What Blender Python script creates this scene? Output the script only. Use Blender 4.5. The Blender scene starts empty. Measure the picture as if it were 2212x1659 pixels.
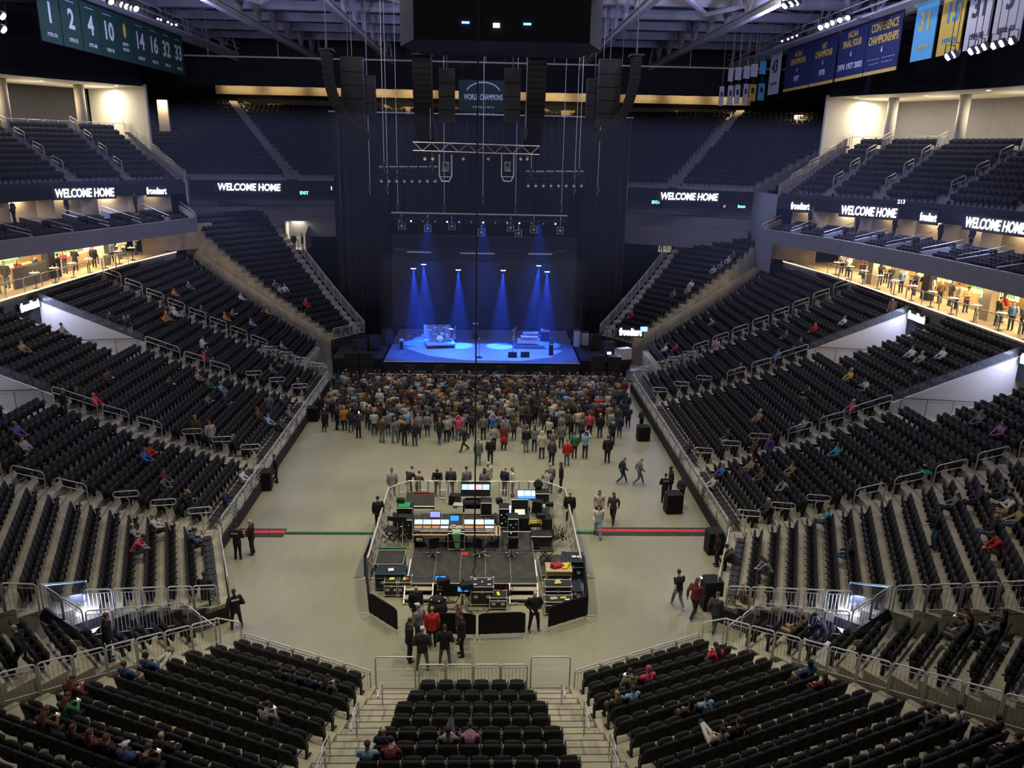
import bpy, bmesh, math, random
import numpy as np
from mathutils import Vector, Matrix, Quaternion
S = bpy.context.scene
COL = S.collection
rnd = random.Random(7)
PI = math.pi

# ------------------------------------------------------------------ camera
FPX, HC, CXX = 1700.0, 18.5, 0.35
ROLL = math.radians(1.15)
def _camaxes():
    c, s = math.cos(ROLL), math.sin(ROLL)
    dx, dy = 1055.0-1106, 326.0-829.5
    ux = c*dx+s*dy; uy = -s*dx+c*dy
    pitch = math.atan2(-uy, FPX); yaw = math.atan2(-ux, math.hypot(FPX, uy))
    w = Vector((math.sin(yaw)*math.cos(pitch), math.cos(yaw)*math.cos(pitch), -math.sin(pitch)))
    r = Vector((math.cos(yaw), -math.sin(yaw), 0)); u = r.cross(w)
    return c*r+s*u, c*u-s*r, w
CR, CU, CW = _camaxes()
P0 = Vector((CXX, 0, HC))
cd = bpy.data.cameras.new('camera'); cam = bpy.data.objects.new('camera', cd); COL.objects.link(cam)
cd.sensor_width = 36.0; cd.lens = FPX*36.0/2212; cd.clip_start = .1; cd.clip_end = 400
cam.matrix_world = Matrix(((CR.x, CU.x, -CW.x, P0.x), (CR.y, CU.y, -CW.y, P0.y), (CR.z, CU.z, -CW.z, P0.z), (0, 0, 0, 1)))
S.camera = cam
def ray(px, py): return (CR*(px-1106)-CU*(py-829.5))/FPX+CW
def G(px, py, z=0.0):
    d = ray(px, py); return P0+d*((z-HC)/d.z)
def GY(px, py, y):
    d = ray(px, py); return P0+d*(y/d.y)
def GX(px, py, x):
    d = ray(px, py); return P0+d*((x-CXX)/d.x)
def PJ(p):
    v = Vector(p)-P0; k = v.dot(CW)
    return 1106+FPX*v.dot(CR)/k, 829.5-FPX*v.dot(CU)/k, k

# ------------------------------------------------------------------ world, exposure, main lights
S.view_settings.view_transform = 'Standard'; S.view_settings.look = 'None'
S.view_settings.gamma = 1.0; S.view_settings.exposure = 0.0; S.view_settings.use_curve_mapping = False
try:
    S.cycles.use_denoising = True; S.cycles.max_bounces = 4; S.cycles.diffuse_bounces = 2; S.cycles.glossy_bounces = 2
    S.cycles.transmission_bounces = 2; S.cycles.volume_bounces = 0; S.cycles.transparent_max_bounces = 8
    S.cycles.sample_clamp_indirect = 3.0; S.cycles.caustics_reflective = False; S.cycles.caustics_refractive = False
except Exception: pass
wd = bpy.data.worlds.new('world'); S.world = wd; wd.use_nodes = True
wd.node_tree.nodes['Background'].inputs[0].default_value = (.03, .04, .08, 1)
wd.node_tree.nodes['Background'].inputs[1].default_value = .3
def lamp(kind, loc, power, col=(1, 1, 1), size=.1, aim=None, angle=60, blend=.6, sy=None, spread=None):
    d = bpy.data.lights.new(kind.lower()+'_lamp', kind); o = bpy.data.objects.new(kind.lower()+'_lamp', d); COL.objects.link(o)
    o.location = loc; d.energy = power; d.color = col
    if kind == 'AREA':
        d.shape = 'RECTANGLE'; d.size = size; d.size_y = sy or size
        if spread: d.spread = math.radians(spread)
    else: d.shadow_soft_size = size
    if kind == 'SPOT': d.spot_size = math.radians(angle); d.spot_blend = blend
    if aim is not None:
        o.rotation_euler = (Vector(aim)-Vector(loc)).to_track_quat('-Z', 'Y').to_euler()
    return o
WARM = (1, .89, .66); WHITE = (1, .96, .88); BLUEW = (.55, .62, 1.0); GOLD = (1, .74, .40)
# house floodlights high over the event floor (above the top edge of the photograph)
for (x, y, p) in ((-7, 22, 5200), (7, 22, 5200), (-7, 31, 7000), (7, 31, 7000), (-7, 40, 7200), (7, 40, 7200), (0, 46, 6600), (-8, 51, 5600), (8, 51, 5600)):
    lamp('SPOT', (x, y, 28.6), p, (1, .91, .68), .35, (x*.35, y+1.5, 0), 66, .9)
# fill lamps without fixtures, added to lift the dark stands and far end
for sx in (-1, 1):
    lamp('SPOT', (sx*15, 28, 28), 4600, (1, .91, .72), .4, (sx*15.5, 25, 2), 62, 1)
    lamp('SPOT', (sx*16, 44, 28), 1900, (.88, .88, .95), .4, (sx*20, 44, 2), 75, 1)
    lamp('POINT', (sx*20, 60, 27), 2700, (.42, .46, 1.0), .3)
    lamp('POINT', (sx*24, 36, 27), 1500, (.6, .6, 1.0), .3)
lamp('POINT', (0, 14, 27), 2200, (1, .9, .72), .4)
lamp('POINT', (0, 74, 27.5), 900, (.35, .42, 1.0), .3)
# ------------------------------------------------------------------ materials
MATS = {}
def mat(name, col, rough=.6, metal=0, emit=None, es=1.0, noise=0, nscale=5, bump=0, objcol=False, spec=.5):
    if name in MATS: return MATS[name]
    m = bpy.data.materials.new(name); m.use_nodes = True; nt = m.node_tree; b = nt.nodes['Principled BSDF']
    b.inputs['Base Color'].default_value = (*col, 1); b.inputs['Roughness'].default_value = rough
    b.inputs['Metallic'].default_value = metal; b.inputs['Specular IOR Level'].default_value = spec
    src = None
    if objcol:
        oi = nt.nodes.new('ShaderNodeObjectInfo'); src = oi.outputs['Color']
        nt.links.new(src, b.inputs['Base Color'])
    if noise:
        tc = nt.nodes.new('ShaderNodeTexCoord'); n = nt.nodes.new('ShaderNodeTexNoise'); n.inputs['Scale'].default_value = nscale
        n.inputs['Detail'].default_value = 3
        nt.links.new(tc.outputs['Object'], n.inputs['Vector'])
        mr = nt.nodes.new('ShaderNodeMapRange'); mr.inputs[1].default_value = .3; mr.inputs[2].default_value = .7
        mr.inputs[3].default_value = 1-noise; mr.inputs[4].default_value = 1+noise
        nt.links.new(n.outputs['Fac'], mr.inputs[0])
        mx = nt.nodes.new('ShaderNodeVectorMath'); mx.operation = 'SCALE'
        if src: nt.links.new(src, mx.inputs[0])
        else: mx.inputs[0].default_value = col
        nt.links.new(mr.outputs[0], mx.inputs['Scale']); nt.links.new(mx.outputs[0], b.inputs['Base Color'])
        if bump:
            bp = nt.nodes.new('ShaderNodeBump'); bp.inputs['Strength'].default_value = bump; bp.inputs['Distance'].default_value = .02
            nt.links.new(n.outputs['Fac'], bp.inputs['Height']); nt.links.new(bp.outputs[0], b.inputs['Normal'])
    if emit:
        b.inputs['Emission Color'].default_value = (*emit, 1); b.inputs['Emission Strength'].default_value = es
        m.cycles.emission_sampling = 'NONE'
    MATS[name] = m; return m
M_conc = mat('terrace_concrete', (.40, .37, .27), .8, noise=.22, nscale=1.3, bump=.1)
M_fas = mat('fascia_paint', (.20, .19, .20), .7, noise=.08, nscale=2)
M_seat = mat('black_seat_fabric', (.0095, .0095, .0105), .85, noise=.25, nscale=30, bump=.15)
M_seatp = mat('black_seat_plastic', (.010, .010, .011), .55)
M_steel = mat('galvanised_steel', (.64, .63, .61), .45, .35)
M_alu = mat('aluminium', (.72, .71, .67), .4, .35)
M_black = mat('matte_black', (.008, .008, .009), .9)
M_drape = mat('black_drape', (.006, .006, .009), 1.0, noise=.3, nscale=2)
M_skirt = mat('black_skirting', (.012, .012, .014), .8)
M_dark = mat('dark_metal', (.03, .03, .034), .5, .3)
M_roof = mat('roof_steel', (.42, .41, .42), .55, .1, noise=.15, nscale=.6)
M_deckroof = mat('roof_deck', (.05, .05, .055), .8)
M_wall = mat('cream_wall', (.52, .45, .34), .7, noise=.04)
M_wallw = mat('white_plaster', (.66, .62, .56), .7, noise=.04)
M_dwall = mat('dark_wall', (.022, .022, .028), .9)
M_midwall = mat('grey_suite_wall', (.17, .165, .18), .8, noise=.1)
M_tan = mat('tan_concourse_wall', (.42, .33, .2), .7, noise=.15, nscale=1.5)
M_tancurt = mat('lit_tan_wall', (.5, .42, .3), .8, noise=.1, nscale=2)
M_mesh = mat('fine_wire_mesh', (.5, .5, .48), .6); M_mesh.node_tree.nodes['Principled BSDF'].inputs['Alpha'].default_value = .22
M_glass = mat('glass', (.5, .55, .6), .1); M_glass.node_tree.nodes['Principled BSDF'].inputs['Alpha'].default_value = .18
M_cloth = mat('cloth', (.5, .5, .5), .85, objcol=True, noise=.12, nscale=9)
M_skin = mat('skin', (.52, .30, .21), .6, objcol=True)
M_hair = mat('hair', (.05, .03, .02), .7, objcol=True, noise=.3, nscale=40)
M_shoe = mat('shoe', (.02, .02, .02), .6, objcol=True)
M_white = mat('white_paint', (.75, .75, .72), .6)
M_red = mat('red_plastic', (.6, .04, .03), .5); M_green = mat('green_plastic', (.02, .33, .1), .5)
M_blue = mat('blue_edge', (.03, .16, .42), .5); M_yellow = mat('yellow_plastic', (.8, .62, .03), .5)
M_wood = mat('plywood', (.50, .36, .20), .7, noise=.15, nscale=6); M_deck = mat('deck_surface', (.035, .034, .03), .75, noise=.5, nscale=3)
M_rubber = mat('rubber', (.03, .028, .028), .8, noise=.2, nscale=3)
M_casewall = mat('case_black_laminate', (.014, .014, .016), .5)
def emis(name, col, s): return mat(name, (0, 0, 0), .5, emit=col, es=s)
E_led = emis('led_white', (.80, .82, 1.0), 9); E_ledb = emis('led_blue', (.10, .25, 1.0), 6); E_ledg = emis('led_green', (.15, 1, .55), 4)
E_scr = emis('screen_cyan', (.45, .85, 1.0), 1.6); E_scrw = emis('screen_white', (.85, .9, 1.0), 2.2); E_scrb = emis('screen_blue', (.03, .2, 1), 2.2)
E_warm = emis('warm_lamp', (1, .78, .45), 9); E_flood = emis('flood_lens', (.85, .9, 1.0), 28); E_or = emis('orange_faders', (1, .32, .05), .9)
E_bar = emis('bar_glow', (1, .62, .22), 3.2); E_phone = emis('phone_screen', (.7, .85, 1.0), 6); E_stageb = emis('blue_beam_lens', (.1, .25, 1.0), 22)
E_red = emis('red_led', (1, .1, .08), 4)
E_mural = emis('lightbox_white', (1, .9, .75), 1.8)

# floor: worn sealed concrete with faint seams and scuffs
def floor_mat():
    m = bpy.data.materials.new('arena_floor'); m.use_nodes = True; nt = m.node_tree; b = nt.nodes['Principled BSDF']
    tc = nt.nodes.new('ShaderNodeTexCoord'); L = nt.links
    def noise(sc, det, sx=1, sy=1):
        mp = nt.nodes.new('ShaderNodeMapping'); mp.inputs['Scale'].default_value = (sx, sy, 1)
        L.new(tc.outputs['Object'], mp.inputs['Vector'])
        n = nt.nodes.new('ShaderNodeTexNoise'); n.inputs['Scale'].default_value = sc; n.inputs['Detail'].default_value = det
        L.new(mp.outputs[0], n.inputs['Vector']); return n.outputs['Fac']
    a = noise(.22, 5); c = noise(3.0, 3, 1, .12); d = noise(9, 2)
    r = nt.nodes.new('ShaderNodeValToRGB'); r.color_ramp.elements[0].position = .3; r.color_ramp.elements[1].position = .72
    r.color_ramp.elements[0].color = (.245, .240, .165, 1); r.color_ramp.elements[1].color = (.335, .325, .230, 1)
    L.new(a, r.inputs[0])
    mr = nt.nodes.new('ShaderNodeMapRange'); mr.inputs[3].default_value = .9; mr.inputs[4].default_value = 1.1; L.new(c, mr.inputs[0])
    v = nt.nodes.new('ShaderNodeVectorMath'); v.operation = 'SCALE'; L.new(r.outputs[0], v.inputs[0]); L.new(mr.outputs[0], v.inputs['Scale'])
    mr2 = nt.nodes.new('ShaderNodeMapRange'); mr2.inputs[3].default_value = .93; mr2.inputs[4].default_value = 1.07; L.new(d, mr2.inputs[0])
    v2 = nt.nodes.new('ShaderNodeVectorMath'); v2.operation = 'SCALE'; L.new(v.outputs[0], v2.inputs[0]); L.new(mr2.outputs[0], v2.inputs['Scale'])
    L.new(v2.outputs[0], b.inputs['Base Color'])
    rr = nt.nodes.new('ShaderNodeMapRange'); rr.inputs[3].default_value = .28; rr.inputs[4].default_value = .5; L.new(a, rr.inputs[0]); L.new(rr.outputs[0], b.inputs['Roughness'])
    return m
M_floor = floor_mat()

# ------------------------------------------------------------------ mesh builder
class MB:
    def __init__(s): s.v = []; s.f = []; s.m = []; s.k = 0
    def add(s, vs, fs):
        n = len(s.v); s.v += [tuple(v) for v in vs]; s.f += [tuple(i+n for i in f) for f in fs]; s.m += [s.k]*len(fs); return s
    def quad(s, *p): return s.add(p, [tuple(range(len(p)))])
    def box(s, c, d, rz=0, rx=0, ry=0):
        hx, hy, hz = d[0]/2, d[1]/2, d[2]/2
        R = Matrix.Rotation(rz, 3, 'Z') @ Matrix.Rotation(ry, 3, 'Y') @ Matrix.Rotation(rx, 3, 'X'); c = Vector(c)
        vs = [c+R @ Vector((x, y, z)) for z in (-hz, hz) for (x, y) in ((-hx, -hy), (hx, -hy), (hx, hy), (-hx, hy))]
        return s.add(vs, [(3, 2, 1, 0), (4, 5, 6, 7), (0, 1, 5, 4), (1, 2, 6, 5), (2, 3, 7, 6), (3, 0, 4, 7)])
    def obox(s, a, b, w, h):      # bar of rectangular section from a to b
        a, b = Vector(a), Vector(b); t = (b-a).normalized(); up = Vector((0, 0, 1)) if abs(t.z) < .95 else Vector((0, 1, 0))
        x = t.cross(up).normalized()*w/2; y = x.cross(t).normalized()*h/2
        vs = [a-x-y, a+x-y, a+x+y, a-x+y, b-x-y, b+x-y, b+x+y, b-x+y]
        return s.add(vs, [(0, 3, 2, 1), (4, 5, 6, 7), (0, 1, 5, 4), (1, 2, 6, 5), (2, 3, 7, 6), (3, 0, 4, 7)])
    def tube(s, pts, r=.02, n=5, closed=False):
        pts = [Vector(p) for p in pts]; N = len(pts); rings = []; up = None
        for i, p in enumerate(pts):
            a = pts[i-1] if (i or closed) else p; b = pts[(i+1) % N] if (i < N-1 or closed) else p
            t = (b-a).normalized()
            if up is None: up = Vector((0, 0, 1)) if abs(t.z) < .9 else Vector((1, 0, 0))
            x = t.cross(up)
            if x.length < 1e-4: x = t.cross(Vector((.3, 1, .2)))
            x.normalize(); y = x.cross(t).normalized(); up = y
            rr = r[i] if isinstance(r, (list, tuple)) else r
            rings.append([p+x*rr*math.cos(2*PI*k/n)+y*rr*math.sin(2*PI*k/n) for k in range(n)])
        vs = [v for g in rings for v in g]; fs = []
        for i in range(N if closed else N-1):
            j = (i+1) % N
            fs += [(i*n+k, j*n+k, j*n+(k+1) % n, i*n+(k+1) % n) for k in range(n)]
        if not closed: fs += [tuple(range(n)), tuple((N-1)*n+k for k in range(n-1, -1, -1))]
        return s.add(vs, fs)
    def cyl(s, c, r, h, n=12, r2=None, ax='Z'):
        r2 = r if r2 is None else r2; R = {'Z': Matrix.Identity(3), 'X': Matrix.Rotation(PI/2, 3, 'Y'), 'Y': Matrix.Rotation(-PI/2, 3, 'X')}[ax]; c = Vector(c)
        vs = [c+R @ Vector((q*math.cos(2*PI*k/n), q*math.sin(2*PI*k/n), z)) for (q, z) in ((r, 0), (r2, h)) for k in range(n)]
        return s.add(vs, [(k, (k+1) % n, n+(k+1) % n, n+k) for k in range(n)]+[tuple(range(n-1, -1, -1)), tuple(range(n, 2*n))])
    def prism(s, poly, z0, z1):
        n = len(poly); vs = [(*p[:2], z0) for p in poly]+[(*p[:2], z1) for p in poly]
        return s.add(vs, [tuple(range(n-1, -1, -1)), tuple(range(n, 2*n))]+[(k, (k+1) % n, n+(k+1) % n, n+k) for k in range(n)])
    def ell(s, c, r, nu=10, nv=7, R=None):
        c = Vector(c); R = R or Matrix.Identity(3); vs = [c+R @ Vector((0, 0, r[2]))]
        for i in range(1, nv):
            t = PI*i/nv
            vs += [c+R @ Vector((r[0]*math.sin(t)*math.cos(2*PI*k/nu), r[1]*math.sin(t)*math.sin(2*PI*k/nu), r[2]*math.cos(t))) for k in range(nu)]
        vs.append(c+R @ Vector((0, 0, -r[2]))); L = len(vs)-1
        fs = [(0, 1+k, 1+(k+1) % nu) for k in range(nu)]+[(L, 1+(nv-2)*nu+(k+1) % nu, 1+(nv-2)*nu+k) for k in range(nu)]
        for i in range(nv-2): fs += [(1+i*nu+k, 1+(i+1)*nu+k, 1+(i+1)*nu+(k+1) % nu, 1+i*nu+(k+1) % nu) for k in range(nu)]
        return s.add(vs, fs)
    def mesh(s, name, mats, smooth=False):
        me = bpy.data.meshes.new(name); me.from_pydata(s.v, [], s.f)
        for m in (mats if isinstance(mats, (list, tuple)) else [mats]): me.materials.append(m)
        if any(s.m): me.polygons.foreach_set('material_index', s.m)
        if smooth: me.polygons.foreach_set('use_smooth', [True]*len(s.f))
        me.update(); return me
    def build(s, name, mats, parent=None, smooth=False, loc=None, **kw):
        return link(name, s.mesh(name, mats, smooth), parent, loc, **kw)
def link(name, data, parent=None, loc=None, rz=0, label=None, cat=None, group=None, kind=None, col=None):
    o = bpy.data.objects.new(name, data); COL.objects.link(o)
    if parent: o.parent = parent
    if loc is not None: o.location = loc
    if rz: o.rotation_euler = (0, 0, rz)
    if label: o['label'] = label
    if cat: o['category'] = cat
    if group: o['group'] = group
    if kind: o['kind'] = kind
    if col: o.color = (*col, 1)
    return o
def thing(name, label, cat, loc=(0, 0, 0), rz=0, group=None): return link(name, None, None, loc, rz, label, cat, group)
def struct(name, mb, m, **kw): return mb.build(name, m, kind='structure', **kw)
def dup(root, loc, rz, label, group=None):
    def cp(o, par):
        c = o.copy(); COL.objects.link(c); c.parent = par
        for ch in KIDS.get(o.name, []): cp(ch, c)
        return c
    r = cp(root, None); r.location = loc; r.rotation_euler = (0, 0, rz); r['label'] = label
    if group: r['group'] = group
    return r
KIDS = {}
def reg(root):
    for o in COL.objects:
        if o.parent: KIDS.setdefault(o.parent.name, [])
    KIDS[root.name] = [o for o in COL.objects if o.parent == root]
    for k in KIDS[root.name]: KIDS[k.name] = [o for o in COL.objects if o.parent == k]
    return root
ORD = ['first', 'second', 'third', 'fourth', 'fifth', 'sixth', 'seventh', 'eighth', 'ninth', 'tenth', 'eleventh', 'twelfth', 'thirteenth', 'fourteenth',
       'fifteenth', 'sixteenth', 'seventeenth', 'eighteenth', 'nineteenth', 'twentieth']+['%d-th' % i for i in range(21, 60)]
SIDE = {-1: 'left', 1: 'right'}
def text(body, size, m, parent, M, name='lettering', bold=.0, shear=0, align='CENTER', width=None, extrude=.004):
    c = bpy.data.curves.new(name, 'FONT'); c.body = body; c.size = size; c.align_x = align; c.align_y = 'CENTER'; c.extrude = extrude
    c.offset = bold; c.shear = shear; c.materials.append(m); c.resolution_u = 3
    o = bpy.data.objects.new(name, c); COL.objects.link(o)
    bpy.context.view_layer.update(); w = o.dimensions.x
    me = bpy.data.meshes.new_from_object(o.evaluated_get(bpy.context.evaluated_depsgraph_get())); bpy.data.objects.remove(o); me.materials.clear(); me.materials.append(m)
    o = link(name, me, parent); o.matrix_local = M @ Matrix.Diagonal(((width/w if width and w > 1e-3 else 1), 1, 1, 1))
    return o
def frame_xy(p, xdir, up=Vector((0, 0, 1))):      # matrix with local X along xdir, local Y up, local Z towards the reader
    x = Vector(xdir).normalized(); y = up; z = x.cross(y).normalized(); y = z.cross(x)
    return Matrix(((x.x, y.x, z.x, p[0]), (x.y, y.y, z.y, p[1]), (x.z, y.z, z.z, p[2]), (0, 0, 0, 1)))
# ------------------------------------------------------------------ floor and lower bowl
mb = MB(); mb.quad((-45, 0, 0), (45, 0, 0), (45, 100, 0), (-45, 100, 0)); struct('floor', mb, M_floor)
def vec(a): return Vector((math.cos(math.radians(a)), math.sin(math.radians(a)), 0))
SEATS = []     # dict(pos, rz, sec, row, i, n)
def rowsP1(d0=0, d1=17.2):
    r = [(.743*k, .7+.2675*k) for k in range(7)]+[(5.2+.813*j, 2.62+.44*.813*j+.0035*(.813*j)**2) for j in range(15)]
    r = [q for q in r if d0-.01 <= q[0] < d1]; return r
def rowsP2(n=15, d0=0., z0=.38, t=.88, r=.264): return [(d0+t*k, z0+r*k) for k in range(n)]
def rowsU(n, z0, rise=.45): return [(.82*k, z0+rise*k) for k in range(n)]
def section(sec, side, A, B, na, dl, dr, rows, dend, il=.0, ir=.0, pitch=.55, m=None, skirt=1.4, seatm=True, insf=None, nside=None, front=None, front0=0.0):
    n = vec(na); dl = vec(dl); dr = vec(dr); A = Vector((*A, 0)); B = Vector((*B, 0)); u = (B-A).normalized()
    fl = lambda d: A+dl*(d/dl.dot(n)); fr = lambda d: B+dr*(d/dr.dot(n))
    mir = lambda p, z: (p.x*side, p.y, z)
    mb = MB(); ends = []
    zprev = front0
    for k, (d, z) in enumerate(rows):
        d2 = rows[k+1][0] if k+1 < len(rows) else dend
        ex, ey = (il, ir) if insf is None else insf(d)
        a, b = fl(d)+u*ex, fr(d)-u*ey; a2, b2 = fl(d2)+u*ex, fr(d2)-u*ey
        mb.quad(mir(a, z), mir(b, z), mir(b2, z), mir(a2, z))
        mb.quad(mir(a, zprev), mir(b, zprev), mir(b, z), mir(a, z))
        zb = max(0, z-skirt)
        mb.quad(mir(a, zb), mir(a2, zb), mir(a2, z), mir(a, z)); mb.quad(mir(b, zb), mir(b2, zb), mir(b2, z), mir(b, z))
        ends.append((d, d2, z, mir(a, z), mir(b, z), mir(a2, z), mir(b2, z)))
        zprev = z
        if seatm:
            ds = d+.58; p, q = fl(ds)+u*(ex+.12), fr(ds)-u*(ey+.12); Ln = (q-p).dot(u)
            ns = int(Ln/pitch)
            nn = vec(na); nn.x *= side; rz = math.atan2(nn.x, -nn.y)
            for i in range(ns):
                s = p+u*((Ln-ns*pitch)/2+pitch*(i+.5))
                SEATS.append(dict(p=Vector((s.x*side, s.y, z)), rz=rz, sec=sec, side=side, row=k, i=i if side > 0 else ns-1-i, n=ns, pitch=pitch))
    struct('seating_terrace', mb, m or M_conc)
    return ends
def aisle(e1, e2, i1, i2, m=None, dmin=-1, dmax=99):   # half steps between the ends of two neighbouring sections
    mb = MB()
    for r1, r2 in zip(e1, e2):
        if not dmin <= r1[0] < dmax: continue
        a, a2 = Vector(r1[i1]), Vector(r1[i1+2]); b, b2 = Vector(r2[i2]), Vector(r2[i2+2]); z = r1[2]; h = .15
        ma, mb_ = (a+a2)/2, (b+b2)/2
        up = Vector((0, 0, h)); A0 = Vector((a.x, a.y, z)); B0 = Vector((b.x, b.y, z))
        mb.quad(A0, B0, Vector((mb_.x, mb_.y, z)), Vector((ma.x, ma.y, z)))
        mb.quad(Vector((ma.x, ma.y, z)), Vector((mb_.x, mb_.y, z)), Vector((mb_.x, mb_.y, z+h)), Vector((ma.x, ma.y, z+h)))
        mb.quad(Vector((ma.x, ma.y, z+h)), Vector((mb_.x, mb_.y, z+h)), Vector((b2.x, b2.y, z+h)), Vector((a2.x, a2.y, z+h)))
        mb.quad(Vector((a.x, a.y, max(0, z-.5))), Vector((b.x, b.y, max(0, z-.5))), B0, A0)
    return struct('aisle_stair', mb, m or M_conc)
VD0, VD1, VW = 10.6, 16.6, 1.35
AISY = {'a3': 34.1, 'a2': 42.3, 'a1': 54.4, 'a0': 62.0}
ADIR = {'a3': -11.25, 'a2': -9, 'a1': -10.5, 'a0': -1}
def handrail_mesh(kind):
    m = MB()
    if kind == 'loop':     # stadium hoop on one bent post, long axis along local X
        pts = []
        for k in range(13):
            t = 2*PI*k/12
        L, r = .40, .15
        pts = [(L*(1 if math.cos(t) >= 0 else -1)+r*math.cos(t), 0, 1.16+r*math.sin(t)) for t in [2*PI*(k+.5)/12-PI/2 for k in range(12)]]
        m.tube(pts, .027, 5, closed=True); m.tube([(-.1, 0, 0), (-.1, 0, .88), (.05, 0, 1.02)], .025, 5)
    elif kind == 'u':      # sloping hoop with a middle rail, following the stair (rises along +X)
        s = .36; L = 1.25
        m.tube([(0, 0, 0), (0, 0, 1.0), (.04, 0, 1.1), (.12, 0, 1.14+s*.12), (L-.12, 0, 1.14+s*L-.04), (L-.03, 0, 1.1+s*L-.05), (L, 0, 1.0+s*L-.05), (L, 0, s*L)], .028, 5)
        m.tube([(0, 0, .8), (L, 0, .8+s*L)], .022, 5)
    elif kind == 'long':
        s = .42; L = 2.1
        m.tube([(0, 0, 0), (0, 0, 1.0), (.04, 0, 1.1), (.12, 0, 1.14+s*.12), (L-.12, 0, 1.14+s*L-.04), (L-.03, 0, 1.1+s*L-.05), (L, 0, 1.0+s*L-.05), (L, 0, s*L)], .028, 5)
        m.tube([(0, 0, .8), (L, 0, .8+s*L)], .022, 5)
    else:                  # S-curved wall rail of the end stands
        s = -.26
        m.tube([(0, 0, 0), (0, 0, .78), (.05, 0, .9), (.25, 0, 1.0), (.8, 0, .98+.2), (1.0, 0, 1.12), (.9, 0, .98), (.2, 0, .78), (.02, 0, .7)], .024, 5)
    return m.mesh('aisle_handrail', M_steel, True)
HR = {k: handrail_mesh(k) for k in ('loop', 'u', 'long', 's')}
STAND = {-1: 'left-hand stand', 1: 'right-hand stand'}
def handrail(kind, p, ang, label, group='aisle handrails'):
    return link('aisle_handrail', HR[kind], None, p, ang, label, 'handrail', group)
def zP1(d): return .7+.36*d if d < 5.2 else 2.62+.44*(d-5.2)+.0035*(d-5.2)**2
ANAME = {'a3': 'nearest', 'a2': 'second nearest', 'a1': 'second farthest', 'a0': 'farthest'}
for side in (-1, 1):
    nm = SIDE[side]
    X0 = 12.2
    def ins(aL, aR):
        def f(d):
            l = .22 if (aL in ('a1', 'a2') and VD0-.1 <= d < VD1) else .55
            r = 2.55 if (aR in ('a1', 'a2') and VD0-.1 <= d < VD1) else .55
            return l, r
        return f
    # straight side: blocks between the aisles (A is the near end, B the far end)
    E1 = section('%s side block, near part' % nm, side, (X0, AISY['a3']), (X0, AISY['a2']), 0, ADIR['a3'], ADIR['a2'], rowsP1(), 17.4, insf=ins('a3', 'a2'))
    E2 = section('%s side block, middle part' % nm, side, (X0, AISY['a2']), (X0, AISY['a1']), 0, ADIR['a2'], ADIR['a1'], rowsP1(), 17.4, insf=ins('a2', 'a1'))
    r3 = rowsP1(d1=5.1)
    E3r = section('%s side low block by the stage' % nm, side, (X0, AISY['a1']), (X0, 60.9), 0, ADIR['a1'], -4, r3, 5.2, insf=lambda d: (.55, 0))
    r3f = [(q[0]-5.2, q[1]) for q in rowsP1(5.2)]
    y1 = AISY['a1']-5.2*math.tan(math.radians(10.5))
    E3f = section('%s side upper block left of the far aisle' % nm, side, (X0+5.2, y1), (X0+5.2, 62.0), 0, ADIR['a1'], ADIR['a0'], r3f, 12.2,
                  insf=lambda d: (.22 if VD0-5.3 <= d < VD1-5.2 else .55, .55), front0=2.3)
    E4f = section('%s side wedge block beside the stage stairs' % nm, side, (X0+5.2, 62.0), (X0+5.2, 71.3), 0, ADIR['a0'], 30, r3f, 12.2, insf=lambda d: (.55, 1.0), front0=2.2)
    rw = [(0, 1.5), (.75, 1.77), (1.5, 2.04), (2.25, 2.33)]
    section('%s small corner wedge at the foot of the stage stairs' % nm, side, (X0+2.2, 62.0), (X0+2.2, 69.3), 0, 0, 30, rw, 3.0, insf=lambda d: (.0, .9), front0=0)
    aisle(E1, E2, 4, 3, dmax=VD0-.1); aisle(E1, E2, 4, 3, dmin=VD1)
    E3 = E3r+[(a+5.2, b+5.2, z, p, q, r, s) for (a, b, z, p, q, r, s) in E3f]
    aisle(E2, E3, 4, 3, dmax=VD0-.1); aisle(E2, E3, 4, 3, dmin=VD1)
    aisle(E3f, E4f, 4, 3)
    # stair strip beside the far diagonal rail
    E5 = section('', side, (X0+5.2, 70.32), (X0+5.2, 71.3), 0, 30, 30, r3f, 12.2, seatm=False)
    # stage-end corner block
    nF = 36; AF = (13.3, 69.05); BF = (11.0, 72.2)
    rF = [(.8*k, 2.0+.34*k+.0035*k*k) for k in range(23)]
    EF = section('%s corner block beside the stage' % nm, side, AF, BF, nF, 30, 52, rF, 18.4, insf=lambda d: (.35, 1.05), front0=0, skirt=3)
    section('', side, (11.62, 71.3), BF, nF, 52, 52, rF, 18.4, seatm=False, skirt=3)
    # near corner block (rows turned 22.5 degrees)
    A1, B1 = (9.93, 28.25), (X0, AISY['a3'])
    EC = section('%s near corner block' % nm, side, A1, B1, -22.5, -40.3, -11.25, rowsP1(), 17.4, insf=lambda d: (.25, .55))
    aisle(EC, E1, 4, 3)
    # bank behind the floor entrance (45 degrees)
    r2 = rowsP2(16); rb = rowsP2(15, 0, .38, .85, .345)
    S2a = section('%s bank behind the floor entrance' % nm, side, (9.85, 25.95), (11.25, 27.3), -45, -56.25, -52.5, rb[:5], rb[5][0], insf=lambda d: (.1, .1), pitch=.56)
    d5 = rb[5][0]; n45 = vec(-45); Al = Vector((9.85, 25.95, 0))+vec(-56.25)*(d5/vec(-56.25).dot(n45))
    Bu = Vector((9.93, 28.25, 0))+vec(-40.3)*6.0; dB = (Bu-Al).dot(n45); Bu = Bu-vec(-40.3)*(dB/vec(-40.3).dot(n45))
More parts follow.
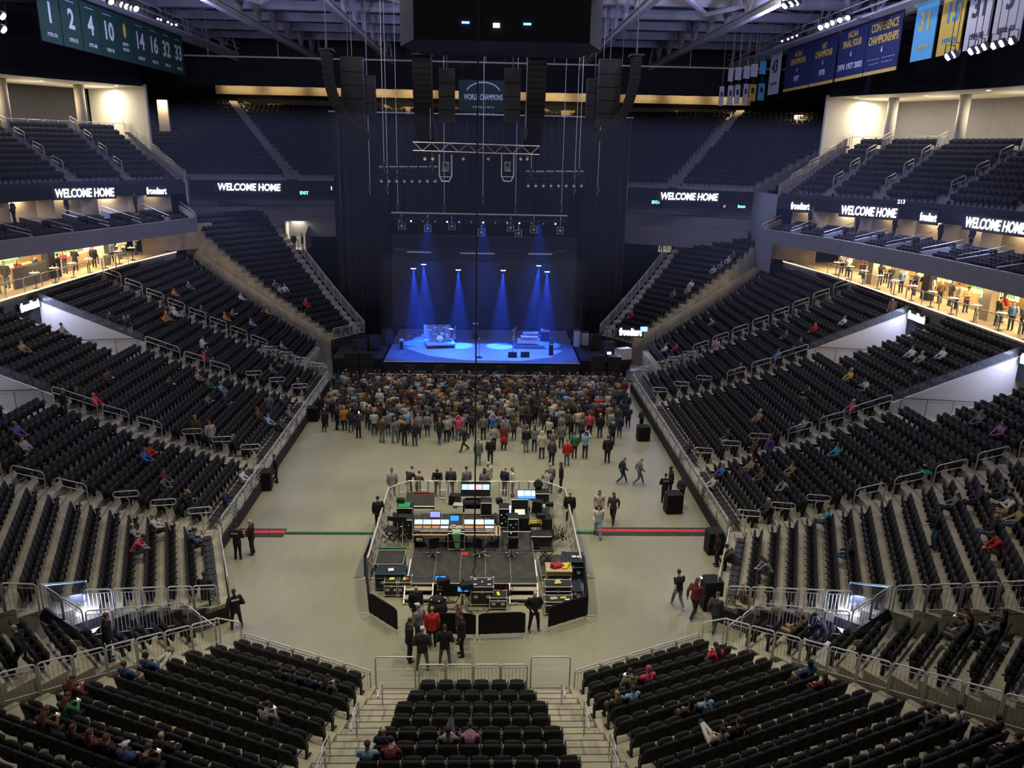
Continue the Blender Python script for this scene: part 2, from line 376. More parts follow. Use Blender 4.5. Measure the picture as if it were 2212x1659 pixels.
    S2b = section('%s wide upper bank behind the floor entrance' % nm, side, Al[:2], Bu[:2], -45, -56.25, -40.3, [(q[0]-d5, q[1]) for q in rb[5:]], rb[14][0]+.85-d5,
                  insf=lambda d: (.1, .15), pitch=.56, front0=.3)
    # end block beside the centre block (67.5 degrees)
    S3 = section('%s near end block' % nm, side, (3.38, 23.6), (8.75, 25.85), -67.5, -79.2, -57.1, r2, 14.1, insf=lambda d: (.03, .03), pitch=.585)
    # concrete strip between that block and the rail
    section('', side, (8.75, 25.85), (9.6, 26.2), -67.5, -57.1, -56.3, r2, 14.1, seatm=False)
r4 = rowsP2(14, .55, .52)
S4 = section('centre near block', 1, (-1.95, 23.75), (1.95, 23.75), -90, -101.3, -78.7, r4, 12.9, insf=lambda d: (0, 0), pitch=.6)
for side in (-1, 1):
    mb = MB()
    for k in range(28):
        d1 = .44*k; d2 = d1+.44; zz = .2+.132*k
        f = lambda q: (1.95+q*.2, 3.42+q*.2)
        (a, b), (a2, b2) = f(d1), f(d2); y1, y2 = 23.75-d1, 23.75-d2
        P = lambda x, y, z: (x*side, y, z)
        mb.quad(P(a, y1, zz), P(b, y1, zz), P(b2, y2, zz), P(a2, y2, zz)); mb.quad(P(a, y1, zz-.132), P(b, y1, zz-.132), P(b, y1, zz), P(a, y1, zz))
    struct('aisle_stair', mb, M_conc)
    mb = MB()
    for k in range(28):
        d1 = .44*k; zz = .2+.132*k; mb.obox(((1.96+d1*.2)*side, 23.75-d1-.015, zz+.002), ((3.41+d1*.2)*side, 23.75-d1-.015, zz+.002), .03, .006)
    mb.build('stair_nosing', M_dark, kind='structure')
    for k in range(4):
        d = 1.4+2.3*k
        for j, off in enumerate((2.72, 3.36)):
            o = handrail('s', ((off+d*.2)*side, 23.75-d-(.9 if j else 0), .2+.3*d), -PI/2, 'curved steel handrail on the %s centre stair, %s up, %s' % (SIDE[side], ORD[k], 'against the outer wall' if j else 'in the middle of the steps'))
# handrails in the side aisles
for side in (-1, 1):
    for a in ('a3', 'a2', 'a1', 'a0'):
        ds = [] if a == 'a0' else [(.75, 'loop'), (2.25, 'loop'), (3.75, 'loop')]
        if a == 'a3': ds += [(5.3+1.6*k, 'u') for k in range(7)]
        elif a == 'a0': ds += [(5.0+1.55*k, 'u') for k in range(8)]
        else: ds += [(5.3, 'u'), (6.9, 'u'), (8.4, 'long')]
        for k, (d, kd) in enumerate(ds):
            th = math.radians(ADIR[a]); p = (side*(12.2+d), AISY[a]+math.tan(th)*d, zP1(d)+.02)
            ang = th if side > 0 else PI-th
            handrail(kd, p, ang, '%s handrail, %s up, in the %s aisle of the %s' % ({'loop': 'hoop-shaped', 'u': 'sloping', 'long': 'long sloping'}[kd], ORD[k], ANAME[a], STAND[side]))
# ---- railings made of panels
def rail_panel(a, b, label, style='bars', h=1.07, group='guard railings', m=None):
    a, b = Vector(a), Vector(b); t = thing('railing_panel', label, 'railing', a, 0, group); d = b-a; m = m or M_steel
    L = d.length; up = Vector((0, 0, 1)); c = min(.09, L*.15)/L
    fr = MB(); fr.tube([(0, 0, 0), up*(h-.1), d*c*.3+up*(h-.03), d*c+up*h, d*(1-c)+up*h, d*(1-c*.3)+up*(h-.03), d+up*(h-.1), d], .030, 5)
    bars = MB()
    if style == 'bars':
        bars.tube([up*(h-.15), d+up*(h-.15)], .016, 4); bars.tube([up*.1, d+up*.1], .016, 4)
        n = max(3, int(L/.13))
        for i in range(1, n): q = d*(i/n); bars.tube([q+up*.1, q+up*(h-.15)], .009, 3)
    elif style == 'mesh':
        for z in (.2, .42, .64, .86): bars.tube([up*z, d+up*z], .012, 3)
        bars.quad(up*.12, d+up*.12, d+up*.9, up*.9); bars.m[-1] = 1
    elif style == 'gate':
        for z in (.1, .3, .5, .68, .86): bars.tube([up*z, d+up*z], .018, 4)
    elif style == 'glass':
        bars.quad(d*.03+up*.1, d*.97+up*.1, d*.97+up*(h-.05), d*.03+up*(h-.05)); bars.m[-1] = 1
    fr.build('frame', m, t, True); bars.build('balusters', [m, M_glass], t)
    return t
def rail_run(pts, L, text_, style='bars', h=1.07, gap=.06, side=1, group='guard railings'):
    k = 0
    for p, q in zip(pts, pts[1:]):
        p = Vector((p[0]*side, p[1], p[2])); q = Vector((q[0]*side, q[1], q[2])); n = max(1, round((q-p).length/L)); g = (q-p).normalized()*gap/2
        for i in range(n):
            a = p.lerp(q, i/n)+g; b = p.lerp(q, (i+1)/n)-g
            rail_panel(a, b, text_ % ORD[k], style, h, group); k += 1
def P2z(d): return .38+.30*d
rail_run([(-1.95, 23.9, .0), (1.95, 23.9, 0)], 1.0, 'steel railing panel in front of the centre near block, %s from the left')
for side in (-1, 1):
    nm = SIDE[side]
    rail_panel((side*2.05, 23.95, 0), (side*3.45, 23.95, 0), 'tall steel gate at the foot of the %s centre stair' % nm, 'gate', 1.35, 'stair gates')
    rail_run([(3.55, 23.55, 0), (8.6, 25.8, 0)], 1.08, 'steel railing panel before the %s near end block, %%s from the centre gate' % nm, side=side)
    rail_panel((side*8.7, 25.85, 0), (side*9.75, 26.15, 0), 'taller open steel gate frame at the outer end of the %s front railing' % nm, 'none', 1.5, 'stair gates')
    pts = [(9.6+.5555*q, 26.2-.8315*q, P2z(q*.98)) for q in (0, 1.2, 2.25, 3.3, 4.35, 5.4, 6.45, 7.5, 8.55, 9.6, 10.7, 11.8)]
    rail_run(pts, 1.3, 'steel railing panel climbing beside the %s near end block, %%s up' % nm, side=side)
    pts = [(11.3+.609*q, 27.2-.793*q, .42+.40*q) for q in (0, .9, 1.8, 2.7, 3.6)]
    rail_run(pts, 1.0, 'railing panel above the %s floor entrance, %%s up, lit blue' % nm, side=side)
    rail_run([(9.75, 26.15, .05), (11.2, 27.2, .35)], 1.0, 'steel railing panel along the foot of the %s near bank, %%s from the gate' % nm, side=side)
    zc = lambda d: zP1(d)
    pts = [(10.25+.763*q, 28.0-.647*q, zP1(q*.955)) for q in (.0, .93, 1.86, 2.79, 3.72, 4.65)]
    rail_run(pts, .9, 'railing panel at the near edge of the %s corner block, %%s from the floor steps' % nm, side=side)
    pts = [(9.93+.763*q, 28.25-.647*q, zP1(q*.955)+.02) for q in (6.4, 7.4, 8.4, 9.4, 10.5)]
    rail_run(pts, 1.0, 'railing panel high on the near edge of the %s corner block, %%s above the tunnel' % nm, side=side)
    # parapet rail down the tunnel side
    rail_run([(13.5, 24.25, 1.95), (14.85, 24.3, 3.0)], .75, 'narrow steel railing panel on the brown tunnel parapet, %s side, %%s up' % nm, side=side)
    rail_panel((side*13.75, 25.2, 2.6), (side*14.85, 24.35, 2.95), 'clear glass rail panel above the %s floor tunnel' % nm, 'glass', 1.0, 'tunnel glass rails')
    # front rail of the retractable stand
    rail_run([(12.14, 34.3, .62), (12.14, 60.4, .62)], 1.85, 'low railing panel along the front of the %s side stand, %%s from near end' % nm, 'mesh', .98, side=side)
    rail_run([(10.15, 29.0, .62), (12.05, 33.7, .62)], 1.7, 'low railing panel before the %s corner deck, %%s from the steps' % nm, 'mesh', .98, side=side)
    pts = [(12.3, 61.0, .7), (13.6, 60.95, 1.15), (14.9, 60.85, 1.65), (16.2, 60.75, 2.1), (17.3, 60.6, 2.55)]
    rail_run(pts, 1.3, 'steel railing panel across the stage end of the %s side stand, %%s up' % nm, side=side)
    for k in range(4):
        handrail('loop', (side*(12.9+1.2*k), 60.2, zP1(.7+1.2*k)), 0 if side > 0 else PI, 'hoop handrail before the stage-end railing of the %s, %s up' % (STAND[side], ORD[k]))
    # diagonal rails
    cF1 = math.cos(math.radians(30)); sF1 = math.sin(math.radians(30))
    pts = [(17.35+q*cF1, 71.4+q*sF1, zP1(5.2+q*cF1)+.05) for q in (-2.6, 0, 1.5, 3, 4.5, 6, 7.5, 9, 10.5, 12)]
    pts[0] = (14.6, 69.7, 1.7)
    rail_run(pts, 1.6, 'railing panel on the diagonal stair beside the %s side block, %%s up' % nm, side=side)
    cF2 = math.cos(math.radians(52)); sF2 = math.sin(math.radians(52))
    zF = lambda d: 2.0+.425*d+.0055*d*d
    pts = [(11.0+q*cF2, 72.2+q*sF2, zF(q*.96)) for q in (0, 1.5, 3, 4.5, 6, 7.5, 9, 10.5, 12, 13.4)]
    rail_run(pts, 1.5, 'railing panel on the stage side of the %s corner stair, %%s up' % nm, side=side)
    rail_run([(13.3, 69.0, 2.0), (11.0, 72.15, 2.0)], 1.1, 'railing panel along the foot of the %s corner block, %%s from the side stand' % nm, side=side)
    # corner-block front wall and retractable undercroft
    mb = MB(); mb.prism([(side*x, y) for x, y in ((13.3, 69.0), (11.0, 72.15), (11.3, 72.4), (13.6, 69.25))], 0, 2.0); struct('trim_1', mb, M_dwall)
    mb = MB(); mb.box((side*12.11, 47.4, .33), (.05, 27.2, .62)); mb.obox((side*10.12, 28.9, .33), (side*12.1, 33.95, .33), .05, .62); struct('trim_2', mb, M_skirt)
    mb = MB(); a, b = (9.93, 28.25), (14.1, 24.72)
    for i in range(6):
        t0, t1 = i/6, (i+1)/6; p = Vector((a[0]+(b[0]-a[0])*t0, a[1]+(b[1]-a[1])*t0, 0)); q = Vector((a[0]+(b[0]-a[0])*t1, a[1]+(b[1]-a[1])*t1, 0)); z = zP1(5.1*t0*.96)
        mb.quad((p.x*side, p.y-.02, 0), (q.x*side, q.y-.02, 0), (q.x*side, q.y-.02, z-.02), (p.x*side, p.y-.02, z-.02))
    struct('trim_3', mb, M_skirt)
    # tunnel below the near corner: back wall, parapet, lit header
    mb = MB(); mb.prism([(side*x, y) for x, y in ((13.5, 24.2), (14.9, 24.35), (14.9, 24.23), (13.5, 24.08))], 0, 1.9); struct('wall_tunnel', mb, M_wallw)
    mb = MB(); mb.obox((side*13.5, 24.18, 1.85), (side*14.9, 24.3, 2.9), .1, .5); struct('trim_4', mb, M_dark)
    mb = MB(); mb.quad(*[(side*x, y, 1.75) for x, y in ((13.55, 24.4), (14.9, 24.3), (14.3, 24.95), (13.5, 25.25))]); struct('trim_5', mb, M_wallw)
    t = thing('led_strip_sign', 'thin glowing blue-white strip on the header of the %s floor tunnel' % nm, 'sign', (side*14.3, 24.8, 3.6), 0, 'tunnel header signs')
    s = MB(); s.obox((-side*.55, .42, -.02), (side*.5, -.42, .3), .03, .03); s.build('light_strip', E_ledb, t)
    lamp('AREA', (side*13.9, 24.9, 2.6), 50, BLUEW, .8, aim=(side*12.0, 26.8, 1.3), sy=.3); lamp('AREA', (side*13.9, 24.9, 3.2), 18, BLUEW, .5, aim=(side*14.0, 24.6, 1.5), sy=.3)
    # vomitories in the side aisles
    for a in ('a1', 'a2'):
        th = math.radians(ADIR[a]); yc = lambda d: AISY[a]+math.tan(th)*d; zf = zP1(VD0)-.15; W = .2; V = -2.52
        mb = MB(); Pq = lambda d, w, z: (side*(12.2+d), yc(d)+w, z)
        mb.quad(Pq(VD0, V, zf), Pq(VD0, W, zf), Pq(VD1+3, W, zf), Pq(VD1+3, V, zf)); struct('ramp', mb, M_conc)
        for w in (V, W):
            hh = .45 if w > 0 else .05; mb = MB(); v = [Pq(VD0, w, zf-.3), Pq(VD1, w, zf-.3), Pq(VD1, w, zP1(VD1)+hh), Pq(VD0, w, zP1(VD0)+hh)]; v2 = [(x, y+(.14 if w > 0 else -.14), z) for x, y, z in v]
            mb.add(v+v2, [(0, 1, 2, 3), (7, 6, 5, 4), (3, 2, 6, 7), (0, 3, 7, 4), (1, 5, 6, 2)]); struct('wall_ramp', mb, M_wallw)
            if w < 0: continue
            mb = MB(); mb.tube([Pq(VD0+.1, w-.1*(1 if w > 0 else -1), zf+.95), Pq(VD1-.2, w-.1*(1 if w > 0 else -1), zf+.95)], .025, 5)
            for q in range(5): d = VD0+.4+1.35*q; mb.tube([Pq(d, w-.1*(1 if w > 0 else -1), zf), Pq(d, w-.1*(1 if w > 0 else -1), zf+.95)], .016, 4)
            mb.build('ramp_handrail', M_dark, label='dark handrail on the %s wall of the %s ramp in the %s' % ('far' if w > 0 else 'near', ANAME[a], STAND[side]), cat='handrail')
            b = MB(); b.tube([Pq(VD0, w, zP1(VD0)+1.05), Pq(VD1, w, zP1(VD1)+1.05)], .02, 4); b.quad(Pq(VD0, w, zP1(VD0)+.45), Pq(VD1, w, zP1(VD1)+.45), Pq(VD1, w, zP1(VD1)+1.03), Pq(VD0, w, zP1(VD0)+1.03)); b.m[-1] = 1
            b.build('glass_guard', [M_dark, M_glass], label='dark glass guard on the %s side of the %s ramp in the %s' % ('far' if w > 0 else 'near', ANAME[a], STAND[side]), cat='railing')
        mb = MB(); zt = zP1(VD1)
        v = [Pq(VD1, V, zf+2.3), Pq(VD1, W, zf+2.3), Pq(VD1, W, zt+.7), Pq(VD1, V, zt+.7)]; mb.quad(*v); struct('wall_header', mb, M_dwall)
        t = thing('led_sign', 'glaring white LED message sign over the %s ramp tunnel in the %s' % (ANAME[a], STAND[side]), 'sign', Pq(VD1-.14, -1.15, zt+.42), 0, 'ramp tunnel signs')
        s = MB(); s.box((side*.06, 0, 0), (.1, 2.3, .62)); s.build('housing', M_black, t)
        text('froedtert', .62, E_led, t, frame_xy((-side*.02, 0, 0), (0, -side, 0)), bold=.06, width=2.1)
        lamp('AREA', Pq(VD1-.4, -1.1, zt+.4), 110, BLUEW, 1.6, aim=Pq(VD1-4, .2, zf+.8), sy=.3)
# ------------------------------------------------------------------ club level, suites, ribbon boards, upper deck
def off(pts, d):      # offset a plan polyline outwards (to its right-hand side when walking away from the camera)
    out = []
    for i, p in enumerate(pts):
        a = Vector(pts[max(i-1, 0)]); b = Vector(pts[min(i+1, len(pts)-1)]); t = (b-a).normalized(); out.append((p[0]+t.y*d, p[1]-t.x*d))
    return out
def band(name, side, A, B, za, zb, m, **kw):      # surface between two polylines
    mb = MB()
    for i in range(len(A)-1):
        mb.quad((A[i][0]*side, A[i][1], za), (A[i+1][0]*side, A[i+1][1], za), (B[i+1][0]*side, B[i+1][1], zb), (B[i][0]*side, B[i][1], zb))
    return struct(name, mb, m, **kw)
def resample(pts, n):
    P = [Vector(p) for p in pts]; L = [0]
    for a, b in zip(P, P[1:]): L.append(L[-1]+(b-a).length)
    out = []
    for k in range(n):
        s = L[-1]*k/(n-1); i = max(j for j in range(len(L)) if L[j] <= s+1e-9); i = min(i, len(P)-2)
        q = P[i].lerp(P[i+1], (s-L[i])/(L[i+1]-L[i])); out.append((q.x, q.y))
    return out
SLAB = {1: [(29.6, 30), (29.3, 40.7), (28.5, 49.8), (26.7, 59.6), (23.6, 67.4)], -1: [(30.4, 32), (30.3, 42), (29.8, 49.7), (27.2, 58.1), (24.4, 69.0)]}
RIB = {1: [(35.8, 30), (35.6, 42), (35.0, 52.5), (33.8, 59.8), (31.6, 65), (29, 68.8), (26.8, 73)], -1: [(38.2, 32), (37.8, 50), (36.6, 62), (34.4, 70), (31.6, 74.2), (28.6, 78.5)]}
FRIB = {1: [(26.6, 79.2), (19.4, 83.4), (9.5, 87.9)], -1: [(30, 83.4), (20.4, 86.8), (9.5, 88)]}
AI = {1: 50, -1: 53}
for side in (-1, 1):
    nm = SIDE[side]
    SL = resample(SLAB[side], 17); RB = resample(RIB[side], 17)
    # concourse floor behind the side stand and its lit bars
    CF = [(29.9, 30), (29.9, 44), (29.7, 56), (29.4, 66), (28.4, 74)]; CF = resample(CF, 12); CB = off(CF, 5.5)
    band('floor_concourse', side, CF, off(CF, 9), 8.95, 8.95, M_tan); band('trim_6', side, CF, CF, 7.6, 9.0, M_midwall)
    band('wall_concourse', side, CB, CB, 8.95, 11.6, M_tan); band('ceiling_concourse', side, off(SL, .1), off(SL, 9), 11.45, 11.45, M_wallw)
    # warm area lamps under the concourse ceiling, aimed down at its floor
    for k in range(1, 11):
        a = Vector(CF[k-1]); b = Vector(CF[k]); c = (a+b)/2
        if c.y > 38:
            lamp('AREA', ((c.x+2.2)*side, c.y, 11.35), 300 if side > 0 else (330 if c.y > 55 else 170), GOLD, 2.2, aim=((c.x+2.0)*side, c.y, 8.9), sy=2.2)
    for k, (x, y) in enumerate(resample([(30.0, 40), (29.9, 50), (29.6, 60), (29.2, 66)], 14)):
        x2, y2 = resample([(30.0, 40), (29.9, 50), (29.6, 60), (29.2, 66)], 14)[min(k+1, 13)]
        if k < 13: rail_panel((x*side, y, 8.97), (x2*side, y2-.08, 8.97), 'glass and steel guard along the %s concourse edge, %s from the camera' % (nm, ORD[k]), 'glass', 1.0, 'concourse edge guards')
    mb = MB(); [mb.obox((p[0]*side-.05*side, p[1], 9.02), (q[0]*side-.05*side, q[1], 9.02), .05, .07) for p, q in zip(CF, CF[1:]) if q[1] > 40]; mb.build('edge_light', emis('cove_light', (1, .80, .38), 3.2), label='glowing warm strip along the edge of the %s concourse' % nm, cat='light strip')
    # bars and counters, columns
    for k, (y, w, mm) in enumerate(((44, 4, M_wood), (51, 5, E_bar), (58.5, 5, E_bar), (66, 4.5, E_mural)) if side > 0 else ((50, 3, M_wood), (57, 4, E_bar), (63.5, 5, E_bar), (70, 4.5, E_mural))):
        x = 34.4 if y < 60 else 33.6
        if mm is E_mural:
            t = thing('lit_mural', 'lit white wall mural with curved dark artwork at the stage end of the %s concourse' % nm, 'mural', (side*x, y, 10.3), 0)
            m = MB(); m.box((0, 0, 0), (.1, w, 2.3)); m.build('light_box', E_mural, t)
            m = MB(); xx = -side*.07
            for s, pts in enumerate((((-1.4, -.6), (-.6, .2), (.5, .3), (1.4, .8)), ((-1.2, -.1), (-.3, -.4), (.9, -.2)), ((.1, .8), (.4, .4), (1.1, .5)))):
                m.tube([(xx, p*side*-1, q) for p, q in pts], .09, 5)
            m.build('artwork', M_red if side < 0 else M_dark, t)
        else:
            t = thing('bar_counter', 'lit bar counter on the %s concourse, %s from the camera' % (nm, ORD[k]), 'bar', (side*(x-1.3), y, 8.97), 0, 'concourse bars')
            m = MB(); m.box((0, 0, .55), (.6, w, 1.1)); m.build('counter', M_wood, t)
            m = MB(); m.box((side*1.0, 0, 1.5), (.1, w, 1.1)); m.build('back_bar', mm, t)
            m = MB(); m.box((side*.9, 0, 2.4), (.2, w, .4)); m.build('header', M_red if (side < 0 and k > 1) else M_wood, t)
            m = MB(); [m.cyl((side*.8, -w/2+.2+.25*i, 1.1), .05, .28, 6) for i in range(int(w/.25))]; m.build('bottles', M_green, t)
    for k, y in enumerate((41, 47.5, 54.5, 61.5)):
        m = MB(); m.box((side*(31.6 if y < 60 else 30.9), y+(4 if side < 0 else 0), 10.2), (.5, .9, 2.6)); struct('pillar', m, M_wall if k % 2 else M_dwall)
    # club balcony: curved fascia, floor and three seat rows
    band('trim_7', side, SL, SL, 11.45, 12.6, M_fas); band('trim_8', side, SL, off(SL, .35), 11.45, 11.45, M_fas); band('trim_9', side, SL, off(SL, .25), 12.6, 12.6, M_fas)
    cap = [Vector((SL[-1][0]*side, SL[-1][1], 0)), Vector((RB[-1][0]*side, RB[-1][1], 0))]
    m = MB(); a, b = cap; m.quad((a.x, a.y, 11.45), (b.x, b.y, 11.45), (b.x, b.y, 13.3), (a.x, a.y, 12.75)); struct('trim_10', m, M_fas)
    for k in range(4):
        o1 = .25+1.15*k; z = 11.95+.18*k
        A_, B_ = off(SL, o1), off(SL, o1+1.15)
        if k == 3: B_ = [(r[0]+1.8*.9, r[1]) for r in RB]
        band('floor_balcony', side, A_, B_, z, z, M_fas); band('trim_11', side, A_, A_, z-.18, z, M_fas)
    # balcony blocks: dividers, seats, back walls lit by area lamps
    NB = 11
    Pf = resample(SLAB[side], NB*2+1); Pb = resample([(r[0]+1.5, r[1]) for r in RIB[side]], NB*2+1)
    for b in range(NB):
        f0 = Vector(Pf[2*b]); f1 = Vector(Pf[2*b+2]); g0 = Vector(Pb[2*b]); g1 = Vector(Pb[2*b+2])
        if f1.y < 36: continue
        p = f1.lerp(g1, .04); q = f1.lerp(g1, .62)
        t = thing('suite_divider', 'sloping divider between balcony boxes, %s from the near end, %s side' % (ORD[b], nm), 'divider', (p.x*side, p.y, 12.2), 0, 'suite dividers')
        m = MB(); d = Vector(((q-p).x*side, (q-p).y, 0)); m.obox(Vector((0, 0, .3)), d+Vector((0, 0, .72)), .22, .45); m.build('panel', M_fas, t)
        m = MB(); m.tube([Vector((0, 0, .75)), d*.5+Vector((0, 0, 1.0)), d+Vector((0, 0, 1.3))], .025, 5); m.build('handrail', M_steel, t)
        for r in range(3):
            n = 6; d0 = 1.0+1.15*r
            u = (f1-f0).normalized(); nn = Vector((u.y, -u.x))
            L_ = (f1-f0).length-1.2
            for i in range(n):
                s = f0+u*(.75+L_*(i+.5)/n)+nn*d0
                rz = math.atan2(nn.x*side, -nn.y)
                SEATS.append(dict(p=Vector((s.x*side, s.y, 11.95+.18*r)), rz=rz, sec='', side=side, row=r, i=i, n=n, pitch=.6))
        # back wall, side wall and the warm area lamp that lights them
        w0, w1 = g0, g1
        m = MB(); m.quad((w0.x*side, w0.y, 12.3), (w1.x*side, w1.y, 12.3), (w1.x*side, w1.y, 14.6), (w0.x*side, w0.y, 14.6)); struct('wall_suite', m, M_wall if b % 3 else M_wallw)
        m = MB(); a = w0; c = w0-Vector((1.5, 0)); m.quad((a.x*side, a.y, 12.3), (c.x*side, c.y, 12.3), (c.x*side, c.y, 14.4), (a.x*side, a.y, 14.4)); struct('wall_suite', m, M_wallw)
        c = w0.lerp(w1, .5)
        if f1.y > 40: lamp('AREA', ((c.x-.5)*side, c.y, 14.25), 42 if b % 2 else 20, GOLD, 1.2, aim=((c.x+.2)*side, c.y, 13.2), sy=.4)
    # ribbon board
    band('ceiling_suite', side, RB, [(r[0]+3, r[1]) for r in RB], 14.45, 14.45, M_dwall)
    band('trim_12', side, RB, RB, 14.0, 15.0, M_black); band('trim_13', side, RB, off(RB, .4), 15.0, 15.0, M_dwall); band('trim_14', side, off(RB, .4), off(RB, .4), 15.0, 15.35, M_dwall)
    FR = resample(FRIB[side], 7)
    band('trim_15', side, FR, FR, 13.9, 15.1, M_black); band('trim_16', side, FR, off(FR, .3), 15.1, 15.1, M_dwall)
    FW = off(FR, 1.5); band('wall_far_suite', side, FR, FR, 11.3, 12.4, M_midwall); band('floor_balcony', side, FR, off(FR, 3), 12.4, 12.4, M_midwall)
    band('wall_far_suite', side, off(FR, 2.0), off(FR, 2.0), 12.4, 14.4, M_midwall); band('wall_far_suite', side, off(FR, -.6), off(FR, -.6), 9.3, 11.35, M_midwall); band('trim_17', side, off(FR, -.6), FR, 11.35, 11.35, M_midwall)
    m = MB(); a = Vector(RIB[side][-1]); b = Vector(FRIB[side][0]); m.quad((a.x*side, a.y, 8), (b.x*side, b.y, 8), (b.x*side, b.y, 15.2), (a.x*side, a.y, 15.2)); struct('wall_corner', m, M_midwall)
    m = MB(); m.quad((31*side, 73, 8.9), (26.6*side, 79, 8.9), (26.6*side, 79, 11.3), (31*side, 73, 11.3)); struct('wall_corner', m, M_tan)
    # upper deck terraces
    nr = 10
    for i in range(len(RIB[side])-1):
        a, b = Vector(RIB[side][i]), Vector(RIB[side][i+1]); t = (b-a).normalized(); n = Vector((t.y, -t.x)); ang = math.degrees(math.atan2(n.y, n.x))
        def bis(j):
            if j <= 0 or j >= len(RIB[side])-1: return ang
            p, q, r = [Vector(v) for v in RIB[side][j-1:j+2]]; t1 = (q-p).normalized(); t2 = (r-q).normalized(); nn = Vector((t1.y+t2.y, -t1.x-t2.x)); return math.degrees(math.atan2(nn.y, nn.x))
        last = i == len(RIB[side])-2
        a2, b2 = a+n*.5, b+n*.5
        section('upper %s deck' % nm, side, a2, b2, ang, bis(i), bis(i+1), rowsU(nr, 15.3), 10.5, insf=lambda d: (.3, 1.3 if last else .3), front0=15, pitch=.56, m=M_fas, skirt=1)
        # aisle strip over the joint
        nb = vec(bis(i+1)); th = math.degrees(math.atan2(nb.y, nb.x))
        for k in range(4):
            p = b2+Vector(nb[:2])*(1+2.1*k)
            handrail('u', (p.x*side, p.y, 15.3+.55*(1+2.1*k)), math.atan2(nb.y, nb.x*side), 'steel handrail in the %s upper-deck aisle, %s, %s up' % (ORD[i], STAND[side], ORD[k]))
            m = MB()
        m = MB(); e = Vector(nb[:2]); w = Vector((-e.y, e.x))
        for k in range(20):
            d = .41*k; z = 15.32+.225*k; P = [b2+e*d-w*.42, b2+e*d+w*.42, b2+e*(d+.41)+w*.42, b2+e*(d+.41)-w*.42]
            if last: P = [q-w*-.9 if False else q for q in P]
            m.quad(*[(q.x*side, q.y, z) for q in P]); m.quad((P[0].x*side, P[0].y, z-.225), (P[1].x*side, P[1].y, z-.225), (P[1].x*side, P[1].y, z), (P[0].x*side, P[0].y, z))
        struct('aisle_stair', m, M_fas)
    # end parapet, concourse behind the upper deck, lit soffit and white end wall
    E0 = Vector(RIB[side][-1]); nL = vec(bis(99)); n2 = Vector(nL[:2])
    t_ = Vector((-n2.y, n2.x))*.2
    e0 = E0+n2*.4+t_; e1 = E0+n2*8.7+t_; e2 = E0+n2*15+t_
    m = MB(); Q = lambda p, z: (p.x*side, p.y, z)
    m.add([Q(e0, 14.5), Q(e1, 14.5), Q(e1, 20.4), Q(e0, 16.1), Q(e0+t_, 14.5), Q(e1+t_, 14.5), Q(e1+t_, 20.4), Q(e0+t_, 16.1)], [(0, 1, 2, 3), (7, 6, 5, 4), (3, 2, 6, 7), (0, 3, 7, 4)]); struct('wall_parapet', m, M_fas)
    em = E0+n2*5.2+t_
    m = MB(); m.quad(Q(em, 15), Q(e2, 15), Q(e2, 24), Q(em, 24)); m.quad(Q(em+t_, 15), Q(e2+t_, 15), Q(e2+t_, 24), Q(em+t_, 24)); m.quad(Q(em, 15), Q(em+t_, 15), Q(em+t_, 24), Q(em, 24)); struct('wall_white', m, M_wallw)
    UB = off(RIB[side], 8.7); UC = off(RIB[side], 15)
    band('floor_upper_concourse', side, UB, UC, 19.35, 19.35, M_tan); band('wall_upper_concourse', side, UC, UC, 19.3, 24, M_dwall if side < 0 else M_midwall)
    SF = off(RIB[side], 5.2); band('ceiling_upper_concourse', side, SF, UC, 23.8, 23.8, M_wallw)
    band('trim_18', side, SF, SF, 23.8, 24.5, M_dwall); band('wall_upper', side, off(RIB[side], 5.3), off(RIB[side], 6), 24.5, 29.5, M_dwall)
    pts = [(x, y, 19.37) for x, y in UB][-3:]
    rail_run(pts, 1.5, 'glass guard along the %s upper concourse, %%s from the camera' % nm, 'glass', 1.05, side=side, group='upper concourse guards')
    for k, f in enumerate((.72, .86, .97)):
        c = Vector(resample(off(RIB[side], 10.5), 101)[int(100*f)]); lamp('AREA', (c.x*side, c.y, 23.6), 420, WARM, 3, aim=(c.x*side, c.y, 19), sy=3); lamp('POINT', (c.x*side, c.y, 21.8), 170, WARM, .25)  # point lamps hang in mid-air, added to brighten soffit and walls
        dn = resample(off(RIB[side], 7+2*(k % 2)), 101)[int(100*f)]
        o = thing('downlight', 'small round downlight in the white soffit over the %s upper deck, %s along' % (nm, ORD[k]), 'ceiling light', (dn[0]*side, dn[1], 23.74), 0, 'soffit downlights')
        m = MB(); m.cyl((0, 0, -.03), .14, .06, 10); m.build('lens', E_warm, o); m = MB(); m.cyl((0, 0, -.05), .18, .05, 10); m.build('trim_ring', M_white, o)
    for k, f in enumerate((.80, .93)):
        c = resample(off(RIB[side], 9.6), 101)[int(100*f)]; m = MB(); m.cyl((c[0]*side, c[1], 19.3), .45, 4.6, 14); struct('pillar', m, M_wall if side < 0 else M_wallw, smooth=True)
    # far corner upper deck
    fr = FRIB[side]
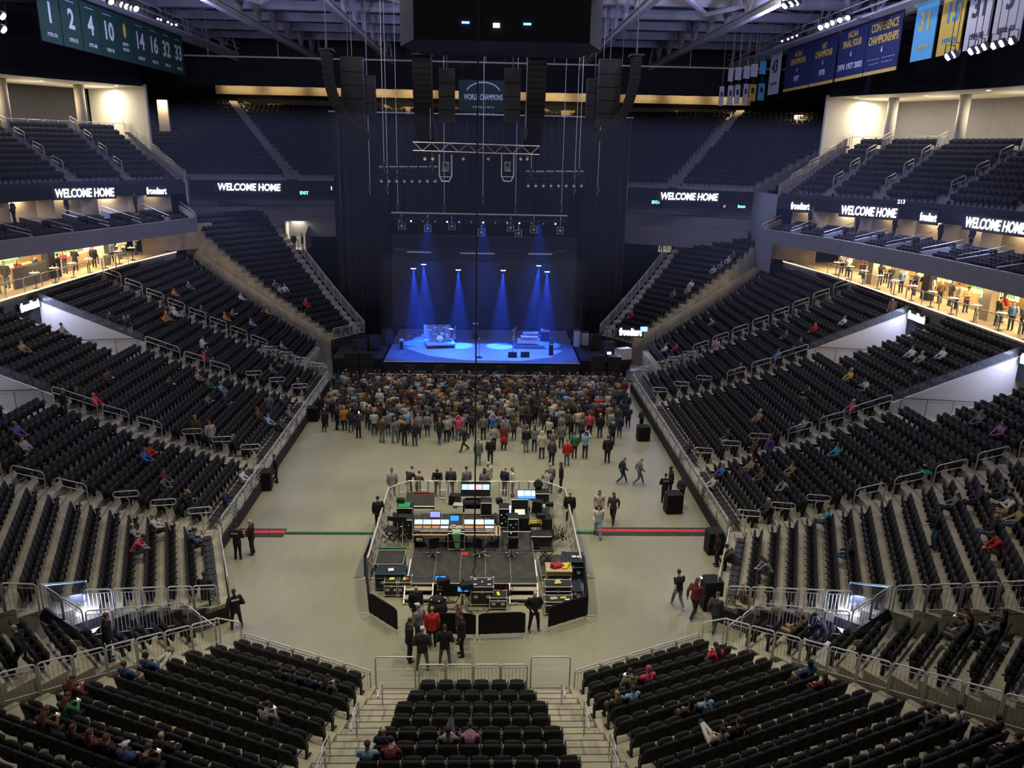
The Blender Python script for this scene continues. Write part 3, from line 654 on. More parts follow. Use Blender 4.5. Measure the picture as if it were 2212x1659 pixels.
    for i in range(len(fr)-1):
        a, b = Vector(fr[i]), Vector(fr[i+1]); t = (b-a).normalized(); n = Vector((t.y, -t.x)); ang = math.degrees(math.atan2(n.y, n.x))
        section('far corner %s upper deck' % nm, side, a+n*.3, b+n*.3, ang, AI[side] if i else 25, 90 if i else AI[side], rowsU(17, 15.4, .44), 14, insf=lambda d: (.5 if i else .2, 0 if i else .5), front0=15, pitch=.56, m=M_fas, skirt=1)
        if i: continue
        n = Vector(vec(AI[side])[:2]); m = MB(); w = Vector((-n.y, n.x))*.5
        for k in range(38):
            d = .3+.41*k; z = 15.42+.22*k; P = [b+n*d-w, b+n*d+w, b+n*(d+.41)+w, b+n*(d+.41)-w]
            m.quad(*[(q.x*side, q.y, z) for q in P]); m.quad((P[0].x*side, P[0].y, z-.22), (P[1].x*side, P[1].y, z-.22), (P[1].x*side, P[1].y, z), (P[0].x*side, P[0].y, z))
        struct('aisle_stair', m, M_fas)
    # lit entry at the head of the far corner aisle
    a, b = Vector(fr[0]), Vector(fr[2]); t = (b-a).normalized(); n = Vector((t.y, -t.x)); c = Vector(fr[1])+Vector(vec(AI[side])[:2])*13.5; n = Vector(vec(AI[side])[:2]); t = Vector((-n.y, n.x))
    for k, dx in enumerate((-1.1, 1.1)):
        m = MB(); p = c+t*dx; q = p+n*2.4; m.quad((p.x*side, p.y, 20.2), (q.x*side, q.y, 20.6), (q.x*side, q.y, 23.2), (p.x*side, p.y, 21.8)); struct('wall_entry', m, M_wallw)
        m = MB(); m.tube([(p.x*side, p.y, 22.0), (q.x*side, q.y, 23.4)], .05, 5); m.build('entry_handrail', M_steel, label='bright handrail at the lit entry of the far %s upper corner, %s one' % (nm, ORD[k]), cat='handrail')
    lamp('AREA', ((c+n*1.2).x*side, (c+n*1.2).y, 23.9), 70, GOLD, 1.6, aim=((c+n*.6).x*side, (c+n*.6).y, 20))
# lit doorways beside the stage-end corner stands and lit slots behind the upper corners
for side, px, py, w in ((-1, 640, 540, 2.0), (1, 1436, 545, 1.4)):
    p = GY(px, py, 84.5); m = MB(); h = 3.0; z = p.z
    m.quad((p.x-w/2, 84.5, z), (p.x+w/2, 84.5, z), (p.x+w/2, 87.5, z), (p.x-w/2, 87.5, z)); m.quad((p.x-w/2, 84.5, z), (p.x-w/2, 87.5, z), (p.x-w/2, 87.5, z+h), (p.x-w/2, 84.5, z+h))
    m.quad((p.x+w/2, 84.5, z), (p.x+w/2, 87.5, z), (p.x+w/2, 87.5, z+h), (p.x+w/2, 84.5, z+h*.5)); m.quad((p.x-w/2, 87.5, z), (p.x+w/2, 87.5, z), (p.x+w/2, 87.5, z+h), (p.x-w/2, 87.5, z+h)); m.quad((p.x-w/2, 84.5, z+h), (p.x+w/2, 84.5, z+h), (p.x+w/2, 87.5, z+h), (p.x-w/2, 87.5, z+h))
    struct('wall_doorway', m, M_wallw); lamp('AREA', (p.x, 86, z+h-.1), 95 if side < 0 else 40, WARM, 1.2, aim=(p.x, 86, z), sy=1.2); DOORS = globals().setdefault('DOORS', []); DOORS.append((p.x, 84.9, z))
for side, px, py in ((-1, 354, 250), (1, 1722, 282)):
    p = GY(px, py, 90); m = MB(); m.box((p.x, 90, p.z), (1.1, .3, 3.2)); struct('wall_slot', m, M_wallw); lamp('AREA', (p.x, 89, p.z+1.5), 60, GOLD, .5, aim=(p.x, 90, p.z), sy=.5)
# back of the far end: dark wall, warm slot, drape
mb = MB(); mb.quad((-60, 104, 0), (60, 104, 0), (60, 104, 31), (-60, 104, 31)); struct('wall_far', mb, M_dwall)
mb = MB(); mb.box((0, 103.5, 25.1), (66, .5, 1.1)); struct('trim_19', mb, M_tancurt)
for i in range(12): lamp('AREA', (-30+60*i/11, 102.3, 25.2), 26, GOLD, 4, aim=(-30+60*i/11, 103.5, 25.2), sy=.3)
for side in (-1, 1):
    for a in (52,): pass
mb = MB(); mb.quad((-13, 88, 13.9), (13, 88, 13.9), (13, 88, 15.1), (-13, 88, 15.1)); struct('trim_20', mb, M_black)
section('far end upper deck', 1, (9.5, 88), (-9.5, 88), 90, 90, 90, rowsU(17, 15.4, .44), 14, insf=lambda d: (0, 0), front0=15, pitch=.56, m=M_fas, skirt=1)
def drape(name, x0, x1, y, ztop, zbot, label, m=M_drape, scal=0, n=40):
    mb = MB(); V = []
    for i in range(n+1):
        u = i/n; x = x0+(x1-x0)*u; zb = zbot+(scal*abs(math.sin(PI*u*max(1, round(abs(x1-x0)/6)))) if scal else 0)
        V.append((x, y+.12*math.sin(i*1.9), ztop)); V.append((x, y+.16*math.sin(i*1.9+.3), zb))
    W = [(a, b+.05, c) for a, b, c in V]; k = len(V)
    mb.add(V+W, [(2*i, 2*i+1, 2*i+3, 2*i+2) for i in range(n)]+[(k+2*i, k+2*i+2, k+2*i+3, k+2*i+1) for i in range(n)])
    return mb.build(name, m, label=label, cat='drape')
drape('masking_drape', -43, 42, 86.6, 26.6, 24.4, 'long black masking drape hung from a pale pipe across the far end under the roof', n=120)
mb = MB(); mb.tube([(-44, 86.4, 27.15), (43, 86.4, 27.15)], .09, 6); [mb.tube([(x, 86.4, 27.15), (x, 86.4, 32.6)], .03, 4) for x in range(-42, 43, 7)]; mb.build('drape_pipe', M_alu, label='long pale pipe carrying the masking drape across the far end', cat='pipe')
for k, (x0, x1) in enumerate(((-29.5, -25.0), (-12.5, -8.6), (-4.6, 3.8), (7.0, 11), (23.5, 27.2))):
    t = thing('lit_wall_panel', 'tan wall panel with scalloped top edge above the far seats, %s from the left' % ORD[k], 'panel', ((x0+x1)/2, 102.6, 22.2), 0, 'scalloped tan panels')
    w = x1-x0; m = MB(); n = 14; V = []
    for yy in (0, .2):
        for i in range(n+1): u = i/n; V += [(-w/2+w*u, yy, -.6), (-w/2+w*u, yy, 1.45-.32*math.sin(PI*u)+.12*math.cos(2*PI*u*1.5))]
    K = 2*(n+1); m.add(V, [(2*i, 2*i+2, 2*i+3, 2*i+1) for i in range(n)]+[(K+2*i, K+2*i+1, K+2*i+3, K+2*i+2) for i in range(n)]+[(2*i+1, 2*i+3, K+2*i+3, K+2*i+1) for i in range(n)])
    m.build('panel', M_tancurt, t); lamp('AREA', ((x0+x1)/2, 100.6, 24.4), 62 if 0 < k < 4 else 28, GOLD, 3, aim=((x0+x1)/2, 102.6, 22.2), sy=.6)
for k in range(18):
    s = 1 if k < 11 else -1; j = k if s > 0 else k-11; y = 42+2.4*j+(12 if s < 0 else 0); x = s*(30.45-.02*(y-42))
    t = thing('high_table', 'small round standing table by the %s concourse guard, %s from the camera' % (SIDE[s], ORD[j]), 'table', (x, y, 8.97), 0, 'standing tables on the concourses'); m = MB(); m.cyl((0, 0, 1.02), .32, .04, 12); m.build('top', M_alu, t); m = MB(); m.cyl((0, 0, 0), .22, .03, 10); m.tube([(0, 0, 0), (0, 0, 1.02)], .035, 5); m.build('pedestal', M_dark, t)
    for q in (-1, 1): m = MB(); m.cyl((.15*q, .1, 1.06), .035, .12, 6); m.build('cup', M_white, t)
t = thing('camera_platform_front', 'grey blank panel fronting a platform high at the left edge', 'panel', G(72, 632, 8.4)); m = MB(); m.box((0, 0, .95), (.12, 4.2, 1.9)); m.build('panel', M_midwall, t); m = MB(); m.tube([(0, -2.1, 1.95), (0, 2.1, 1.95)], .04, 5); m.build('top_rail', M_dark, t)
# LED messages on the ribbon boards
def ribbon_sign(px0, px1, py0, py1, z, word, width=None, m=E_led):
    a = G(px0, py0, z); b = G(px1, py1, z); a = P0+(a-P0)*.975; b = P0+(b-P0)*.975; d = b-a; c = (a+b)/2; up = Vector((0, 0, 1)); x = d.normalized(); n = x.cross(up)
    t = thing('led_message', '', 'sign', c, 0, 'messages on the ribbon boards')
    mb = MB(); mb.obox(-d/2*1.06-n*.12, d/2*1.06-n*.12, .1, 1.0); mb.build('housing', M_black, t)
    text(word, .95 if word.isupper() else .8, m, t, frame_xy(n*.0, x), bold=.014, shear=.12 if word.isupper() else 0, width=d.length*.97, extrude=.01)
    lamp('AREA', c+n*.35+Vector((0, 0, .1)), 330 if word.isupper() else 120, (.42, .5, 1.0), d.length*.9, aim=c+n*3+Vector((0, 0, -.4)), sy=.5)
    return t
for (px0, px1, py0, py1, w, lab) in (
    (117, 248, 419, 416, 'WELCOME HOME', 'glowing WELCOME HOME message on the left side ribbon board over the suites'),
    (316, 360, 413, 413, 'froedtert', 'small glowing script message right of the left side WELCOME HOME sign'),
    (468, 607, 404, 406, 'WELCOME HOME', 'glowing WELCOME HOME message on the far left corner above the dark suite'),
    (1330, 1353, 421, 421, 'fro', 'small clipped glowing message beside the right edge of the stage curtain'),
    (1425, 1552, 424, 427, 'WELCOME HOME', 'glowing WELCOME HOME message on the far right corner board'),
    (1708, 1749, 445, 447, 'froedtert', 'small glowing script message left of the right side suites'),
    (1815, 1938, 454, 462, 'WELCOME HOME', 'glowing WELCOME HOME message in the middle of the right side ribbon board'),
    (1987, 2023, 468, 472, 'froedtert', 'small glowing script message between the two right side WELCOME HOME signs'),
    (2083, 2216, 480, 496, 'WELCOME HOME', 'glowing WELCOME HOME message at the right edge, cut by the frame')):
    ribbon_sign(px0, px1, py0, py1, 14.4, w)['label'] = lab
a = G(1340, 717, 2.3); t = thing('led_message', 'glaring white script message board at the foot of the right corner stairs', 'sign', a, 0)
m = MB(); m.box((0, .1, 0), (2.3, .12, .9)); m.build('housing', M_black, t); t.rotation_euler.z = -.1
t.location = GY(1362, 718, 68.6)
text('froedtert', .85, E_led, t, frame_xy((0, 0, 0), (1, 0, 0)), bold=.05, width=2.0)
lamp('AREA', t.location+Vector((0, -.4, .1)), 60, BLUEW, 1.9, aim=t.location+Vector((0, -4, -.5)), sy=.6)
t = thing('screen', 'small plain blue screen beside the glaring message board', 'screen', GY(1391, 711, 68.4)); m = MB(); m.box((0, 0, 0), (.62, .05, .42)); m.build('panel', E_ledb, t); m = MB(); m.box((0, .05, 0), (.7, .06, .5)); m.build('housing', M_black, t)
# exit signs and small LED boards
for k, (px, py, y, word, m_, lab) in enumerate(((657, 417, 82, 'EXIT', E_ledg, 'small green exit sign near the far left corner'), (107, 397, 70, '203', E_scrw, 'pale section sign above the left WELCOME HOME message'),
        (1417, 437, 80, 'EXIT', E_ledg, 'small green exit sign under the far right WELCOME HOME message'), (1947, 436, 62, '213', E_scrw, 'pale section sign above the right side ribbon board'),
        (716, 407, 80, '1', E_led, 'tiny bright lamp left of the stage curtain'), (1653, 448, 78, 'Ha', E_ledg, 'small green and white sign left of the right suites'),
        (1602, 446, 80, 'bmo', E_ledg, 'row of small greenish signs behind the far right corner'), (1565, 445, 80, 'x', E_red, 'tiny red lit sign at the far right corner'))):
    t = thing('exit_sign' if word == 'EXIT' else 'lit_sign', lab, 'sign', GY(px, py, y)); m = MB(); m.box((0, .06, 0), (.75, .06, .38)); m.build('housing', M_black, t); text(word, .42, m_, t, frame_xy((0, 0, 0), (1, 0, 0)), bold=.01)
# ------------------------------------------------------------------ roof steel, lights, banners, scoreboard
mb = MB(); mb.quad((-62, 0, 32.6), (62, 0, 32.6), (62, 105, 32.6), (-62, 105, 32.6)); struct('ceiling', mb, M_deckroof)
def ibeam(mb, a, b, h=.6, w=.35):
    up = Vector((0, 0, 1)); a, b = Vector(a), Vector(b)
    mb.obox(a, b, w, .06); mb.obox(a+up*h, b+up*h, w, .06); mb.obox(a+up*h/2, b+up*h/2, .05, h)
for k in range(9):
    y = 44+6.6*k; mb = MB(); ibeam(mb, (-46, y, 30.2), (46, y, 30.2), .7, .45); struct('roof_beam', mb, M_roof)
    mb = MB()
    for s in range(12): x = -44+8*s; mb.obox((x, y, 30.9), (x+4, y+3.3, 32.4), .15, .15); mb.obox((x+4, y+3.3, 32.4), (x+8, y, 30.9), .15, .15)
    struct('roof_bracing', mb, M_roof)
    mb = MB(); ibeam(mb, (-46, y+3.3, 31.6), (46, y+3.3, 31.6), .5, .3); struct('roof_purlin', mb, M_roof)
for k, x in enumerate((-30, -20, -11.5, 11.5, 20, 30)):
    mb = MB(); ibeam(mb, (x, 30, 28.4), (x, 103, 28.4), .5, .5); ibeam(mb, (x, 30, 31.8), (x, 103, 31.8), .4, .4)
    for j in range(13): y = 32+5.5*j; mb.obox((x, y, 28.8), (x, y+2.75, 31.8), .22, .22); mb.obox((x, y+2.75, 31.8), (x, y+5.5, 28.8), .22, .22); mb.obox((x, y, 28.8), (x, y, 31.8), .16, .16)
    struct('roof_truss', mb, M_roof)
for k in range(-3, 4):      # diagonal plan braces
    mb = MB(); mb.obox((k*12-6, 44, 29.6), (k*12+6, 70, 29.6), .3, .3); mb.obox((k*12+6, 44, 29.55), (k*12-6, 70, 29.55), .3, .3); struct('roof_bracing', mb, M_roof)
for sx in (-1, 1):         # catwalks
    mb = MB(); mb.box((sx*27, 62, 28.0), (1.1, 60, .08)); [mb.tube([(sx*27+dx, 32, 28.0+h), (sx*27+dx, 92, 28.0+h)], .03, 4) for dx in (-.55, .55) for h in (.5, 1.0)]
    mb.build('catwalk', M_roof, label='long steel catwalk under the roof on the %s side' % SIDE[sx], cat='catwalk')
def floodlight(p, aim, label, s=1.0, m=None):
    t = thing('floodlight', label, 'floodlight', p, 0, 'roof floodlights'); d = (Vector(aim)-Vector(p)).normalized(); R = d.to_track_quat('-Z', 'Y').to_matrix()
    m1 = MB(); m1.box((0, 0, 0), (.55*s, .5*s, .22*s)); m1.v = [tuple(R @ Vector(v)) for v in m1.v]; m1.build('housing', M_dark, t)
    m1 = MB(); m1.cyl((0, 0, -.16*s), .22*s, .05*s, 12); m1.v = [tuple(R @ Vector(v)) for v in m1.v]; m1.build('lens', m or E_flood, t)
    m1 = MB(); m1.tube([(-.3*s, 0, 0), (-.3*s, 0, .5), (.3*s, 0, .5), (.3*s, 0, 0)], .03, 4); m1.tube([(0, 0, .5), (0, 0, max(.7, 32.55-p[2]))], .02, 4); m1.build('bracket', M_dark, t)
fl = [(px, py, 'right roof near the navy banners', 60) for px, py in ((1774, 58), (1788, 53), (1799, 48), (1816, 42), (1833, 37))]+[(1697, 10, 'top of the roof right of centre', 48), (1711, 6, 'top of the roof right of centre', 48), (1722, 3, 'top of the roof right of centre', 48)]
fl += [(px, py, 'far right under the white banners', 42) for px, py in ((2050, 121), (2062, 116), (2100, 109), (2114, 106), (2129, 99), (2149, 97), (2167, 92), (2187, 87))]
fl += [(px, py, 'upper left roof near the green banners', 55) for px, py in ((238, 2), (262, 8), (272, 12), (284, 15), (292, 17))]+[(3, 33, 'upper left corner', 45), (5, 62, 'upper left corner', 45)]
for k, (px, py, w, y) in enumerate(fl): floodlight(GY(px, py, y), (0, 46, 6), 'bright floodlight at the %s, %s of its row' % (w, ORD[k % 8]), .8)
for k, (px, py, w) in enumerate([(1690, 88, 'right'), (1703, 84, 'right'), (1712, 80, 'right'), (1722, 76, 'right'), (340, 40, 'left'), (347, 42, 'left'), (362, 47, 'left'), (370, 52, 'left'), (380, 53, 'left')]):
    floodlight(GY(px, py, 78), (0, 50, 6), 'small dim lamp in the far %s roof steel, %s of its cluster' % (w, ORD[k if k < 4 else k-4]), .45, mat('dim_lens', (0, 0, 0), .5, emit=(1, .95, .7), es=5))
for k in range(10):
    x = -24+5.3*k; y = 50+3*(k % 3); lamp('POINT', (x, y, 29.2), 620, (.98, .92, 1.0), .15)  # bare point lamps added among the beams to brighten the roof steel
# centre-hung scoreboard
t = thing('scoreboard', 'large dark centre-hung scoreboard seen from below at the top of the picture', 'scoreboard', (1.0, 47.5, 24.0))
m = MB(); m.prism([(-4.6, -3), (4.6, -3), (5.6, 0), (4.6, 4), (-4.6, 4), (-5.6, 0)], 0, 3.2); m.build('body', M_black, t)
m = MB(); [m.box((s*4.9, 0, 3.6), (.3, 7.5, 2.6)) for s in (-1, 1)]; m.box((0, 4.2, 2.2), (9.4, .3, 3)); m.build('side_screens', M_dark, t)
m = MB(); m.box((0, -3.2, 3.75), (9.6, .2, .9)); m.build('lower_screen', mat('advert_screen', (.05, .05, .1), .4, emit=(.28, .3, .42), es=.35, noise=.4, nscale=2), t)
m = MB(); m.box((-.3, -3.08, .75), (.35, .05, .22)); m.build('work_light', E_scrw, t)
m = MB(); m.box((1.3, -3.08, .85), (.4, .04, .1)); m.box((-1.9, -3.08, .85), (.4, .04, .1)); m.build('blue_leds', E_ledb, t)
text('MILWAUKEE BUCKS', .5, M_white, t, frame_xy((2.9, -3.33, 3.75), (1, 0, 0)))
m = MB(); [m.tube([(x, y, 3.2), (x*.8, y, 8.3)], .04, 4) for x in (-4, 4) for y in (-2, 3)]; m.build('cables', M_dark, t)
# championship and retired-number banners (rows run along the bowl sides, facing the floor)
def banner(side, x, y0, y1, zb, h, mcol, lines, label, group, name='banner', stripe=None):
    c = Vector((side*x, (y0+y1)/2, zb+h/2)); t = thing(name, label, 'banner', c, 0, group); w = y1-y0
    m = MB(); m.box((0, 0, 0), (.06, w, h)); m.build('cloth', mcol, t)
    m = MB(); m.tube([(0, -w/2, h/2+.05), (0, w/2, h/2+.05)], .05, 5); m.build('top_pipe', M_dark, t)
    m = MB(); [m.tube([(0, q*w*.4, h/2), (0, q*w*.4, 32.55-c.z)], .012, 3) for q in (-1, 1)]; m.build('cable', M_dark, t)
    if stripe: m = MB(); m.box((0, 0, -h/2+.12), (.09, w, .24)); m.build('stripe', stripe, t)
    for (txt, sz, dz, mm, wd) in lines: text(txt, sz, mm, t, frame_xy((-side*.05, 0, dz), (0, -side, 0)), bold=.03*sz, width=wd)
    return t
M_gr = mat('green_banner', (.008, .045, .028), .8); M_nv = mat('navy_banner', (.010, .020, .075), .8); M_wb = mat('white_banner', (.55, .55, .58), .8); M_yb = mat('yellow_banner', (.60, .42, .06), .8)
M_cb = mat('light_blue_banner', (.10, .42, .62), .8); M_gold = mat('gold_lettering', (.62, .42, .07), .7); M_wl = mat('white_lettering', (.62, .62, .62), .7); M_bl = mat('black_lettering', (.02, .02, .03), .7)
nums = ['1', '2', '4', '10', '', '14', '16', '32', '33']; yrs = ['1970-74', '1970-75', '1977-88', '1960-70', '', '1968-76', '1969-75', '1971-74', '1969-75']
y = 55.6
for k, (nn_, yr) in enumerate(zip(nums, yrs)):
    w = 2.78; L = [(nn_, 1.75, .05, M_wl, None), (yr, .34, -1.25, M_wl, 1.2), ('-----', .3, 1.25, M_wl, 1.3)] if nn_ else [('JERSEY', .3, -.5, M_wl, 1.1), ('RETIRED', .3, -.9, M_wl, 1.1)]
    t = banner(-1, 28.4, y, y+w-.12, 24.75, 3.5, M_gr, L, 'dark green banner with white number %s, %s from the left under the roof' % (nn_, ORD[k]) if nn_ else 'dark green banner with a small gold emblem, between numbers 10 and 14', 'green banners on the left')
    if not nn_: m = MB(); m.ell((0, 0, 0), (.03, .3, .55), 8, 6); m.build('emblem', M_gold, t, loc=(.06, 0, .5))
    y += w
def gy(px, py): return GX(px, py, 28.4).y
for (px0, px1, pyb, L, lab) in ((1865, 1937, 152, [('CONFERENCE', .78, 1.2, M_gold, .8), ('CHAMPIONSHIPS', .78, .35, M_gold, .88), ('6', .5, -.35, M_wl, None), ('- - - - -   - - - - -', .3, -.9, M_wl, .8), ('- - - -   - - - -', .3, -1.2, M_wl, .66)], 'navy banner reading CONFERENCE CHAMPIONSHIPS, rightmost of the four navy ones'),
        (1803, 1863, 172, [('NCAA', .62, 1.3, M_gold, None), ('FINAL FOUR', .7, .65, M_gold, .66), ('6', .5, -.1, M_wl, None), ('1974 1977 2003', .6, -1.0, M_wl, .86)], 'navy banner reading NCAA FINAL FOUR 1974 1977 2003'),
        (1747, 1799, 186, [('NIT', .62, 1.1, M_gold, None), ('CHAMPIONS', .7, .5, M_gold, .7), ('6', .5, -.2, M_wl, None), ('1970', .65, -1.0, M_wl, None)], 'navy banner reading NIT CHAMPIONS 1970'),
        (1691, 1745, 200, [('NCAA', .62, 1.1, M_gold, None), ('CHAMPIONS', .7, .5, M_gold, .6), ('6', .5, -.2, M_wl, None), ('1977', .65, -1.0, M_wl, None)], 'navy banner reading NCAA CHAMPIONS 1977, farthest of the four navy ones')):
    y1, y0 = gy(px0, pyb+8), gy(px1, pyb-8); banner(1, 28.4, y0, y1, 24.4, 3.9, M_nv, [(a, b, c, d, e*(y1-y0) if e else None) for a, b, c, d, e in L], lab, 'navy banners on the right', stripe=M_gold)
M_lb = mat('blue_lettering', (.03, .25, .5), .7)
for (px0, px1, pyb, h, mc, ml, n_, sub, lab) in ((1966, 2011, 130, 4.2, M_cb, M_gold, '31', '1974', 'light blue banner with yellow number 31'), (2022, 2070, 118, 4.3, M_yb, M_lb, '15', '1974-76', 'yellow banner with blue number 15'),
        (2080, 2130, 106, 4.1, M_wb, M_bl, '31', '1984-87', 'white banner with dark number 31, right of the yellow one'), (2139, 2200, 94, 4.1, M_wb, M_bl, '3', '2001-03', 'white banner with dark number 3, at the upper right'),
        (1658, 1680, 204, 4.6, M_wb, M_bl, '43', '1979', 'white banner with dark number 43, left of the navy ones')):
    y1, y0 = gy(px0, pyb+3), gy(px1, pyb-3); z0 = GX((px0+px1)/2, pyb, 28.4).z; banner(1, 28.4, y0, y1, z0, h, mc, [(n_, 1.6, .2, ml, None), (sub, .4, -1.35, ml, (y1-y0)*.6), ('------', .3, 1.5, ml, (y1-y0)*.6)], lab, 'retired number banners on the right')
for k, (px0, px1, mc) in enumerate(((1553, 1563, M_wb), (1571, 1583, M_wb), (1586, 1598, M_wb), (1604, 1615, M_wb), (1617, 1632, M_yb), (1636, 1650, M_cb))):
    a, b = GY(px0, 210, 85.9), GY(px1, 210, 85.9); w = b.x-a.x
    t = thing('banner', 'far %s banner in the row under the right end of the drape, %s from the left' % ({M_wb: 'white', M_yb: 'yellow', M_cb: 'blue'}[mc], ORD[k]), 'banner', (a.x+w/2, 85.9, 24.4+.1*k), 0, 'small far banners')
    m = MB(); m.box((0, 0, 0), (w, .05, 1.9-.25*(k > 3))); m.tube([(0, 0, .9), (0, 0, 8.1-.1*k)], .02, 3); m.build('cloth', mc, t); m = MB(); m.box((0, -.04, .2), (w*.4, .02, .5)); m.build('number', M_bl, t)
for k, (px0, px1, py, mc) in enumerate(((1573, 1584, 162, M_wb), (1588, 1602, 159, M_wb), (1606, 1620, 156, M_wb), (1622, 1637, 152, M_wb), (1641, 1655, 146, M_cb))):
    a, b = GY(px0, py, 84), GY(px1, py, 84); w = b.x-a.x
    t = thing('banner', 'small far %s banner above the drape pipe on the right, %s from the left' % ({M_wb: 'white', M_cb: 'blue'}[mc], ORD[k]), 'banner', (a.x+w/2, 84, a.z), 0, 'small far banners')
    m = MB(); m.box((0, 0, 0), (w, .05, 1.2)); m.tube([(0, 0, .6), (0, 0, 32.5-a.z)], .02, 3); m.build('cloth', mc, t)
t = thing('banner', 'dark banner reading WORLD CHAMPIONS hanging under the scoreboard above the stage', 'banner', GY(1044, 208, 80)); m = MB(); m.box((0, .05, 0), (4.7, .06, 2.9)); [m.tube([(x, .05, 1.4), (x, .05, 32.5-t.location.z)], .02, 3) for x in (-2, 2)]; m.build('cloth', mat('dark_green_banner', (.006, .022, .018), .8), t)
text('WORLD CHAMPIONS', .72, M_wl, t, frame_xy((0, 0, -.1), (1, 0, 0)), bold=.01, width=3.7); m = MB(); m.tube([(1.7*math.cos(a), 0, .1+1.15*math.sin(a)) for a in [PI*(.12+.76*i/14) for i in range(15)]], .06, 4); m.build('arc', M_wl, t); text('1970-1971', .28, M_wl, t, frame_xy((0, 0, -1.0), (1, 0, 0)), width=2.0)
# ------------------------------------------------------------------ stage
SB = (.25, .38, 1.0)
M_stage = mat('stage_surface', (.10, .12, .16), .45, noise=.15, nscale=1.5); M_inlay = mat('stage_inlay', (.30, .38, .42), .5)
M_scrd = mat('dark_video_screen', (.004, .005, .009), .8, noise=.15, nscale=.4)
t = thing('stage', 'wide low concert stage with blue-lit floor in front of a dark screen', 'stage', (0, 70, 0))
m = MB(); m.box((0, 0, .76), (16.4, 12.6, 1.48)); m.build('deck', M_stage, t)
m = MB(); m.prism([(-7.0, -1.4), (-4.6, -4.2), (-1.5, -5.6), (3.2, -5.7), (6.0, -4.2), (7.2, -1.8), (4.6, -1.1), (1.2, .4), (-2.2, .6), (-4.2, -.2)], 1.5, 1.515); m.build('floor_inlay', M_inlay, t)
m = MB(); m.box((0, -6.36, .74), (16.4, .06, 1.44)); m.build('front_skirt', M_black, t)
m = MB(); m.box((0, -6.36, 1.52), (16.4, .1, .04)); m.build('edge_trim', M_steel, t)
for s in (-1, 1):
    t = thing('wing_platform', 'dark side stage platform with stacked road gear, %s wing' % SIDE[s], 'stage', (s*10.6, 69.5, 0)); m = MB(); m.box((0, 0, .7), (4.2, 9, 1.4)); m.build('deck', M_black, t)
t = thing('video_screen', 'huge dark blue video screen behind the stage', 'screen', (.1, 77.6, 6.0)); m = MB(); m.box((0, 0, 0), (18, .25, 9)); m.build('panel', M_scrd, t); m = MB(); m.tube([(-9.05, 0, -4.5), (-9.05, 0, 4.5), (9.05, 0, 4.5), (9.05, 0, -4.5)], .08, 4); m.build('frame', M_dark, t)
drape('stage_curtain', -14.6, 14.0, 79.2, 21.7, .1, 'tall black curtain closing off the whole back of the stage', n=160)
for s in (-1, 1):
    drape('wing_curtain', s*9.4, s*13.4, 78.2, 17, .1, 'narrow black curtain at the %s edge of the video screen' % SIDE[s], n=24)
    mb = MB(); mb.tube([(s*13.9, 78.6, 0), (s*13.9, 78.6, 21.8)], .06, 4); mb.build('curtain_post', M_dark, label='thin dark post at the %s end of the stage curtain' % SIDE[s], cat='post')
mb = MB(); mb.tube([(-14.8, 79.1, 21.8), (14.2, 79.1, 21.8)], .06, 5); mb.build('curtain_pipe', M_steel, label='thin pipe along the top of the stage curtain', cat='pipe')
# drum riser and kit
p = GY(950, 757, 69.3); dx, dy = p.x, 69.3
t = thing('drum_riser', 'low square drum riser on the left half of the stage', 'riser', (dx, dy, 1.52), .18)
m = MB(); m.box((0, 0, .35), (2.6, 2.2, .1)); m.build('top', M_inlay, t); m = MB(); [m.tube([(x, y, 0), (x, y, .3)], .04, 6) for x in (-1.2, 0, 1.2) for y in (-1, 1)]; m.tube([(-1.2, -1, .12), (1.2, -1, .12)], .03, 5); m.build('frame', M_dark, t)
t = thing('drum_kit', 'drum kit with cymbals on the riser, lit blue', 'drum kit', (dx, dy+.1, 1.92), .1)
m = MB(); m.cyl((0, -.5, .32), .30, .5, 16, ax='Y'); m.build('bass_drum', M_white, t, True)
for nme, x, y, z, r, h in (('tom', -.28, -.1, .62, .17, .2), ('tom', .22, -.1, .62, .19, .22), ('floor_tom', .62, .25, .2, .24, .42), ('snare', -.5, .3, .5, .18, .14)): m = MB(); m.cyl((x, y, z), r, h, 14); m.build(nme, M_steel, t, True)
for k, (x, y, z, r) in enumerate(((-.85, -.1, 1.1, .25), (-.4, -.35, 1.35, .24), (.5, -.35, 1.35, .26), (.95, .05, 1.15, .28), (1.1, .45, 1.0, .26))):
    m = MB(); m.cyl((x, y, z), r, .02, 14, r*.2); m.tube([(x, y, 0), (x, y, z)], .015, 4); m.tube([(x-.2, y, .0), (x, y, .3), (x+.2, y, 0)], .012, 4); m.build('cymbal', M_steel, t, True)
m = MB(); m.cyl((0, .75, 0), .03, .45, 6); m.cyl((0, .75, .45), .18, .08, 12); m.build('throne', M_black, t)
t = thing('acoustic_shield', 'pale backing panels standing behind the drum kit', 'panel', (dx-.35, dy+1.6, 1.53), .1); m = MB(); [m.box((-.9+.62*i, 0, .8), (.58, .06, 1.6), rz=.1*(i-1)) for i in range(4)]; m.build('panels', M_inlay, t)
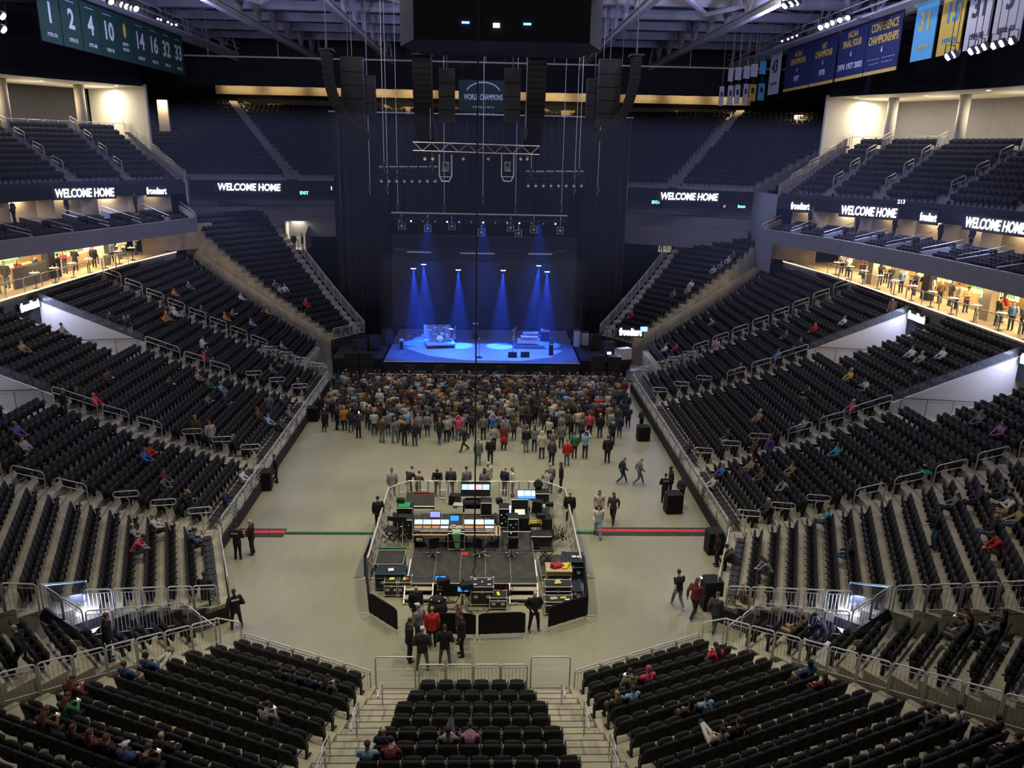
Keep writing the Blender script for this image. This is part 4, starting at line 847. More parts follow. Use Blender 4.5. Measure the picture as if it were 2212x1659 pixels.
# keyboard rig
p = GY(1142, 752, 69.6)
t = thing('keyboard_riser', 'low riser under the keyboards on the right half of the stage', 'riser', (p.x, 69.6, 1.52)); m = MB(); m.box((0, 0, .12), (2.8, 2.0, .2)); m.build('top', M_stage, t)
t = thing('keyboard_rig', 'stack of keyboards on a stand, lit blue', 'keyboard', (p.x, 69.3, 1.76))
for k, (z, y, w) in enumerate(((.75, 0, 1.5), (1.02, .12, 1.4), (.9, .75, 1.2))): m = MB(); m.box((.12*k, y, z), (w, .38, .1), rx=.15); m.build('keyboard', M_white if k == 0 else M_inlay, t)
m = MB(); [m.tube([(x, 0, 0), (x*.6, 0, .72)], .025, 5) for x in (-.7, .7)]; m.box((-.1, .1, .3), (1.9, .3, .45)); m.build('stand', M_steel, t)
def amp(px, py, y, w, h, lab, mm=None, z=1.52):
    p = GY(px, py, y); t = thing('amplifier', lab, 'amplifier', (p.x, y, z)); m = MB(); m.box((0, 0, h/2), (w, .4, h)); m.build('cabinet', mm or M_black, t)
    m = MB(); m.box((0, -.21, h*.42), (w*.86, .02, h*.72)); m.build('grille', M_dark, t); m = MB(); m.box((0, -.21, h*.9), (w*.86, .02, h*.1)); m.build('control_panel', M_steel, t)
amp(1027, 738, 72.6, .55, 1.6, 'tall narrow amplifier cabinet at centre stage'); amp(1177, 735, 71.8, .9, 1.1, 'wide amplifier cabinet right of the keyboards', M_stage); amp(1190, 765, 66.5, .35, 1.1, 'slim dark column speaker near the right front of the stage')
amp(868, 758, 68, .35, .9, 'small upright box near the left front corner of the stage', M_inlay)
def wedge(px, py, y, z, lab, w=.75):
    p = GY(px, py, y); t = thing('floor_monitor', lab, 'monitor speaker', (p.x, y, z), 0, 'wedge monitors at the stage front'); m = MB(); W = w/2
    m.add([(-W, -.25, 0), (W, -.25, 0), (W, .25, 0), (-W, .25, 0), (-W, -.15, .42), (W, -.15, .42), (W, .05, .45), (-W, .05, .45)], [(3, 2, 1, 0), (0, 1, 5, 4), (4, 5, 6, 7), (2, 3, 7, 6), (1, 2, 6, 5), (3, 0, 4, 7)]); m.build('cabinet', M_black, t)
    m = MB(); m.quad((-W*.9, .1, .42), (W*.9, .1, .42), (W*.9, .24, .05), (-W*.9, .24, .05)); m.build('grille', M_dark, t)
wedge(1107, 772, 65.6, 1.52, 'black wedge monitor on stage right of the centre microphone'); wedge(1134, 772, 65.7, 1.52, 'second wedge monitor further right, by the glowing spark')
for k, px in enumerate((885, 950, 1085, 1183)): wedge(px, 786, 62.9, 1.0, 'wedge on its shelf below the stage front, %s from the left' % ORD[k], .8)
for k, px in enumerate((906, 948, 990, 1035, 1078, 1125, 1165)):
    p = GY(px, 797, 62.6); t = thing('subwoofer', 'black subwoofer box along the foot of the stage, %s from the left' % ORD[k], 'speaker', (p.x, 62.6, 0), 0, 'subwoofers along the stage foot'); m = MB(); m.box((0, 0, .5), (1.05, .8, .95)); m.build('cabinet', M_black, t); m = MB(); m.box((0, -.41, .5), (.95, .02, .85)); m.build('grille', M_dark, t)
def mic(px, y, lab, h=1.6):
    p = GY(px, 765, y); t = thing('microphone_stand', lab, 'microphone stand', (p.x, y, 1.52)); m = MB(); m.tube([(0, 0, 0), (0, 0, h)], .02, 5); m.cyl((0, 0, 0), .28, .04, 10); m.build('pole', M_dark, t); m = MB(); m.ell((0, -.02, h+.05), (.04, .04, .08), 6, 5); m.build('microphone', M_steel, t)
mic(1035, 65.3, 'microphone stand at centre front of the stage'); mic(1107, 67, 'tall microphone stand left of the keyboards', 2.0)
for k, (px, y, lab) in enumerate(((981, 71, 'electric guitar on a stand right of the drums, lit blue'), (1109, 70.6, 'bass guitar on a stand left of the keyboards'))):
    p = GY(px, 745, y); t = thing('guitar', lab, 'guitar', (p.x, y, 1.55), .2); m = MB(); m.ell((0, 0, .35), (.17, .05, .22), 8, 6); m.ell((0, 0, .6), (.13, .05, .16), 8, 6); m.build('body', M_wood if k else M_inlay, t, True); m = MB(); m.obox((0, 0, .7), (.12, 0, 1.35), .06, .04); m.box((.14, 0, 1.42), (.09, .03, .16), ry=.15); m.build('neck', M_wood, t); m = MB(); m.tube([(-.15, .1, 0), (0, .1, .5), (.15, .1, 0)], .015, 4); m.build('stand', M_dark, t)
# lit fans / small lamps at the back of the stage
for k, (px, py) in enumerate(((884, 729), (914, 727), (1136, 727), (1165, 729), (1192, 734))):
    p = GY(px, py, 73); t = thing('ring_light', 'small pale ring fan at the back of the stage, %s from the left' % ORD[k], 'fan', p, 0, 'ring fans at the back of the stage'); m = MB(); m.tube([(.17*math.cos(a), 0, .17*math.sin(a)) for a in [PI*2*i/12 for i in range(12)]], .03, 5, closed=True); m.build('ring', M_white, t); m = MB(); m.tube([(0, 0, -.17), (0, 0, 1.53-p.z)], .02, 4); m.build('stand', M_dark, t)
# blue spot beams in haze
beams = [((893, 579), 70, -6.0, 70.4), ((915, 570), 72.5, -5.2, 72), ((990, 582), 70, -2.1, 69.6), ((1087, 583), 70, 1.6, 69.6), ((1164, 573), 72.5, 4.6, 72), ((1182, 586), 70, 5.8, 70.2)]
for k, ((px, py), y, ax, ay) in enumerate(beams):
    p = GY(px, py, y); t = thing('stage_spotlight', 'blue glowing spotlight over the stage casting a beam, %s from the left' % ORD[k], 'spotlight', p, 0, 'blue spotlights over the stage')
    m = MB(); m.cyl((0, 0, 0), .16, .35, 10); m.build('head', M_black, t); m = MB(); m.box((0, 0, -.05), (.42, .16, .05)); m.build('lens', E_stageb, t); m = MB(); m.tube([(-.22, 0, .15), (-.22, 0, .5), (.22, 0, .5), (.22, 0, .15)], .03, 4); m.build('yoke', M_dark, t)
    lamp('SPOT', (p.x, p.y, p.z-.12), 42000, (.015, .075, 1.0), .05, (ax, ay, 1.5), 24, .5)
for x in (-4.5, 0, 4.5): lamp('SPOT', (x, 64.5, 13), 21000, (.02, .13, 1.0), .15, (x*1.1, 67, 1.5), 46, .9)
hz = bpy.data.materials.new('stage_haze'); hz.use_nodes = True; nt = hz.node_tree; nt.nodes.remove(nt.nodes['Principled BSDF']); v = nt.nodes.new('ShaderNodeVolumeScatter'); v.inputs['Density'].default_value = .010; v.inputs['Anisotropy'].default_value = .25; v.inputs['Color'].default_value = (.9, .93, 1, 1)
nt.links.new(v.outputs[0], nt.nodes['Material Output'].inputs['Volume'])
m = MB(); m.box((0, 71, 5.6), (17.4, 11.4, 8.0)); m.build('haze', hz, label='thin smoke haze over the stage catching the blue beams', cat='haze', kind='stuff')
# trusses, hanging lamps
def truss(a, b, label, s=.42, mm=None, group='lighting trusses', name='lighting_truss'):
    a, b = Vector(a), Vector(b); t = thing(name, label, 'truss', a, 0, group); d = b-a; L = d.length; x = d.normalized(); y = Vector((0, 0, 1)).cross(x).normalized()*s/2; z = Vector((0, 0, s/2)); m = MB()
    for sy in (-1, 1):
        for sz in (-1, 1): m.tube([y*sy+z*sz, d+y*sy+z*sz], .035, 5)
    m.build('chords', mm or M_steel, t); m = MB(); n = max(2, int(L/.6))
    for i in range(n):
        p, q = d*(i/n), d*((i+1)/n)
        for sy in (-1, 1): m.tube([p+y*sy-z, q+y*sy+z] if i % 2 else [p+y*sy+z, q+y*sy-z], .018, 3)
        m.tube([p+y+z, p-y+z], .015, 3)
    m.build('bracing', mm or M_steel, t); return t
def movhead(p, label, sc=1.0, lens=None, group='hanging stage lamps'):
    t = thing('moving_light', label, 'stage lamp', p, 0, group); m = MB(); m.box((0, 0, -.08*sc), (.32*sc, .3*sc, .16*sc)); m.build('base', M_dark, t); m = MB(); m.tube([(-.18*sc, 0, -.16*sc), (-.2*sc, 0, -.45*sc)], .03*sc, 4); m.tube([(.18*sc, 0, -.16*sc), (.2*sc, 0, -.45*sc)], .03*sc, 4); m.build('yoke', M_dark, t)
    m = MB(); m.ell((0, 0, -.45*sc), (.16*sc, .17*sc, .2*sc), 8, 6); m.build('head', M_dark, t, True); m = MB(); m.cyl((0, -.17*sc, -.5*sc), .10*sc, .03, 8, ax='Y'); m.build('lens', lens or M_white, t)
def hoist(x, y, z, label, ztop=29.9):
    t = thing('chain_hoist', label, 'hoist', (x, y, z), 0, 'motor hoists and chains'); m = MB(); m.tube([(0, 0, 0), (0, 0, ztop-z)], .018, 4); m.build('chain', M_steel, t); m = MB(); m.cyl((0, 0, .2), .12, .45, 8); m.build('motor', M_dark, t)
a, b = GY(893, 316, 56), GY(1165, 325, 56); T1 = truss(a, b, 'silver box truss high above the floor, nearest of the rigged trusses', .55)
for k, px in enumerate((918, 935, 1001, 1055, 1125, 1139)): movhead(GY(px, 327, 56), 'pale-lensed lamp under the nearest truss, %s from the left' % ORD[k])
for k, px in enumerate((930, 1135)): p = GY(px, 300, 56); hoist(p.x, 56, p.z, 'steel hoist chain with motor holding the nearest truss, %s one' % ('left' if k == 0 else 'right'), 29.9)
for k, px in enumerate((962, 1097)):
    p = GY(px, 333, 56); t = thing('followspot_chair', 'caged followspot operator chair hanging under the nearest truss, %s one' % ('left' if k == 0 else 'right'), 'chair', p)
    m = MB(); pts = [(-.42, 0, 0), (-.42, 0, -1.45), (-.25, 0, -1.8), (.25, 0, -1.8), (.42, 0, -1.45), (.42, 0, 0)]; m.tube(pts, .04, 5); m.tube([(x, .5, z) for x, y, z in pts], .04, 5); m.box((0, .25, -1.5), (.8, .5, .04)); m.build('frame', M_steel, t)
    m = MB(); m.box((0, .3, -1.1), (.45, .4, .1)); m.box((0, .5, -.8), (.45, .08, .6)); m.build('seat', M_inlay, t); m = MB(); m.cyl((0, -.1, -.7), .12, .6, 8, ax='Y'); m.build('spotlight', M_dark, t)
for side, (px0, px1, py) in ((-1, (818, 946, 370)), (1, (1135, 1262, 380))):
    a, b = GY(px0, py, 62), GY(px1, py+2, 62); truss(a, b, 'dark truss with two tiers of lamps above the %s of the stage' % SIDE[side], .42, M_dark)
    for k in range(6): p = GY(px0+10+(px1-px0-20)*k/5, py-10, 62); t = thing('strip_light', 'short pale strip light on the %s two-tier truss, %s along' % (SIDE[side], ORD[k]), 'strip light', p, 0, 'strip lights on the two-tier trusses'); m = MB(); m.box((0, 0, 0), (.62, .12, .08)); m.build('bar', M_alu, t); m = MB(); m.tube([(0, 0, 0), (0, 0, -.2)], .02, 4); m.build('clamp', M_dark, t)
    for k in range(8): p = GY(px0+6+(px1-px0-12)*k/7, py+7, 62); movhead(p, 'lamp hanging under the %s two-tier truss, %s along' % (SIDE[side], ORD[k]), 1.0, M_white if (k > 3 if side < 0 else k < 6) else None)
    for px in (px0+12, px1-12): p = GY(px, py, 62); hoist(p.x, 62, p.z, 'hoist chain at the %s end of the %s two-tier truss' % ('inner' if (px > 1040) == (side < 0) or abs(px-1040) < 120 else 'outer', SIDE[side]))
a, b = GY(845, 459, 66.5), GY(1226, 466, 66.5); truss(a+Vector((0, 0, -.3)), b+Vector((0, 0, -.3)), 'long dark truss with a pale top bar across the full stage width', .45, M_dark)
m = MB(); m.obox(a, b, .1, .09); m.build('top_bar', M_alu, label='long pale horizontal bar along the full-width truss', cat='bar')
for k in range(14): p = GY(862+26*k, 467+.5*k, 66.5); movhead(p, 'small lamp under the full-width truss, %s from the left' % ORD[k], .75, (E_scrb if k in (5, 9) else E_scrw if k % 3 == 1 else None))
for k, px in enumerate((860, 960, 1113, 1212)): p = GY(px, 460, 66.5); hoist(p.x, 66.5, p.z, 'hoist chain over the full-width truss, %s from the left' % ORD[k])
for k, (px, py) in enumerate(((868, 488), (924, 493), (976, 489), (1040, 502), (1103, 492), (1120, 504), (1153, 496), (1210, 498))):
    p = GY(px, py, 70); t = thing('lamp_frame', 'square-framed lamp hanging behind the full-width truss, %s from the left' % ORD[k], 'stage lamp', p, 0, 'square-framed lamps'); m = MB(); m.tube([(-.28, 0, -.28), (.28, 0, -.28), (.28, 0, .28), (-.28, 0, .28)], .035, 4, closed=True); m.tube([(0, 0, .28), (0, 0, 1.2)], .03, 4); m.build('frame', M_alu, t); m = MB(); m.cyl((0, -.05, 0), .15, .15, 8, ax='Y'); m.build('head', M_inlay, t)
truss(GY(858, 482, 70)+Vector((0, 0, .3)), GY(1222, 490, 70)+Vector((0, 0, .3)), 'dark truss carrying the square-framed lamps', .4, M_black)
for k, (cx, w, y) in enumerate(((-5.6, 2.3, 70.8), (-.5, 3.2, 70.5), (5.0, 2.3, 70.8))):
    z = 10.0; t = thing('hexagon_rig', 'flat hexagonal lighting frame hanging low over the stage, %s of three' % ('left', 'middle', 'right')[k], 'lighting rig', (cx, y, z), 0, 'hexagonal frames over the stage'); pts = [(w*math.cos(a), 1.5*math.sin(a), 0) for a in [PI/3*i for i in range(6)]]
    m = MB(); m.tube(pts, .07, 5, closed=True); m.build('frame', M_dark, t); m = MB(); m.obox(Vector(pts[4])+Vector((.1, 0, -.1)), Vector(pts[5])+Vector((-.1, 0, -.1)), .12, .12); m.build('light_bar', M_alu, t); m = MB(); [m.tube([q, (q[0]*.6, q[1]*.6, 11)], .012, 3) for q in pts]; m.build('cables', M_dark, t)
# flown loudspeakers
def array(p, n, face, total, label, w=1.25, d=.55, h=.36):      # face: plan angle the array points at; boxes curl under
    t = thing('line_array', label, 'loudspeaker array', p, 0, 'flown loudspeaker arrays'); f = Vector((math.cos(face), math.sin(face), 0)); pos = Vector((0, 0, 0))
    for i in range(n):
        a = total*((i+.5)/n)**1.6; R = Matrix.Rotation(face-PI/2, 3, 'Z') @ Matrix.Rotation(-a, 3, 'X'); m = MB(); m.box((0, 0, 0), (w, d, h*.94)); m.v = [tuple(R @ Vector(v)+pos) for v in m.v]; m.build('speaker_box', M_black, t)
        pos = pos+R @ Vector((0, 0, -h))
    m = MB(); m.box((0, 0, h*.8), (w, .9, .12), rz=face-PI/2); m.tube([(0, -.3, h), (0, 0, 1.6)], .03, 4); m.tube([(0, .3, h), (0, 0, 1.6)], .03, 4); m.tube([(0, 0, 1.6), (0, 0, 29.9-p.z)], .03, 4); m.build('flying_frame', M_dark, t)
array(GY(706, 118, 57), 18, PI, 1.35, 'outer left speaker array curling outwards like a letter J', w=1.2); array(GY(1374, 130, 57), 18, 0, 1.35, 'outer right speaker array curling outwards like a letter J', w=1.2)
array(GY(912, 128, 56), 18, -PI/2-.12, .95, 'inner left speaker array facing the floor'); array(GY(1160, 134, 56), 18, -PI/2+.12, .95, 'inner right speaker array facing the floor')
def substack(px, py, y, n, label, w=1.1):
    p = GY(px, py, y); t = thing('subwoofer_stack', label, 'loudspeaker array', p, 0, 'flown subwoofer stacks')
    for i in range(n): m = MB(); m.box((0, 0, -.5-.86*i), (w, .9, .82)); m.build('speaker_box', M_casewall, t)
    m = MB(); m.box((0, 0, 0), (w, .6, .12)); m.tube([(0, 0, 0), (0, 0, 29.9-p.z)], .03, 4); m.build('flying_frame', M_dark, t)
substack(760, 125, 58, 5, 'hanging subwoofer stack beside the outer left array', 1.5); substack(793, 165, 60, 3, 'shorter hanging subwoofer stack right of the outer left array'); substack(1318, 130, 58, 5, 'hanging subwoofer stack beside the outer right array', 1.5); substack(1285, 172, 60, 3, 'shorter hanging subwoofer stack left of the outer right array')
substack(965, 150, 58, 4, 'hanging subwoofer stack beside the inner left array'); substack(1108, 150, 58, 4, 'hanging subwoofer stack beside the inner right array')
for k, px in enumerate((1043, 838, 1240, 800, 1290)):
    p = GY(px, 440 if k == 0 else 420, 64+k); hoist(p.x, 64+k, p.z, 'thin hoist chain dropping beside the stage rig, %s' % ('at centre', 'left of the two-tier truss', 'right of the two-tier truss', 'far left', 'far right')[k])
# front barricade and side speaker stacks
rail_run([(-9.5, 61.0, 0), (9.5, 61.0, 0)], 1.25, 'barricade panel between the crowd and the stage, %s from the left', 'mesh', 1.2, group='stage barricade')
for k, (px, y, n) in enumerate(((762, 63.5, 2), (793, 63.6, 2), (1290, 63.6, 2), (1325, 63.4, 2))):
    p = GY(px, 800, y); t = thing('ground_speaker_stack', 'black speaker stack beside the stage, %s from the left' % ORD[k], 'speaker', (p.x, y, 0), 0, 'ground stacks beside the stage')
    for i in range(n): m = MB(); m.box((0, 0, .6+1.15*i), (1.1, .9, 1.1)); m.build('speaker_box', M_casewall, t)
for k, (px, py, y, w, h, mm) in enumerate(((1245, 745, 70, .5, 1.5, M_steel), (1262, 750, 70.5, .6, 1.2, M_steel), (1285, 752, 69, .9, 1.3, M_casewall), (1312, 770, 67, 1.0, 1.1, M_casewall), (1345, 778, 65.5, 1.3, .9, M_steel), (1372, 786, 64, 1.2, .8, M_steel), (838, 748, 70, .8, 1.3, M_casewall), (805, 756, 68, 1.0, 1.2, M_casewall), (778, 770, 67, 1.0, 1.0, M_casewall))):
    p = GY(px, py, y); t = thing('road_case', 'stack of road cases in the %s stage wing, %s along' % ('right' if px > 1000 else 'left', ORD[k]), 'case', (p.x, y, 0 if not 8.5 < abs(p.x) < 12.7 else 1.4), .1*k, 'cases in the stage wings'); m = MB(); m.box((0, 0, h/2+.1), (w, .7, h)); m.build('body', mm, t); m = MB(); m.box((0, 0, h+.12), (w+.03, .73, .05)); m.build('lid', M_dark, t)
t = thing('monitor_screen', 'small bright monitor glowing in the dark right wing', 'screen', GY(1316, 763, 66)); m = MB(); m.box((0, 0, 0), (.35, .04, .24)); m.build('panel', E_scrw, t); m = MB(); m.tube([(0, .03, 0), (0, .03, -1.2)], .03, 4); m.build('stand', M_dark, t)

hz2 = hz.copy(); hz2.name = 'arena_bloom_haze'; hz2.node_tree.nodes['Volume Scatter'].inputs['Density'].default_value = .0020; hz2.node_tree.nodes['Volume Scatter'].inputs['Color'].default_value = (.55, .65, 1, 1)
m = MB(); m.box((0, 68, 15.2), (84, 50, 10.6)); m.build('haze', hz2, label='faint bluish haze added in the upper air to imitate bloom around the glowing ribbon boards', cat='haze', kind='stuff')  # blue-tinted scatter volume added for the veil and the glow round the signs
# ------------------------------------------------------------------ mixing position on the floor
DZ = .62
def at(px, py, z=0.): p = G(px, py, z); return Vector((p.x, p.y, z))
for r, (ya, yb) in enumerate(((30.15, 30.5), (30.5, 32.95), (32.95, 35.4), (35.4, 36.9))):
    for c in range(5):
        x0 = -2.95+1.12*c; t = thing('deck_riser', 'black stage deck of the mixing platform, %s from left, %s from the camera' % (ORD[c], ORD[r]), 'platform', (x0+.56, (ya+yb)/2, 0), 0, 'decks of the mixing platform')
        m = MB(); m.box((0, 0, DZ-.02), (1.10, yb-ya-.02, .04)); m.build('top', M_deck, t); m = MB(); h = (yb-ya)/2-.01; m.tube([(-.555, -h, DZ-.03), (.555, -h, DZ-.03), (.555, h, DZ-.03), (-.555, h, DZ-.03)], .018, 4, closed=True); m.build('edge_frame', M_alu, t)
        m = MB(); [m.tube([(sx*.5, sy*h*.9, 0), (sx*.5, sy*h*.9, DZ-.05)], .025, 5) for sx in (-1, 1) for sy in (-1, 1)]; m.build('leg_set', M_alu, t)
m = MB(); m.box((-.15, 30.1, DZ/2-.02), (5.5, .03, DZ-.08)); m.build('deck_skirt', M_black, label='black skirt along the near edge of the mixing platform', cat='skirt')
for k, (x, s) in enumerate(((-2.97, -1), (2.67, 1))): m = MB(); m.box((x, 31.4, DZ+.01), (.06, 1.5, .03)); m.build('edge_strip', M_white, label='pale safety strip on the %s edge of the mixing platform' % ('left' if s < 0 else 'right'), cat='strip')
for k, px in enumerate((905, 1131)):
    p = at(px, 1268, .5); t = thing('steps', 'metal-edged steps up to the mixing platform, %s one' % ('left' if k == 0 else 'right'), 'steps', (p.x, 29.75, 0), 0, 'steps of the mixing platform')
    m = MB(); m.box((0, .22, .46), (1.15, .28, .04)); m.box((0, -.12, .25), (1.15, .28, .04)); m.build('tread', M_conc, t)
    m = MB(); [m.obox((s*.6, -.35, .05), (s*.6, .4, .6), .05, .12) for s in (-1, 1)]; [m.obox((-.6, y, z), (.6, y, z), .03, .05) for y, z in ((-.27, .25), (.07, .46), (-.32, .05), (.37, .6))]; m.build('frame', M_alu, t)
# steel barricade round the front and sides
def barri(a, b, label, h=1.12):
    a, b = Vector((*a, 0)), Vector((*b, 0)); t = thing('barricade_panel', label, 'barricade', a, 0, 'barricade around the mixing position'); d = b-a; L = d.length; x = d.normalized(); up = Vector((0, 0, 1)); n = Vector((-x.y, x.x, 0))
    m = MB(); m.tube([(0, 0, 0), up*h, d+up*h, d], .045, 5); m.tube([d*.47, d*.47+up*h], .036, 5); m.build('frame', M_alu, t)
    m = MB(); [m.tube([up*z+d*.02, d*.46+up*z], .018, 4) for z in (.12, .6)]; m.quad(d*.02+up*.15, d*.45+up*.15, d*.45+up*(h-.05), d*.02+up*(h-.05)); m.m[-1] = 1; m.quad(d*.5+up*.15, d*.98+up*.15, d*.98+up*(h-.05), d*.5+up*(h-.05)); m.m[-1] = 1; m.build('mesh_infill', [M_alu, M_mesh], t)
    m = MB(); [m.tube([d*q+up*h*.9, d*q+n*.75+up*.03, d*q+up*.03], .02, 4) for q in (.04, .96)]; m.build('brace', M_steel, t)
xs = [-3.85, -2.75, -1.65, -.55, .55, 1.65, 2.75, 3.7]
for i in range(7): barri((xs[i+1]-.03, 39.9), (xs[i]+.03, 39.9), 'barricade panel on the stage side of the mixing position, %s from the left' % ORD[i])
barri((-3.9, 39.85), (-4.75, 39.0), 'angled barricade panel at the far left corner of the mixing position'); barri((4.6, 39.0), (3.78, 39.85), 'angled barricade panel at the far right corner of the mixing position')
for i in range(7):
    y0 = 38.95-1.08*i; barri((-4.8, y0), (-4.82, y0-1.05), 'barricade panel on the left of the mixing position, %s from the stage' % ORD[i]); barri((4.68, y0-1.05), (4.68, y0), 'barricade panel on the right of the mixing position, %s from the stage' % ORD[i])
# black cloth-covered crowd fences
def blackfence(a, b, label, h=1.1, z=.0):
    a, b = Vector((*a, 0)), Vector((*b, 0)); t = thing('covered_fence', label, 'fence', a, 0, 'black cloth-covered fences'); d = b-a; x = d.normalized(); up = Vector((0, 0, 1)); n = Vector((-x.y, x.x, 0)); L = d.length; V = []; K = 13
    m = MB()
    for s in (-.03, .03):
        for i in range(K):
            u = i/(K-1); top = h-(.09 if i in (0, K-1) else .015 if i in (1, K-2) else 0)
            V += [d*u+up*.18+n*(s+.012*math.sin(i*2.2)), d*u+up*top+n*s]
    k = 2*K; m.add(V, [(2*i, 2*i+2, 2*i+3, 2*i+1) for i in range(K-1)]+[(k+2*i, k+2*i+1, k+2*i+3, k+2*i+2) for i in range(K-1)]+[(2*i+1, 2*i+3, k+2*i+3, k+2*i+1) for i in range(K-1)]+[(0, 1, k+1, k), (2*K-2, k+2*K-2, k+2*K-1, 2*K-1)]); m.build('cloth', M_drape, t)
    m = MB(); [m.tube([d*q-n*.35+up*.02, d*q+n*.35+up*.02], .02, 4) for q in (.03, .97)]; [m.tube([d*q+up*.02, d*q+up*.2], .02, 4) for q in (.03, .97)]; m.build('foot', M_alu, t)
g = lambda px, py: tuple(at(px, py)[:2])
FA, FB = g(799, 1330), g(858, 1368); blackfence(FA, FB, 'black cloth-covered fence angled at the near left corner of the mixing position')
blackfence(g(921, 1376), g(1028, 1378), 'black cloth-covered fence at the near side, left of two straight ones'); blackfence(g(1033, 1378), g(1134, 1374), 'black cloth-covered fence at the near side, right of two straight ones')
FC_, FD = g(1184, 1362), g(1268, 1336); blackfence(FC_, FD, 'black cloth-covered fence angled at the near right corner of the mixing position')
blackfence((FA[0]-.02, FA[1]+.1), (-4.95, 31.6), 'black cloth-covered fence along the left side of the mixing position'); blackfence((FD[0], FD[1]+.1), (4.85, 31.9), 'black cloth-covered fence along the right side of the mixing position')
m = MB(); m.obox((-5.02, 31.7, .55), (-4.95, 33.4, .55), .03, 1.05); m.build('fence_cloth', M_drape, label='short black cloth hung on the left barricade', cat='cloth')
# cases
def case(px, py, w, d, h, z, label, rz=0, edge=None, top=None, lid=True, y=None, decor=None):
    p = at(px, py, z); t = thing('flight_case', label, 'case', (p.x, (y if y is not None else p.y+d/2), z), rz, 'flight cases round the mixing position'); e = edge or M_alu
    m = MB(); m.box((0, 0, h/2+.08), (w-.02, d-.02, h-.02)); m.build('body', M_casewall, t)
    m = MB(); H0, H1 = .09, h+.08
    for zz in (H0, H1): m.tube([(-w/2, -d/2, zz), (w/2, -d/2, zz), (w/2, d/2, zz), (-w/2, d/2, zz)], .018, 4, closed=True)
    for sx in (-1, 1):
        for sy in (-1, 1): m.tube([(sx*w/2, sy*d/2, H0), (sx*w/2, sy*d/2, H1)], .018, 4); m.box((sx*w/2, sy*d/2, H1), (.07, .07, .07)); m.box((sx*w/2, sy*d/2, H0), (.07, .07, .07))
    m.tube([(-w/2, -d/2, h*.72+.08), (w/2, -d/2, h*.72+.08)], .02, 4); m.build('edging', e, t)
    for sx in (-1, 1):
        m = MB(); m.box((sx*w*.27, -d/2-.01, h*.45+.08), (.16, .02, .12)); m.build('handle', M_steel, t)
    m = MB(); m.box((0, -d/2-.015, h*.72+.08), (.11, .03, .1)); m.build('latch', M_steel, t)
    for sx in (-1, 1):
        for sy in (-1, 1): m = MB(); m.cyl((sx*w*.38-.02, sy*d*.36, .045), .045, .04, 8, ax='X'); m.build('caster', M_rubber, t)
    for (x_, y_, sx_, sy_, mm) in (decor or []): m = MB(); m.box((x_, y_, h+.1), (sx_, sy_, .02), rz=.15); m.build('sticker', mm, t)
    return t
case(846, 1290, .62, .6, .62, 0, 'left of two matching flight cases with striped stickers, lower left', decor=[(0, 0, .22, .2, M_yellow)]); case(873, 1290, .62, .6, .62, 0, 'right of two matching flight cases, pink-edged with red and yellow stickers', decor=[(0, 0, .1, .25, M_yellow), (.1, 0, .12, .2, M_red)], edge=None)
case(847, 1262, 1.28, .7, .75, 0, 'blue-edged flight case with a pale label on its lid, left side', edge=M_blue, y=30.85, decor=[(0, 0, .24, .24, M_white)])
t = thing('desk_lid_case', 'low flight case with an open dark lid edged in green and white, left side', 'case', (-3.88, 32.0, 0)); m = MB(); m.box((0, 0, .42), (1.25, 1.3, .8)); m.build('body', M_casewall, t); m = MB(); m.tube([(-.63, -.65, .83), (.63, -.65, .83), (.63, .65, .83), (-.63, .65, .83)], .025, 4, closed=True); m.build('edging', M_alu, t); m = MB(); m.box((0, .68, .9), (1.3, .05, .1)); m.build('green_edge', M_green, t); m = MB(); m.box((0, 0, .84), (1.18, 1.2, .02)); m.build('lining', M_rubber, t)
case(1041, 1310, .95, .75, .85, 0, 'big flight case with grey corner plates standing before the platform', decor=[(-.3, .2, .14, .1, M_alu), (.3, .2, .14, .1, M_alu), (-.3, -.2, .14, .1, M_alu), (.3, -.2, .14, .1, M_alu), (0, 0, .06, .14, M_alu)])
case(1076, 1318, .72, .6, .5, 0, 'small flight case with a neon yellow tag, right of the big one', decor=[(0, 0, .12, .3, mat('neon_tag', (.65, .8, .02), .5))])
case(1209, 1345, 1.15, .55, .55, 0, 'open flight case full of loose gear behind the angled right fence', y=28.9, decor=[(-.2, 0, .3, .2, M_wood), (.2, .05, .25, .12, M_yellow), (.35, -.1, .2, .1, M_white)]); case(1205, 1308, 1.12, .6, .8, 0, 'flight case with yellow-taped label between the crate and the open case', y=29.7, decor=[(0, 0, .3, .12, M_yellow), (0, .15, .2, .1, M_white)])
case(1237, 1255, .95, .9, .95, 0, 'tall blue-edged flight case with two pale labels on its lid, right side', edge=M_blue, y=31.7, rz=-.05, decor=[(.05, 0, .2, .16, M_white), (.27, 0, .16, .16, M_white)])
case(1243, 1310, .6, .9, .45, 0, 'low blue-edged case hidden beside the right fence', edge=M_blue, y=30.1)
t = thing('wooden_crate', 'tall plywood crate stacked with red cloth and yellow straps, right side', 'crate', (3.62, 30.75, 0)); m = MB(); m.box((0, 0, .5), (1.1, .75, 1.0)); m.build('body', M_wood, t); m = MB(); m.box((0, -.39, .55), (.95, .02, .6)); m.build('front_panel', M_rubber, t); m = MB(); m.box((0, 0, 1.03), (1.15, .8, .06)); m.build('rim', M_wood, t); m = MB(); m.box((0, -.4, .62), (.25, .02, .2)); m.build('label_plate', M_white, t)
t = thing('folded_cloth', 'folded red cloth lying on the plywood crate', 'cloth', (3.55, 30.8, 1.07)); m = MB(); m.box((0, 0, .04), (.5, .42, .07), rz=.3, ry=-.06); m.box((.02, .02, .09), (.44, .36, .04), rz=.4); m.build('folds', mat('dark_red_cloth', (.35, .02, .03), .85), t)
